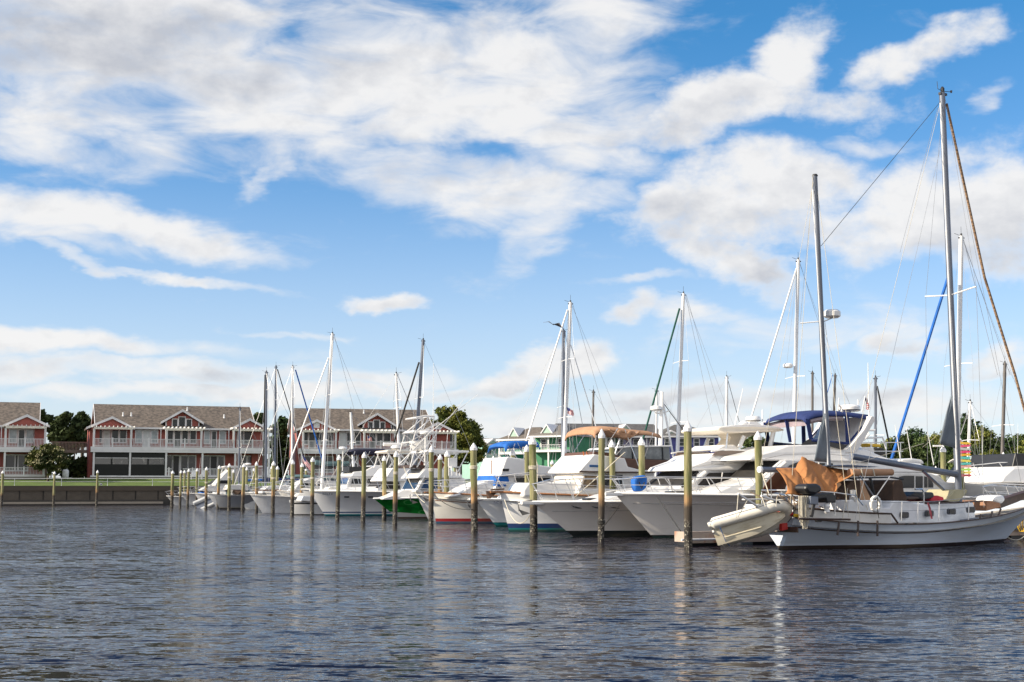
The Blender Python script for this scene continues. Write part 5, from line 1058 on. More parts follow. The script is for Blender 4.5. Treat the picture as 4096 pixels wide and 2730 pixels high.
# spars
def spar(parent_boat, name, a_, c_, w_, r, r1, m, n=10, parent=None):
    P = [parent_boat.F.y(a_[0], a_[1], w_), parent_boat.F.y(c_[0], c_[1], w_)]
    return MB().tube(P, r, n, r1).build(name, M(m) if isinstance(m, str) else m, parent or parent_boat.root, True)
mm = spar(K, 'main_mast', (3836, 2015), (3768, 372), 0, .115, .10, 'alu', 12)
P = [K.F.y(3829, 1880, -.1), K.F.y(3762, 412, -.1)]; MB().tube(P, .03, 6).build('sail_track', M('aluw'), K.root, True)
mz = spar(K, 'mizzen_mast', (3320, 2040), (3259, 702), 0, .092, .08, 'alu', 12)
spar(K, 'mizzen_track', (3312, 1860), (3252, 760), -.09, .025, .025, 'aluw', 6)
spar(K, 'main_boom', (3822, 1898), (3405, 1826), -.05, .11, .10, 'alu', 10)
spar(K, 'boom_prop', (3692, 1885), (3790, 1975), -.1, .05, .05, 'alu', 8)
spar(K, 'mizzen_boom', (3040, 1879), (3312, 1884), 0, .085, .085, 'alu', 10); spar(K, 'boom_end_fitting', (3036, 1879), (3044, 1879), 0, .10, .10, 'aluw', 10)
K.block('boom_solar_panel', mat('panel_top', (.03, .06, .13), .25), [(3335, 1864), (3400, 1860), (3520, 1868), (3480, 1871), (3395, 1869)], .45, bevel=.01)
for y0, xa, xb, ya, yb in ((1200, 3703, 3905, 1188, 1150),):
    P = K.pts([(3800, 1180)], 0)[0]; A = K.F.y(xa, ya, .0); 
    MB().tube([K.F.y(3700, 1187, .8), K.F.y(3800, 1182, 0), K.F.y(3905, 1147, -1.1)], .025, 6).build('spreader', M('aluw'), K.root, True)
MB().tube([K.F.y(3200, 1294, .5), K.F.y(3288, 1286, 0)], .02, 6).build('spreader', M('aluw'), K.root, True)
q = K.F.y(3328, 1256, 0); MB().lathe([(.2, -.13), (.27, -.08), (.27, .06), (.2, .12), (0, .14)], q, 18).build('radar_dome', M('white'), K.root, True)
MB().tube([K.F.y(3292, 1288, 0), K.F.y(3330, 1272, 0)], .02, 5).build('radar_bracket', M('aluw'), K.root, True)
q = K.F.y(3770, 366, 0); hd = MB(); hd.box(q.x - .16, q.x + .18, -.05, .05, q.z - .14, q.z - .06); hd.lathe([(.06, -.1), (.07, .1), (.03, .16)], q, 8); hd.tube([q, (q.x + .45, 0, q.z + .05)], .012, 5); hd.tube([q, (q.x - .25, 0, q.z + .05), (q.x - .27, 0, q.z + .3)], .01, 5); hd.lathe([(.03, -.04), (.04, .04)], (q.x + .46, 0, q.z + .06), 6); hd.build('masthead_gear', M('black'), K.root)
q = K.F.y(3260, 704, 0); MB().lathe([(.085, -.02), (.095, .0), (.07, .05)], q, 10).build('masthead_cap', M('black'), K.root)
MB().tube([K.F.y(3786, 415, 0), K.F.y(3938, 1110, 0), K.F.y(4060, 1500, 0), K.F.y(4180, 1945, 0)], .045, 8).build('furled_jib', mat('tan_sailcover', (.36, .22, .12), .8, c2=(.14, .09, .06), vscale=5, stretch=(1, 1, 3), thr=(.4, .6)), K.root, True)
rg = [((3768, 400), (3284, 985), 0, 0, .009, 'drope'), ((3752, 430), (3600, 1010), 0, -1.6, .006, 'wire'), ((3764, 500), (3703, 1188), 0, .8, .006, 'wire'), ((3703, 1188), (3712, 1990), .8, 1.2, .006, 'wire'), ((3905, 1150), (3936, 2030), -1.1, -1.6, .008, 'wire'), ((3786, 420), (3905, 1148), 0, -1.1, .006, 'wire'),
  ((3800, 1200), (3862, 2045), 0, -1.6, .006, 'wire'), ((3250, 760), (3200, 1294), 0, .5, .006, 'wire'), ((3252, 700), (3160, 2030), 0, -.6, .008, 'rope'), ((3262, 705), (3440, 2080), 0, -1.6, .008, 'rope'), ((3300, 1290), (3395, 2070), 0, -1.6, .007, 'rope'), ((3765, 400), (3410, 1826), 0, -.05, .007, 'rope'),
  ((3780, 390), (4090, 1960), 0, 0, .006, 'wire'), ((3760, 600), (3420, 2080), 0, -1.5, .006, 'wire'), ((3412, 1826), (3370, 2075), 0, -1.5, .012, 'rope'), ((3412, 1826), (3470, 2040), 0, -1.3, .012, 'rope'), ((3255, 720), (3040, 1876), 0, 0, .006, 'rope'), ((3690, 1790), (3800, 1700), 0, 0, .006, 'rope'), ((3695, 1775), (3420, 1855), 0, -.5, .007, 'rope'),
  ((3044, 1880), (3075, 1975), 0, -.4, .02, 'rope'), ((3083, 1885), (3085, 1978), 0, -.4, .014, 'rope'), ((3050, 1860), (3048, 1838), 0, 0, .02, 'rope')]
for a_, c_, w0, w1, r, m_ in rg: MB().tube([K.F.y(*a_, w0), K.F.y(*c_, w1)], r, 5).build('rigging_line', M(m_), K.root, True)
# grey triangular sails lashed to the masts
def tri(name, pts3, m, parent, folds=.03):
    A, B_, C_ = [Vector(p) for p in pts3]; b_ = MB(); n = 10
    def fn(i, j):
        p_ = A.lerp(B_.lerp(C_, j), i); return p_ + Vector((0, folds * math.sin(j * 9 + i * 4), 0))
    b_.grid(fn, n, n); return b_.build(name, m, parent, True, solid=.02)
gs = mat('grey_sail', (.16, .19, .22), .85, var=.15, vscale=2, bump=.3, bscale=4)
tri('grey_staysail', [K.F.y(3807, 1585, -.12), K.F.y(3757, 1775, -.3), K.F.y(3822, 1795, -.12)], gs, K.root)
tri('grey_staysail', [K.F.y(3298, 1655, -.12), K.F.y(3255, 1845, -.3), K.F.y(3308, 1850, -.12)], gs, K.root)
# brown tarp thrown over the mizzen boom
T = [(3110, 1874), (3150, 1873), (3186, 1874), (3211, 1826), (3253, 1847), (3297, 1866), (3342, 1874), (3384, 1880), (3419, 1886)]
Bt = [(3158, 1976), (3185, 1981), (3228, 1985), (3240, 1972), (3268, 1962), (3305, 1968), (3337, 1974), (3358, 1938), (3421, 1892)]
def polyline(L_, u, yl):
    k = u * (len(L_) - 1); i = min(int(k), len(L_) - 2); f_ = k - i; x = L_[i][0] + (L_[i + 1][0] - L_[i][0]) * f_; y = L_[i][1] + (L_[i + 1][1] - L_[i][1]) * f_; return K.F.y(x, y, yl)
def tfn(i, j):
    a_ = polyline(T, i, -.12); c_ = polyline(Bt, i, -1.25 + .25 * i); p_ = a_.lerp(c_, j)
    bel = math.sin(math.pi * j)
    return p_ + Vector((.02 * math.sin(j * 8), -.10 * bel * (1 - i) + .16 * (1 - abs(math.sin(i * 14 - j * 3.0))) ** 2 * (.35 + j) + .05 * abs(math.sin(i * 37 + j * 5)) * (1 - .5 * j), .05 * bel * math.sin(i * 12)))
tp = MB(); tp.grid(tfn, 60, 22); tarp = tp.build('tarpaulin', M('tarp'), None, True, solid=.02)
tarp.matrix_world = Matrix.Identity(4)
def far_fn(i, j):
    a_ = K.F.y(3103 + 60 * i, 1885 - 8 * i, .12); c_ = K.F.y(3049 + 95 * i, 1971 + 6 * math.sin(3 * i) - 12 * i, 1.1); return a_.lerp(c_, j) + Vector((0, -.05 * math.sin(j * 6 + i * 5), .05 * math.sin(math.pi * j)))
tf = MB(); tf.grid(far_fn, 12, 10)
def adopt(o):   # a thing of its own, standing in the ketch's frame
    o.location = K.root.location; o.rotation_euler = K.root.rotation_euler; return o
adopt(tarp); tag(tarp, 'brown tarpaulin draped over the mizzen boom of the ketch', 'tarpaulin'); tf.build('far_flap', mat('shaded_tarp', (.12, .045, .02), .85), tarp, True, solid=.02)  # far flap: its shade is painted in as a darker tarp colour
rolled = spar(K, 'rolled_awning', (3400, 1892), (3566, 1890), -.6, .13, .11, 'tan', 10, K.root); K.stick('awning_strap', 'rope', [(3445, 1876), (3452, 1908)], .75, .02); K.stick('awning_strap', 'rope', [(3492, 1876), (3500, 1908)], .75, .02)
# after deck clutter
K.block('dodger_panel', M('dbrown'), [(3573, 2004), (3572, 1935), (3580, 1922), (3606, 1920), (3612, 1930), (3616, 1965), (3630, 1990), (3628, 2004)], 1.0, bevel=.03)
K.block('companion_canvas', M('dbrown'), [(3372, 2010), (3380, 1960), (3402, 1925), (3442, 1922), (3444, 2004)], .8, bevel=.03)
K.stick('frame_bar', 'black', [(3400, 1913), (3560, 1910), (3612, 1918)], .95, .03, both=True); K.stick('frame_leg', 'black', [(3480, 1912), (3500, 2000)], .95, .05); K.stick('frame_leg', 'chrome', [(3440, 1905), (3495, 1985)], 1.0, .02); K.stick('frame_leg', 'chrome', [(3560, 1905), (3505, 1985)], 1.0, .02)
K.stick('grab_rail', 'chrome', [(3695, 2015), (3695, 1970), (3688, 1958), (3660, 1958)], .8, .03)
K.block('liferaft_cover', M('black'), [(3640, 1985), (3665, 1968), (3735, 1970), (3740, 1990), (3700, 2000)], .7, bevel=.05)
K.block('deck_oval', M('dteak'), [(3625, 1990), (3640, 1986), (3675, 1988), (3678, 1996), (3650, 2000), (3625, 1998)], .9, bevel=.03)
K.block('red_bundle', mat('red_cloth', (.62, .04, .06), .8, var=.2, bump=.5), [(3722, 2005), (3726, 1985), (3755, 1983), (3778, 1990), (3776, 2006)], .6, bevel=.05)
K.block('hatch_canvas', M('khaki'), [(3778, 2000), (3800, 1982), (3822, 1958), (3872, 1960), (3868, 1972), (3838, 2006), (3800, 2008)], .55, bevel=.03)
K.block('sail_bag', M('white'), [(3976, 2005), (3985, 1985), (4015, 1980), (4025, 2000), (4010, 2018)], .4, bevel=.08)
K.block('rope_hank', mat('wine_rope', (.22, .04, .06), .9), [(3701, 2015), (3714, 2012), (3715, 2050), (3708, 2060), (3702, 2045)], 1.5, bevel=.02) if False else None
hk = MB(); P0 = K.F.y(3708, 2013, -1.62); 
for i in range(5): hk.tube([(P0.x + .05 * math.cos(i) + .02 * k, P0.y - .02 * i, P0.z - .04 * k - (.04 * (k - 4) if k > 4 else 0)) for k in range(9)], .018, 5)
hk.build('rope_hank', mat('wine_rope', (.22, .04, .06), .9), K.root, True)
ck = MB(); P0 = K.F.y(3207, 1984, -1.35)
for i in range(9):
    L_ = .75 + .25 * ((i * 7) % 5) / 5; x0 = P0.x - .12 + .03 * i; y0 = P0.y - .03 * (i % 3)
    ck.tube([(x0, y0, P0.z), (x0 - .03, y0 - .02, P0.z - L_ * .5), (x0 + .02, y0, P0.z - L_), (x0 + .07, y0, P0.z - L_), (x0 + .09, y0, P0.z - L_ * .5), (x0 + .06, y0, P0.z)], .014, 5)
ck.build('rope_coil', M('rope'), K.root, True)
pr = MB()
for sd in (1, -1):
    pr.tube([Vector((-10.6, 0, 1.75)) + Vector((-.05, 0, 0)), (-10.5, sd * .8, 1.75), (-9.6, sd * 1.3, 1.68), (-8.9, sd * 1.45, 1.6), (-8.6, sd * 1.5, 1.3)], .02, 6)
    for x, y in ((-10.5, .8), (-9.6, 1.3)): pr.tube([(x, sd * y, 1.0), (x, sd * y, 1.7)], .018, 5)
pr.build('stern_rail', M('chrome'), K.root, True)
cr = MB(); r_ = random.Random(12)
for i in range(26):
    x = -10.75 + r_.uniform(0, 1.0); y = -.9 + r_.uniform(-.3, 1.4); z = 1.2 + r_.uniform(0, .45); cr.tube([(x, y, z), (x + r_.uniform(-.4, .4), y + r_.uniform(-.4, .4), z + r_.uniform(-.35, .3))], .018, 5)
cr.box(-10.7, -9.8, -.95, .5, 1.18, 1.22); cr.build('stern_trap_netting', mat('trap_wood', (.30, .22, .14), .85, c2=(.12, .09, .07), vscale=4), K.root, True)
K.block('teak_shelf', M('offwhite'), [(2990, 1996), (3075, 1994), (3076, 2000), (2990, 2002)], .12, bevel=.01, yc=.6)
K.block('engine_cover', M('black'), [(3222, 1955), (3230, 1938), (3270, 1935), (3288, 1945), (3290, 1965), (3265, 1980), (3235, 1975)], .25, bevel=.08, yc=1.35)
K.block('motor_bracket', M('black'), [(3240, 1980), (3330, 1970), (3345, 1985), (3345, 2012), (3310, 2012), (3305, 1995), (3250, 2000)], .2, bevel=.03, yc=1.2)
K.block('grey_box', M('alu'), [(3243, 2018), (3243, 1985), (3274, 1988), (3274, 2020)], .12, bevel=.02, yc=1.4)
K.stick('outboard_leg', 'black', [(3255, 2015), (3245, 2068)], 1.25, .06)
K.block('fuel_can', M('red'), [(3262, 2072), (3265, 2058), (3300, 2055), (3306, 2072)], 1.0, bevel=.04); K.block('seat_cushion', M('white'), [(3145, 2035), (3150, 2020), (3235, 2018), (3240, 2040)], .9, bevel=.04)
K.block('orange_buoy_rope', M('red'), [(3152, 2058), (3158, 2045), (3172, 2044), (3178, 2060), (3165, 2066)], .9, bevel=.04); K.stick('yellow_float', 'yellow', [(3178, 2062), (3195, 2064)], 1.0, .05)
K.stick('cap_rail', 'dteak', [(3195, 2076), (3400, 2079)], 1.5, .035)
q = K.F.y(3308, 2035, -1.3); MB().lathe([(.05, -.15), (.09, -.1), (.07, 0), (.1, .06), (.06, .14), (0, .18)], q, 10).build('winch', M('white'), K.root, True)
q = K.F.y(3412, 1988, -1.1); MB().lathe([(.1, -.15), (.12, 0), (.08, .05), (.09, .2), (0, .22)], q, 12).build('winch', M('chrome'), K.root, True)
# transom board with letters
tb = MB().box(-.05, 0, -.95, .95, 0, .16).build('name_board', M('dteak'), K.root); tb.location = (-10.76, 0, .52)
lettering(K.root, 'RIVER', (-10.83, .0, .60), .20, (R(90), 0, R(-90)), M('cream'), 'board_lettering')
# life ring (own thing)
q = K.F.y(3502, 2017, -1.72); lr = empty('life_ring', K.root.matrix_world @ q, KD, 'white life ring hanging on the starboard lifelines of the ketch', 'life ring')
lr.location = Vector(K.loc) + Vector((q.x * K.F.c - q.y * K.F.s, q.x * K.F.s + q.y * K.F.c, q.z))
MB().tube([(.185 * math.cos(a_ * math.pi / 12), 0, .205 * math.sin(a_ * math.pi / 12)) for a_ in range(25)], .052, 10, cap=False).build('ring', mat('worn_white', (.70, .70, .68), .6, c2=(.45, .43, .40), vscale=6, thr=(.6, .8)), lr, True)
MB().tube([(.02, -.07, .22), (.0, -.07, -.1), (.06, -.06, -.42)], .012, 5).build('line', M('drope'), lr, True)
for a_ in (45, 135, 225, 315): MB().lathe([(.058, -.03), (.06, 0), (.058, .03)], (.185 * math.cos(R(a_)), 0, .205 * math.sin(R(a_))), 8).build('band', M('offwhite'), lr)
# solar panel (own thing)
SP = [W(3364, 2020, 41.9), W(3437, 2021, 42.2), W(3471, 2068, 41.7), W(3398, 2070, 41.4)]; c0 = sum(SP, Vector()) / 4
sp = MB(); nrm = (SP[1] - SP[0]).cross(SP[3] - SP[0]).normalized(); sp.add([p - c0 for p in SP] + [p - c0 - nrm * .035 for p in SP], [(0, 1, 2, 3), (7, 6, 5, 4), (0, 4, 5, 1), (1, 5, 6, 2), (2, 6, 7, 3), (3, 7, 4, 0)])
so = tag(sp.build('solar_panel', M('aluw')), 'tilted black solar panel with thin grid lines on the ketch side rail', 'solar panel'); so.location = c0
pm = bpy.data.materials.new('solar_cells'); pm.use_nodes = True; pb = pm.node_tree.nodes['Principled BSDF']; pb.inputs['Base Color'].default_value = (.012, .012, .02, 1); pb.inputs['Roughness'].default_value = .15
if nrm.dot(Vector((0, 1, 0))) > 0: nrm = -nrm
up_ = nrm if nrm.z > 0 or True else -nrm
cell = MB(); nx, ny = 4, 6
for i in range(nx):
    for j in range(ny):
        u0, u1, v0, v1 = (i + .06) / nx, (i + .94) / nx, (j + .06) / ny, (j + .94) / ny
        u0, u1 = .04 + u0 * .92, .04 + u1 * .92; v0, v1 = .04 + v0 * .92, .04 + v1 * .92
        bl_ = lambda u, v: SP[0].lerp(SP[1], u).lerp(SP[3].lerp(SP[2], u), v) - c0 + nrm * .039
        cell.add([bl_(u0, v0), bl_(u1, v0), bl_(u1, v1), bl_(u0, v1)], [(0, 1, 2, 3)])
        bl_ = lambda u, v: SP[0].lerp(SP[1], u).lerp(SP[3].lerp(SP[2], u), v) - c0 - nrm * .004
        cell.add([bl_(u0, v0), bl_(u1, v0), bl_(u1, v1), bl_(u0, v1)], [(0, 1, 2, 3)])
cell.build('cell_grid', pm, so)
# dinghy hanging on the davits
dp = W(3008, 2092, 40.6); dg = empty('inflatable_dinghy', dp, 0, 'white inflatable dinghy hanging tilted at the stern of the ketch', 'dinghy')
xa = Vector((.90, -.26, .27)).normalized(); za = Vector((-.10, .60, .78)); za = (za - xa * za.dot(xa)).normalized(); ya = za.cross(xa)
dg.scale = (.86, .86, .86); dg.rotation_euler = Matrix((xa, ya, za)).transposed().to_euler()
tm = mat('dinghy_tube', (.72, .69, .61), .45, c2=(.50, .47, .40), vscale=2.5, thr=(.5, .8), bump=.15, bscale=6)
r_t = .205; tube_pts = [(-1.38, .56, -.02)] + [(x, .58, .0 + .02 * max(0, x)) for x in (-1.1, -.5, 0, .45)] + [(.85, .50, .08), (1.12, .32, .15), (1.25, 0, .18), (1.12, -.32, .15), (.85, -.50, .08)] + [(x, -.58, 0) for x in (.45, 0, -.5, -1.1)] + [(-1.38, -.56, -.02)]
tpts = []
for i in range(len(tube_pts) - 1):
    for k in range(3):
        f_ = k / 3; tpts.append(Vector(tube_pts[i]).lerp(Vector(tube_pts[i + 1]), f_))
tpts.append(Vector(tube_pts[-1]))
nT = len(tpts)
MB().tube(tpts, lambda t: r_t * (1 if .04 < t < .96 else .55), 16).build('inflatable_tube', tm, dg, True)
ln = MB(); ln.tube([p + Vector((0, 0, 0)) + (Vector((p.x * .0, math.copysign(.205, p.y) if abs(p.y) > .2 else 0, 0)) if p.x < .9 else Vector((.2 * p.x, .55 * p.y, 0))) for p in tpts], .014, 5); ln.build('rub_strip', M('alu'), dg, True)
hb_ = MB()
def hfn(i, j):
    x = -1.3 + 2.45 * i; k = max(0, (i - .45) / .55); hw = .50 * (1 - k ** 2.4); y = -1 + 2 * j; zk = -.52 + .40 * k ** 1.8; zt = -.10 + .16 * k; return (x, hw * y, zk + (zt - zk) * abs(y) ** 1.15)
hb_.grid(hfn, 16, 10); hb_.add([hfn(0, j / 10) for j in range(11)], [tuple(range(11))]); hb_.build('rigid_hull', mat('dinghy_bottom', (.66, .60, .46), .5, c2=(.38, .30, .18), vscale=2.2, thr=(.45, .7), stretch=(.4, 2, 2)), dg, True)
for sd in (.18, -.18): MB().tube([(-1.0, sd, -.385), (.3, sd, -.38)], .022, 5).build('strake', mat('dinghy_strake', (.70, .64, .48), .5), dg, True)
MB().box(-1.32, -1.26, -.45, .45, -.25, .25).build('transom', M('offwhite'), dg)
MB().add([(.95, -.62, .06), (1.12, -.52, .06), (1.10, -.52, .16), (.97, -.62, .16), (.97, -.66, .06), (1.14, -.56, .06), (1.12, -.56, .16), (.99, -.66, .16)], [(0, 1, 2, 3), (7, 6, 5, 4), (0, 4, 5, 1), (1, 5, 6, 2), (2, 6, 7, 3), (3, 7, 4, 0)]).build('handle', M('black'), dg)
MB().tube([(-1.0, .3, .1), (-1.0, .82, .0), (-1.0, .55, -.28), (-1.0, 0, -.5), (-1.0, -.6, -.25)], .012, 5).build('hoisting_line', M('blue'), dg, True); MB().tube([(.1, .45, .2), (.1, .78, .15), (.1, .82, 0), (.12, .72, -.17)], .012, 5).build('hoisting_line', M('drope'), dg, True)
K.block('red_rudder_head', M('red'), [(3128, 2095), (3150, 2092), (3152, 2118), (3130, 2124)], .06, bevel=.01, yc=.6)
for (a_, c_) in (((2952, 1976), (3032, 2028)), ((3045, 1984), (3120, 2010))): spar(K, 'davit', a_, c_, -.9, .035, .035, 'aluw', 8)
for (a_, c_) in (((2953, 1977), (2946, 2070)), ((2992, 1998), (2952, 2068)), ((3107, 1992), (3104, 2028)), ((3046, 1985), (3062, 2028))): MB().tube([K.F.y(*a_, -.9), K.F.y(*c_, -1.5)], .012, 5).build('davit_tackle', M('rope'), K.root, True)
# ---------------------------------------------------------------- dock
dk = empty('floating_dock', (5.6, 43.3, 0), 29.5, 'wooden floating dock with white-edged timber fascia behind the ketch', 'dock')
pl = MB()
for i in range(180): pl.box(i * .2, i * .2 + .185, .12, .9, .40, .44)
pl.build('planking', mat('dock_planks', (.33, .29, .24), .85, c2=(.16, .14, .12), vscale=3, bump=.3), dk)
MB().box(-.1, 36, 0, .11, .10, .46).build('fascia', mat('dock_fascia', (.42, .34, .28), .7, c2=(.34, .15, .08), vscale=1.6, thr=(.52, .68), stretch=(1, 1, .6)), dk)
MB().box(-.2, -.1, 0, .62, .14, .46).build('end_fascia', mat('dock_fascia', (.42, .34, .28)), dk)
for i in range(15): MB().box(.15 + i * 2.4, 1.25 + i * 2.4, .15, .9, -.5, .12).build('float', M('black'), dk)
MB().tube([(-.5, -.16, .22), (1.0, -.16, .22)], .035, 8).build('pile_hoop', M('wpaint'), dk)
MB().box(14, 36, -.06, -.0, .30, .42).build('bumper_strip', M('alu'), dk)
# yellow hose on the dock at right
hs = MB(); hp_ = W(4082, 2095, 50.3); hs.tube([(.18 * math.sin(a_ * .7) + .01 * a_, .05 * math.cos(a_ * 1.3), .30 * math.cos(a_ * .7)) for a_ in range(40)], .022, 5); ho = tag(hs.build('garden_hose', M('yellow'), None, True), 'yellow hose coiled on the dock edge by the ketch bow', 'hose'); ho.location = hp_
# walkway behind the slips
w2 = empty('main_walkway', (18.5, 60, 0), 111.5, 'long timber walkway running behind the moored boats', 'walkway')
MB().box(0, 75, -1, 1, .35, .5).build('planking', MATS['dock_planks'], w2); MB().box(0, 75, -1.06, -1, .1, .46).build('fascia', MATS['dock_fascia'], w2)
# mooring lines (each hangs free)
for i, (p0_, p1_, sag, lab, cm_) in enumerate([(W(2478, 2020, 47.5), W(2400, 2120, 48.0), .05, 'dark mooring line from the hardtop pile up to the anchor of the blue-canopy yacht', 'drope'), (W(2626, 1985, 46.6), W(2722, 2125, 42.2), .0, 'dark mooring line from the big yacht bow down to the nearest pile', 'drope'), (W(2018, 2000, 57), W(2120, 2060, 52), .6, 'pale slack line hanging at the bow of the blue-striped trawler', 'rope'), (W(1738, 1982, 69.4), W(1895, 2036, 58), .25, 'dark line sagging along the red-striped trawler hull', 'drope'), (W(4000, 2120, 47), W(4140, 2085, 50), .5, 'pale mooring line drooping below the ketch bowsprit', 'rope'), (W(1615, 1868, 70), W(1700, 2012, 66), .3, 'white hose-like line drooping above the green hull', 'rope'), (W(2500, 1810, 50), W(2300, 1990, 56), .0, 'pale line from the hardtop pile to the trawler foredeck', 'rope')]):
    b_ = MB(); b_.tube([p0_.lerp(p1_, k / 12) - p0_ - Vector((0, 0, sag * 4 * (k / 12) * (1 - k / 12))) for k in range(13)], .018, 5); o = tag(b_.build('mooring_line', M(cm_), None, True), lab, 'mooring line'); o.location = p0_
# ================================================================ sailboats behind, each with its mast
G_SAIL = 'masts of sailboats moored behind'
def sailboat(label, top, bot, d, r, m='alu', fore=None, furl=('aluw', .035), bow_left=True, spr=(), stays=(), L=10.5, hullc=None, boom=None, radar=None, zf=1.1, flag=None, head=True, hull=True):
    deg = HEAD if bow_left else HEAD - 180; near = 1 if bow_left else -1
    base = W(bot[0], bot[1], d); o = Vector((base.x, base.y, 0)); sg = near
    ax = Vector((math.cos(R(deg)), math.sin(R(deg)), 0)); bt = Boat('sailboat', o + ax * (L * .42), deg, label, 'sailboat', G_SAIL, near=near)
    bt.hull(L, 3.1, zf + .25, zf, .9, hullc or mat('sail_hull', (.76, .76, .76), .35, var=.1), sag=.12, full=.5, wl=.8, flare=.7, taper=.35, rub=('offwhite', .03))
    xm = -L * .42
    bt.root.location = bt.loc
    cab = MB(); cab.shell([(xm + 2.2, zf, .5), (xm + 1.8, zf + .35, .45), (xm - 2.6, zf + .45, .9), (xm - 2.8, zf, .95)], 0); cab.build('cabin_trunk', M('offwhite'), bt.root, bevel=.05)
    bt.rail(.0, .9, .6, 9, .012, .1, ahead=.1, name='lifeline_rail')
    P0 = Vector((xm, 0, zf)); T_ = bt.F.y(top[0], top[1], 0)
    MB().tube([P0, T_], r, 10, r * .85).build('mast', M(m), bt.root, True)
    if head:
        h = MB(); h.box(T_.x - .16, T_.x + .16, -.03, .03, T_.z - .12, T_.z - .06); h.tube([T_, T_ + Vector((0, 0, .45))], .01, 4); h.tube([T_, T_ + Vector((.4, 0, .1))], .01, 4); h.lathe([(.05, 0), (.05, .12)], T_, 6); h.build('masthead_gear', M('black'), bt.root)
    if fore:
        A = bt.F.y(*fore[0], 0); B_ = bt.F.y(*fore[1], 0); MB().tube([A, B_], furl[1], 7).build('furled_sail', M(furl[0]), bt.root, True)
    for y in spr:
        k = (y - bot[1]) / (top[1] - bot[1]); x = bot[0] + (top[0] - bot[0]) * k; q = bt.F.y(x, y, 0)
        MB().tube([(q.x, -1.0, q.z - .06), (q.x, 0, q.z), (q.x, 1.0, q.z - .06)], .022, 5).build('spreader', M('aluw'), bt.root, True)
    sh_ = [((T_.x, T_.y, T_.z), (xm - .1, 1.4, zf)), ((T_.x, T_.y, T_.z), (xm - .1, -1.4, zf)), (tuple(T_), (-L + .1, 0, zf + .1))]
    if spr:
        k = (spr[0] - bot[1]) / (top[1] - bot[1]); q = bt.F.y(bot[0] + (top[0] - bot[0]) * k, spr[0], 0)
        sh_[0] = (tuple(T_), (q.x, 1.0, q.z)); sh_[1] = (tuple(T_), (q.x, -1.0, q.z)); sh_ += [((q.x, 1.0, q.z), (xm, 1.4, zf)), ((q.x, -1.0, q.z), (xm, -1.4, zf)), (tuple(q), (xm - .8, 1.3, zf)), (tuple(q), (xm + .8, -1.3, zf))]
    w_ = max(.006, .00009 * d)
    for a_, c_ in sh_: MB().tube([a_, c_], w_, 4).build('stay', M('wire'), bt.root)
    for a_, c_, rr, mm_ in stays: MB().tube([bt.F.y(*a_, 0), bt.F.y(*c_, 0)], rr, 5).build('stay', M(mm_), bt.root)
    if boom:
        z = zf + 1.3; MB().tube([(xm, 0, z), (xm - L * .42, 0, z + .1)], .07, 8).build('boom', M('alu'), bt.root, True)
        MB().tube([(xm - .1, 0, z + .2), (xm - .4, 0, z + .22), (xm - L * .4, 0, z + .2)], .17, 8, .1).build('boom_cover', M(boom), bt.root, True)
    if radar: q = bt.F.y(*radar, 0); MB().lathe([(.2, -.12), (.28, -.06), (.28, .06), (.2, .13), (0, .14)], q, 14).build('radar_dome', M('white'), bt.root, True)
    return bt
sailboat('sailboat mast farthest left of the three close together, with a dark furl line beside it', (1066, 1488), (1062, 1955), 128, .13, 'alu', ((1060, 1500), (1052, 1930)), ('drope', .06), True, (1560,), (((1075, 1490), (1112, 1640), .012, 'wire'),), boom='navy')
sailboat('sailboat with the grey middle mast of the three left masts, dark stay slanting right', (1104, 1466), (1097, 1955), 136, .12, 'alu', ((1110, 1478), (1222, 1850)), ('drope', .05), False, (1600,), L=7.5, boom='blue')
sailboat('sailboat with the light mast and a blue furled headsail slanting right', (1171, 1466), (1167, 1955), 130, .12, 'aluw', ((1182, 1480), (1292, 1850)), ('blue', .065), False, (1590,), L=7.5, boom='blue')
sailboat('sailboat with a bright white mast and white forestay before the right red house', (1330, 1335), (1285, 1955), 104, .14, 'aluw', ((1314, 1432), (1118, 1960)), ('aluw', .05), True, (1580, 1760), (((1337, 1340), (1418, 1645), .012, 'wire'),), boom='teal')
sailboat('sailboat with a slim white mast in front of the right house dormer', (1585, 1495), (1602, 1955), 100, .11, 'aluw', ((1590, 1500), (1682, 1720)), ('wire', .02), False, (1600, 1630))
sailboat('sailboat with a grey mast and black furled headsail by the tuna tower', (1693, 1360), (1650, 1955), 98, .13, 'alu', ((1676, 1450), (1560, 1820)), ('drope', .065), True, (1590,))
sailboat('sailboat with a short white mast before the left part of the right house', (1403, 1650), (1421, 1955), 112, .12, 'aluw', None, spr=(1770,), hullc=None)
sailboat('small sailboat with a thin brownish mast in front of the middle red house', (960, 1632), (955, 1955), 135, .10, 'alu', None, spr=(1790,), L=8)
sailboat('sailboat with the tall white mast and white furled headsail above the blue bimini', (2282, 1210), (2248, 1955), 82, .13, 'aluw', ((2270, 1240), (2105, 1765)), ('aluw', .05), True, (1437, 1668), (((2283, 1380), (2400, 1760), .03, 'aluw'), ((2290, 1215), (2430, 1690), .01, 'wire')), radar=None)
sailboat('sailboat with a grey mast just behind and left of the tall white one', (2254, 1322), (2250, 1955), 92, .13, 'alu', ((2260, 1330), (2330, 1700)), ('wire', .02), False, (1625,))
sailboat('sailboat with a short dark brown mast left of the tan canopy', (2374, 1565), (2366, 1955), 110, .10, 'alud', None)
sailboat('sailboat with a tall mast and dark green furled headsail above the tan canopy end', (2734, 1175), (2702, 1955), 84, .12, 'aluw', ((2718, 1235), (2552, 1830)), ('green', .06), True, (1445, 1688), (((2745, 1180), (2900, 1720), .01, 'wire'), ((2742, 1180), (2850, 1700), .01, 'wire')))
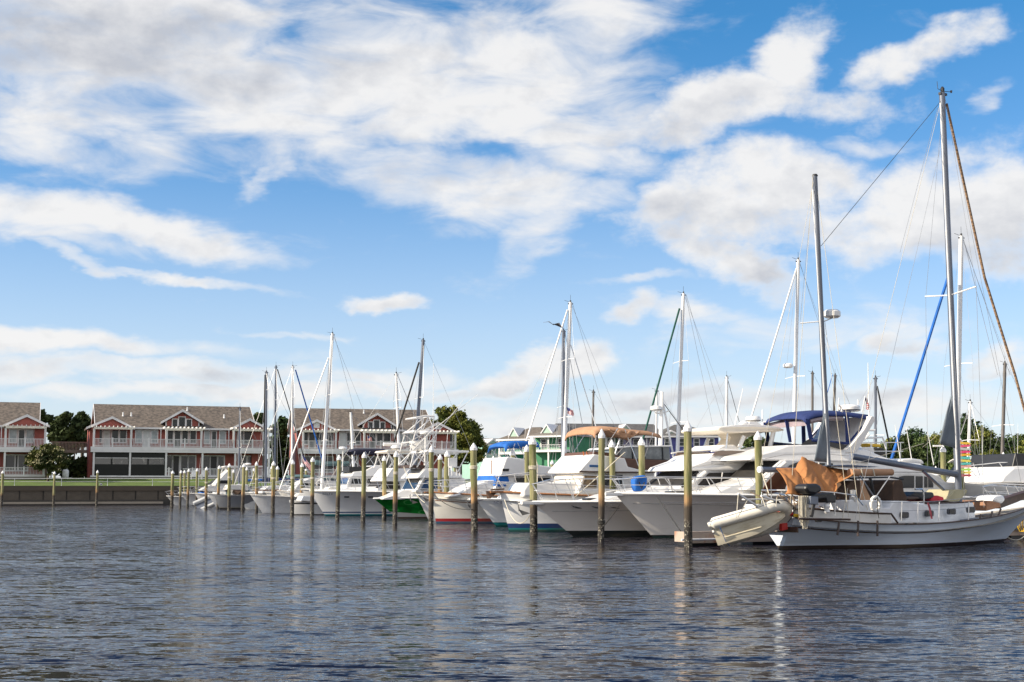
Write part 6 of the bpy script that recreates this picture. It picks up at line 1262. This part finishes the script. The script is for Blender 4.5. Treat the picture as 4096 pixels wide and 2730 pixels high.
sailboat('sailboat with a thin white mast beside the radar mast of the pilothouse boat', (2627, 1560), (2621, 1955), 100, .09, 'aluw', None)
sailboat('sailboat with the mast standing between the hardtop radar and its antenna', (2907, 1508), (2905, 1955), 105, .13, 'aluw', ((2910, 1515), (2960, 1700)), ('drope', .02), False)
sailboat('sailboat with a white mast carrying a radar left of the ketch mizzen', (3193, 1040), (3168, 1955), 76, .12, 'aluw', ((3186, 1075), (2990, 1720)), ('aluw', .05), True, (1506,), (((3197, 1045), (3340, 1500), .01, 'wire'),), radar=(3152, 1464))
sailboat('sailboat with the short mast between the radar mast and the ketch mizzen', (3250, 1490), (3248, 1955), 108, .11, 'alud', None, hull=False)
sailboat('sailboat with a dark mast and blue stay behind the blue canopy', (3341, 1500), (3322, 1955), 106, .11, 'alud', ((3330, 1500), (3290, 1640)), ('blue', .03), True)
sailboat('sailboat with a pale mast and dark furled headsail right of the radar arch', (3502, 1510), (3500, 1955), 90, .11, 'alu', ((3508, 1545), (3560, 1790)), ('drope', .06), False, (1740,))
sailboat('sailboat with a big white mast and bright blue furled headsail behind the ketch main mast', (3845, 945), (3822, 1955), 64, .13, 'aluw', ((3792, 1110), (3566, 1838)), ('blue', .07), True, (1455,), (((3850, 950), (4040, 1500), .01, 'wire'), ((3852, 950), (3990, 1500), .01, 'wire')))
sailboat('sailboat with a brownish dark mast before the right end of the wood', (4020, 1452), (4002, 1955), 86, .12, 'alud', None, spr=(1700,))
sailboat('sailboat with a thin white mast behind the stack of coloured arrows', (3881, 1606), (3866, 1955), 88, .11, 'aluw', ((3876, 1640), (3842, 1740)), ('wire', .02), True, (1760,))
# ---------------------------------------------------------------- pilothouse boat, brown
pb_ = Boat('pilothouse_boat', W(2440, 1955, 66) - Vector((0, 0, 1.8)), HEAD, 'brown hulled pilothouse boat with a white radar mast behind the tan canopy', 'motorboat')
pb_.hull(13, 4.2, 2.2, 1.8, .6, mat('brown_hull', (.10, .042, .024), .5, var=.12), sag=.1, full=.4)
pb_.block('brown_topside', MATS['brown_hull'], [(2495, 1835), (2680, 1842), (2680, 1885), (2515, 1875)], 1.7, bevel=.03)
pb_.block('pilothouse', mat('clear_enclosure', (.24, .26, .27), .15, c2=(.10, .12, .13), vscale=1, thr=(.4, .6), spec=.8), [(2462, 1825), (2466, 1792), (2480, 1788), (2678, 1787), (2682, 1842), (2500, 1836)], 1.45, bevel=.03)
pb_.block('pilothouse_roof', M('white'), [(2458, 1796), (2470, 1788), (2520, 1784), (2686, 1782), (2688, 1788), (2520, 1790), (2480, 1794)], 1.6, bevel=.02)
for x in (2475, 2530, 2578, 2650): pb_.stick('window_post', 'black', [(x, 1790), (x + 2, 1838)], 1.48, .03)
pb_.stick('radar_mast', 'white', [(2642, 1790), (2648, 1568)], 0, .11, .08); pb_.radar(2624, 1635, 0, .28, .26); pb_.stick('mast_arm', 'white', [(2618, 1652), (2645, 1656), (2675, 1644)], 0, .035); pb_.stick('mast_stay', 'white', [(2652, 1610), (2696, 1842)], 0, .05); pb_.stick('mast_stay', 'drope', [(2650, 1608), (2738, 1728)], .0, .02)
# ---------------------------------------------------------------- boats behind the ketch
r1 = Boat('sportfishing_boat', W(3440, 1955, 57) - Vector((0, 0, 1.8)), HEAD, 'large white flybridge boat with dark side windows just behind the ketch', 'motorboat')
r1.hull(14, 4.8, 2.3, 1.6, 1.0, mat('hull_r1', (.76, .76, .76), .3, var=.06), sag=.1, full=.4, wl=.8)
r1.block('cabin', M('offwhite'), [(3450, 1975), (3470, 1890), (3720, 1893), (3760, 1905), (3790, 1935), (3790, 1985), (3450, 1985)], 1.9, bevel=.05)
for a_ in ([(3596, 1953), (3598, 1908), (3618, 1904), (3656, 1904), (3656, 1953)], [(3664, 1953), (3664, 1906), (3690, 1906), (3690, 1953)], [(3698, 1951), (3698, 1907), (3722, 1910), (3732, 1940), (3732, 1951)]): r1.patch('side_window', M('glass'), a_, 1.92, .02)
r1.block('flybridge', M('white'), [(3440, 1892), (3455, 1850), (3600, 1848), (3690, 1856), (3712, 1868), (3728, 1892)], 1.8, bevel=.08, taper=.05)
r1.block('rear_flybridge', M('white'), [(3430, 1850), (3450, 1790), (3495, 1788), (3500, 1830), (3560, 1834), (3600, 1850)], 1.3, bevel=.04)
r1.block('black_motor_cover', M('black'), [(3497, 1830), (3497, 1800), (3505, 1792), (3535, 1792), (3542, 1802), (3540, 1832)], .5, bevel=.05)
r1.block('yellow_panel', M('yellow'), [(3466, 1774), (3520, 1778), (3524, 1790), (3495, 1788)], .4, bevel=.01)
r1.stick('grab_rail', 'chrome', [(3440, 1771), (3615, 1771)], 1.2, .02); r1.stick('grab_rail', 'chrome', [(3495, 1806), (3612, 1806)], 1.2, .02)
for x in (3484, 3545, 3602): r1.stick('rail_post', 'chrome', [(x, 1771), (x, 1850)], 1.2, .018)
r1.stick('tower_frame', 'white', [(3450, 1765), (3475, 1740), (3470, 1722), (3500, 1722)], .8, .05, both=True); r1.stick('tower_frame', 'white', [(3440, 1755), (3530, 1750), (3545, 1795)], .8, .04, both=True)
r1.block('life_raft', M('white'), [(3600, 1850), (3608, 1838), (3650, 1834), (3690, 1840), (3700, 1856)], .8, bevel=.06)
for x in (3605, 3650, 3735): r1.stick('antenna', 'white', [(x - 25, 1700 + (x - 3605) * .2), (x, 1860)], .5, .012, .02)
r2 = Boat('motor_yacht', W(3790, 1955, 66) - Vector((0, 0, 1.8)), HEAD, 'long low white boat with a flat cabin roof right of the ketch mast', 'motorboat')
r2.hull(15, 4.4, 1.6, 1.3, .9, mat('hull_r2', (.80, .78, .74), .3, var=.06), sag=.1, full=.4)
r2.block('cabin', mat('cabin_glass', (.10, .115, .12), .2, c2=(.3, .32, .33), vscale=1.4, thr=(.5, .6)), [(3862, 1925), (3866, 1896), (4010, 1892), (4015, 1925)], 1.5, bevel=.03)
r2.block('cabin_roof', M('white'), [(3858, 1900), (3868, 1886), (3900, 1884), (4012, 1883), (4014, 1896)], 1.7, bevel=.04)
r2.block('white_bin', M('white'), [(3870, 1884), (3874, 1872), (3895, 1872), (3898, 1884)], .5, bevel=.05); r2.block('blue_box', mat('light_blue_box', (.03, .25, .55), .5), [(3918, 1914), (3920, 1902), (3934, 1900), (3938, 1906), (3934, 1914)], 1.7, bevel=.03)
r2.block('side_deck', M('white'), [(3800, 1990), (3800, 1950), (3830, 1935), (4100, 1925), (4100, 1990)], 1.9, bevel=.05)
r3 = Boat('sportfishing_boat', W(3960, 1955, 60) - Vector((0, 0, 1.8)), HEAD, 'white flybridge boat with sloping front and black enclosure at the right edge', 'motorboat')
r3.hull(13, 4.6, 2.15, 1.8, 1.2, mat('hull_r3', (.80, .79, .76), .3, var=.06), sag=.0, full=.4, wl=.75, flare=1.1); r3.rail(.01, .5, .8, 7, .02)
r3.block('cabin', M('white'), [(4005, 1930), (4020, 1905), (4060, 1872), (4200, 1868), (4200, 1935)], 1.8, bevel=.06, taper=.05)
r3.block('flybridge', M('white'), [(4025, 1905), (4052, 1868), (4072, 1865), (4200, 1865), (4200, 1905)], 1.6, bevel=.05); r3.block('black_enclosure', M('black'), [(4050, 1868), (4062, 1815), (4200, 1812), (4200, 1868)], 1.4, bevel=.03)
fenders(r2, (.15, .25))
# horizontal dark boom across (belongs to the sailboat with the big white mast)
# ---------------------------------------------------------------- arrow signpost on its pile
ar = empty('direction_signs', W(3846, 1770, 55.7), 0, 'stack of coloured arrow boards nailed one above another on a capped pile', 'signpost')
MB().box(-.05, .05, .18, .24, -1.3, .1).build('backing_post', M('teak'), ar)
cols = [(.80, .50, .05), (.75, .10, .20), (.5, .5, .48), (.75, .06, .18), (.80, .42, .04), (.10, .52, .45), (.72, .62, .12), (.10, .50, .45), (.72, .36, .30), (.42, .72, .12), (.78, .60, .12), (.75, .12, .14)]
for i, c_ in enumerate(cols):
    z = -.04 - i * .118; rr = random.Random(i); a_ = rr.uniform(-8, 8); w_ = .22
    o = MB().prism([(-.30, -.045), (.16, -.045), (.16, -.075), (.30, 0), (.16, .075), (.16, .045), (-.30, .045), (-.26, 0)], -.24, -.215).build('arrow_board', mat('sign_%d' % i, c_, .6, var=.08), ar)
    o.location = (.0, 0, z); o.rotation_euler = (0, R(a_), 0)
# dock lamp on its pile
dl = empty('dock_lamp', W(3750, 1784, 63.8), 0, 'small white lamp on an arm beside the pile left of the ketch main mast', 'lamp'); MB().box(-.2, .22, -.08, .08, -.04, .03).build('lamp_head', M('white'), dl); MB().tube([(.1, 0, -.02), (.34, 0, -.1)], .02, 6).build('arm', M('alu'), dl)
# ---------------------------------------------------------------- flags
def flag_mat(name, stripes=True):
    m = bpy.data.materials.new(name); m.use_nodes = True; nt = m.node_tree; b_ = nt.nodes['Principled BSDF']; t_ = N(nt, 'ShaderNodeTexCoord'); s_ = N(nt, 'ShaderNodeSeparateXYZ'); nt.links.new(t_.outputs['UV'], s_.inputs[0])
    st_ = math_(nt, 'GREATER_THAN', math_(nt, 'FRACT', math_(nt, 'MULTIPLY', s_.outputs[1], 6.5)), .5)
    c = mixc(nt, st_, (.60, .02, .03), (.80, .78, .76)); ca = math_(nt, 'MULTIPLY', math_(nt, 'LESS_THAN', s_.outputs[0], .42), math_(nt, 'GREATER_THAN', s_.outputs[1], .46)); c = mixc(nt, ca, c, (.02, .03, .14))
    nt.links.new(c, b_.inputs['Base Color']); b_.inputs['Roughness'].default_value = .8; return m
fm = flag_mat('striped_flag')
def flag(label, px, py, d, w_, h_, ang_, staff=None, m=fm, cat='flag', wave=.06):
    """px,py: hoist top corner; ang_: how far the fly droops"""
    p_ = W(px, py, d); r_ = empty('flag', p_, 10, label, cat, 'small flags flown on the boats'); nx, nz = 14, 8; b_ = MB()
    def fn(i, j): return (w_ * i * math.cos(R(ang_)) + .03 * math.sin(j * 5), wave * math.sin(i * 9 + j), -h_ * (1 - j) * (1 - .1 * i) - w_ * i * math.sin(R(ang_)))
    b_.grid(fn, nx, nz); o = b_.build('cloth', m, r_, True, solid=0)
    uv = o.data.uv_layers.new(name='UVMap'); cnt = {}
    for pl_ in o.data.polygons:
        for li in pl_.loop_indices:
            v = o.data.loops[li].vertex_index; co = o.data.vertices[v].co; i = max(0, min(1, (co.x) / (w_ * math.cos(R(ang_))))); j = 1 + (co.z + w_ * i * math.sin(R(ang_))) / (h_ * (1 - .1 * i)); uv.data[li].uv = (i, max(0, min(.999, j)))
    if staff: a_, c_ = W(*staff[0], d) - p_, W(*staff[1], d) - p_; rz = Matrix.Rotation(R(-10), 3, 'Z'); MB().tube([rz @ a_, rz @ c_], .02, 6).build('staff', M('aluw'), r_)
    return r_
flag('striped flag flying small beside the tall white mast', 2269, 1629, 80, .42, .36, 28, None)
flag('striped flag drooping on a staff right of the radar on the blue canopy boat', 3462, 1588, 47, .12, .42, 35, ((3461, 1585), (3448, 1650)), wave=.02)
flag('large striped flag hanging from a slanting staff at the left sailboats', 1208, 1815, 108, 1.3, .55, 52, ((1203, 1810), (1232, 1890)))
flag('small striped flag on the upper balcony of the right red house', 1470, 1744, 172, .6, .5, 25, ((1469, 1740), (1472, 1775)))
rw = mat('red_white_cloth', (.62, .02, .03), .8, c2=(.78, .76, .74), thr=(.50, .52), vscale=1.1); flag('small red and white flag in front of the radar on the blue canopy boat', 3357, 1616, 47, .14, .24, 38, ((3356, 1592), (3352, 1645)), rw, wave=.02)
# gull
gl = tag(MB().add([(0, -.05, 0), (.28, 0, .02), (0, .05, 0), (-.22, 0, 0), (.1, 0, .06), (-.0, .0, -.04)], [(0, 1, 4), (1, 2, 4), (2, 3, 4), (3, 0, 4), (0, 5, 1), (1, 5, 2), (2, 5, 3), (3, 5, 0)]).build('gull', mat('gull_grey', (.10, .10, .11), .8), None, True), 'small dark gull gliding left of the tall white mast', 'bird'); gl.location = W(2213, 1299, 80)
for sd, P_ in ((1, [(0, .02, .02), (.10, .32, .16), (-.02, .62, .04), (-.1, .30, .12), (-.1, .02, .01)]), (-1, [(0, -.02, .02), (.10, -.32, .16), (-.06, -.62, -.12), (-.1, -.30, .12), (-.1, -.02, .01)])): MB().add(P_ + [(x, y, z - .015) for x, y, z in P_], [tuple(range(5)), tuple(range(9, 4, -1))] + [(i, (i + 1) % 5, (i + 1) % 5 + 5, i + 5) for i in range(5)]).build('wing', MATS['gull_grey'], gl, True)
gl.rotation_euler = (R(10), 0, R(70))
# grey inflatable tied by the second boat
ig = empty('grey_inflatable', W(835, 2008, 128), 24, 'small grey inflatable leaning beside the second motorboat on the left', 'dinghy'); ig.rotation_euler = (R(50), R(-25), R(20))
MB().tube([(-1.3, .5, 0), (.6, .5, 0), (1.1, .3, .1), (1.3, 0, .12), (1.1, -.3, .1), (.6, -.5, 0), (-1.3, -.5, 0)], .2, 10).build('inflatable_tube', mat('grey_tube', (.55, .56, .57), .5, var=.1), ig, True); MB().box(-1.2, .9, -.4, .4, -.12, -.05).build('floor', M('alu'), ig)
# white plastic chair on a deck behind the piles
pc = empty('plastic_chair', W(1810, 1868, 70), 30, 'white plastic chair with a slatted back behind the capped piles', 'chair'); MB().box(-.25, .25, -.03, .03, .0, .45).build('backrest', M('white'), pc, bevel=.02); MB().box(-.25, .25, -.4, 0, -.05, 0).build('seat', M('white'), pc, bevel=.02)
for sx in (-.22, .22):
    for sy in (-.38, -.03): MB().box(sx - .02, sx + .02, sy - .02, sy + .02, -.45, -.05).build('leg', M('white'), pc)

# ---------------------------------------------------------------- smaller boats of the second row
G_BG = 'smaller boats half hidden behind the slips'
def bgboat(px, d, label, L=8, zb=1.5, col_=None, canvas=None, cab=True, seed=0, arch=False, deg=HEAD, tower=False, top=2.9):
    p_ = W(px, 1955, d); p_.z = 0; rr = random.Random(seed); bt = Boat('cabin_boat', p_, deg, label, 'motorboat', G_BG)
    bt.hull(L, L * .33, zb, zb * .75, .9, col_ or mat('bg_hull', (.78, .77, .74), .35, var=.08), sag=.05, full=.42, wl=.76, flare=1.0, rub=('offwhite', .04)); bt.rail(.01, .45, .6, 5, .018)
    w_ = L * .13
    if cab:
        MB().shell([(-L * .2, zb - .1, w_ * .5), (-L * .3, zb + .45, w_ * .8), (-L * .42, zb + .5, w_), (-L * .75, zb + .5, w_), (-L * .75, zb - .4, w_)], 0).build('cabin', M('white'), bt.root, bevel=.06)
        MB().shell([(-L * .40, zb + .48, w_ * .9), (-L * .47, zb + .95, w_ * .8), (-L * .49, zb + .95, w_ * .8), (-L * .47, zb + .48, w_ * .9)], 0).build('windshield', M('glass'), bt.root)
        for sd in (1, -1): MB().box(-L * .66, -L * .45, sd * w_ - .02 if sd > 0 else -w_ - .02, sd * w_ + .02 if sd > 0 else -w_ + .02, zb + .08, zb + .34).build('side_window', M('glass'), bt.root)
    if canvas:
        b_ = MB(); b_.grid(lambda i, j: Vector((-L * .42 - L * .34 * i, (j * 2 - 1) * w_ * 1.1, top + .12 * math.sin(math.pi * i) - .22 * abs(j * 2 - 1) ** 3)), 10, 10); b_.build('bimini', M(canvas), bt.root, True, solid=.04)
        for sd in (1, -1):
            f = MB(); f.tube([(-L * .44, sd * w_ * 1.08, top - .15), (-L * .58, sd * w_, zb + .3)], .02, 5); f.build('canopy_pole', M('chrome'), bt.root); f = MB(); f.tube([(-L * .74, sd * w_ * 1.08, top - .15), (-L * .58, sd * w_, zb + .3)], .02, 5); f.build('canopy_pole', M('chrome'), bt.root)
    for k in range(5):
        x = -L * rr.uniform(.3, .95); s_ = rr.uniform(.1, .26); o = MB().box(-s_, s_, -s_, s_, -s_, s_ * 1.3).build('deck_gear', M(rr.choice(['white', 'offwhite', 'black', 'cream', 'dbrown', 'red', 'blue', 'teal'])), bt.root, bevel=.05); o.location = (x, rr.uniform(-w_, w_), zb + .1); o.rotation_euler = (0, 0, rr.uniform(0, 3))
    q_ = Vector((-L * rr.uniform(.4, .7), rr.uniform(-.5, .5), zb + .6)); MB().tube([q_, q_ + Vector((-.2, 0, rr.uniform(2.2, 3.6)))], .016, 5, .008).build('antenna', M('aluw'), bt.root)
    return bt
bgboat(985, 121, 'white boat half hidden behind the grey catamaran and the blue boom cover', canvas='teal', seed=1)
bgboat(1105, 114, 'white boat with a light blue windshield cover behind the pile right of the fish emblem', canvas='blue', seed=2, top=2.5)
bgboat(1190, 106, 'white boat with a cream canopy behind the brown bowsprit plank', canvas='offwhite', seed=3)
bgboat(700, 150, 'open white boat between the leftmost motorboat and the seawall', L=6, zb=1.0, cab=False, seed=5)
bgboat(1785, 84, 'white boat with aluminium legs behind the rope-wrapped pile and the plastic chair', canvas=None, seed=6, zb=1.6)
bgboat(1900, 92, 'small boat with a beige hull side behind the blue windshield cover', col_=mat('bg_hull_beige', (.55, .48, .40), .5), seed=7, zb=1.9, canvas='offwhite')
bgboat(2160, 100, 'white boat with dark windows below the green far house', seed=8, zb=2.0, canvas='black')
bgboat(3640, 72, 'white cabin boat beyond the dark windows boat, below the wood', seed=9, zb=2.2, canvas='offwhite', top=3.4)
bgboat(3740, 80, 'white boat with a black top just left of the ketch main mast base', seed=10, zb=2.0, canvas='black', top=3.3)
bgboat(3880, 58, 'white boat with open foredeck rails in front of the long low white boat', seed=11, zb=1.5, L=9)
bgboat(4010, 54, 'white boat with red gear whose bow lies behind the ketch bowsprit', seed=12, zb=1.4, L=9)
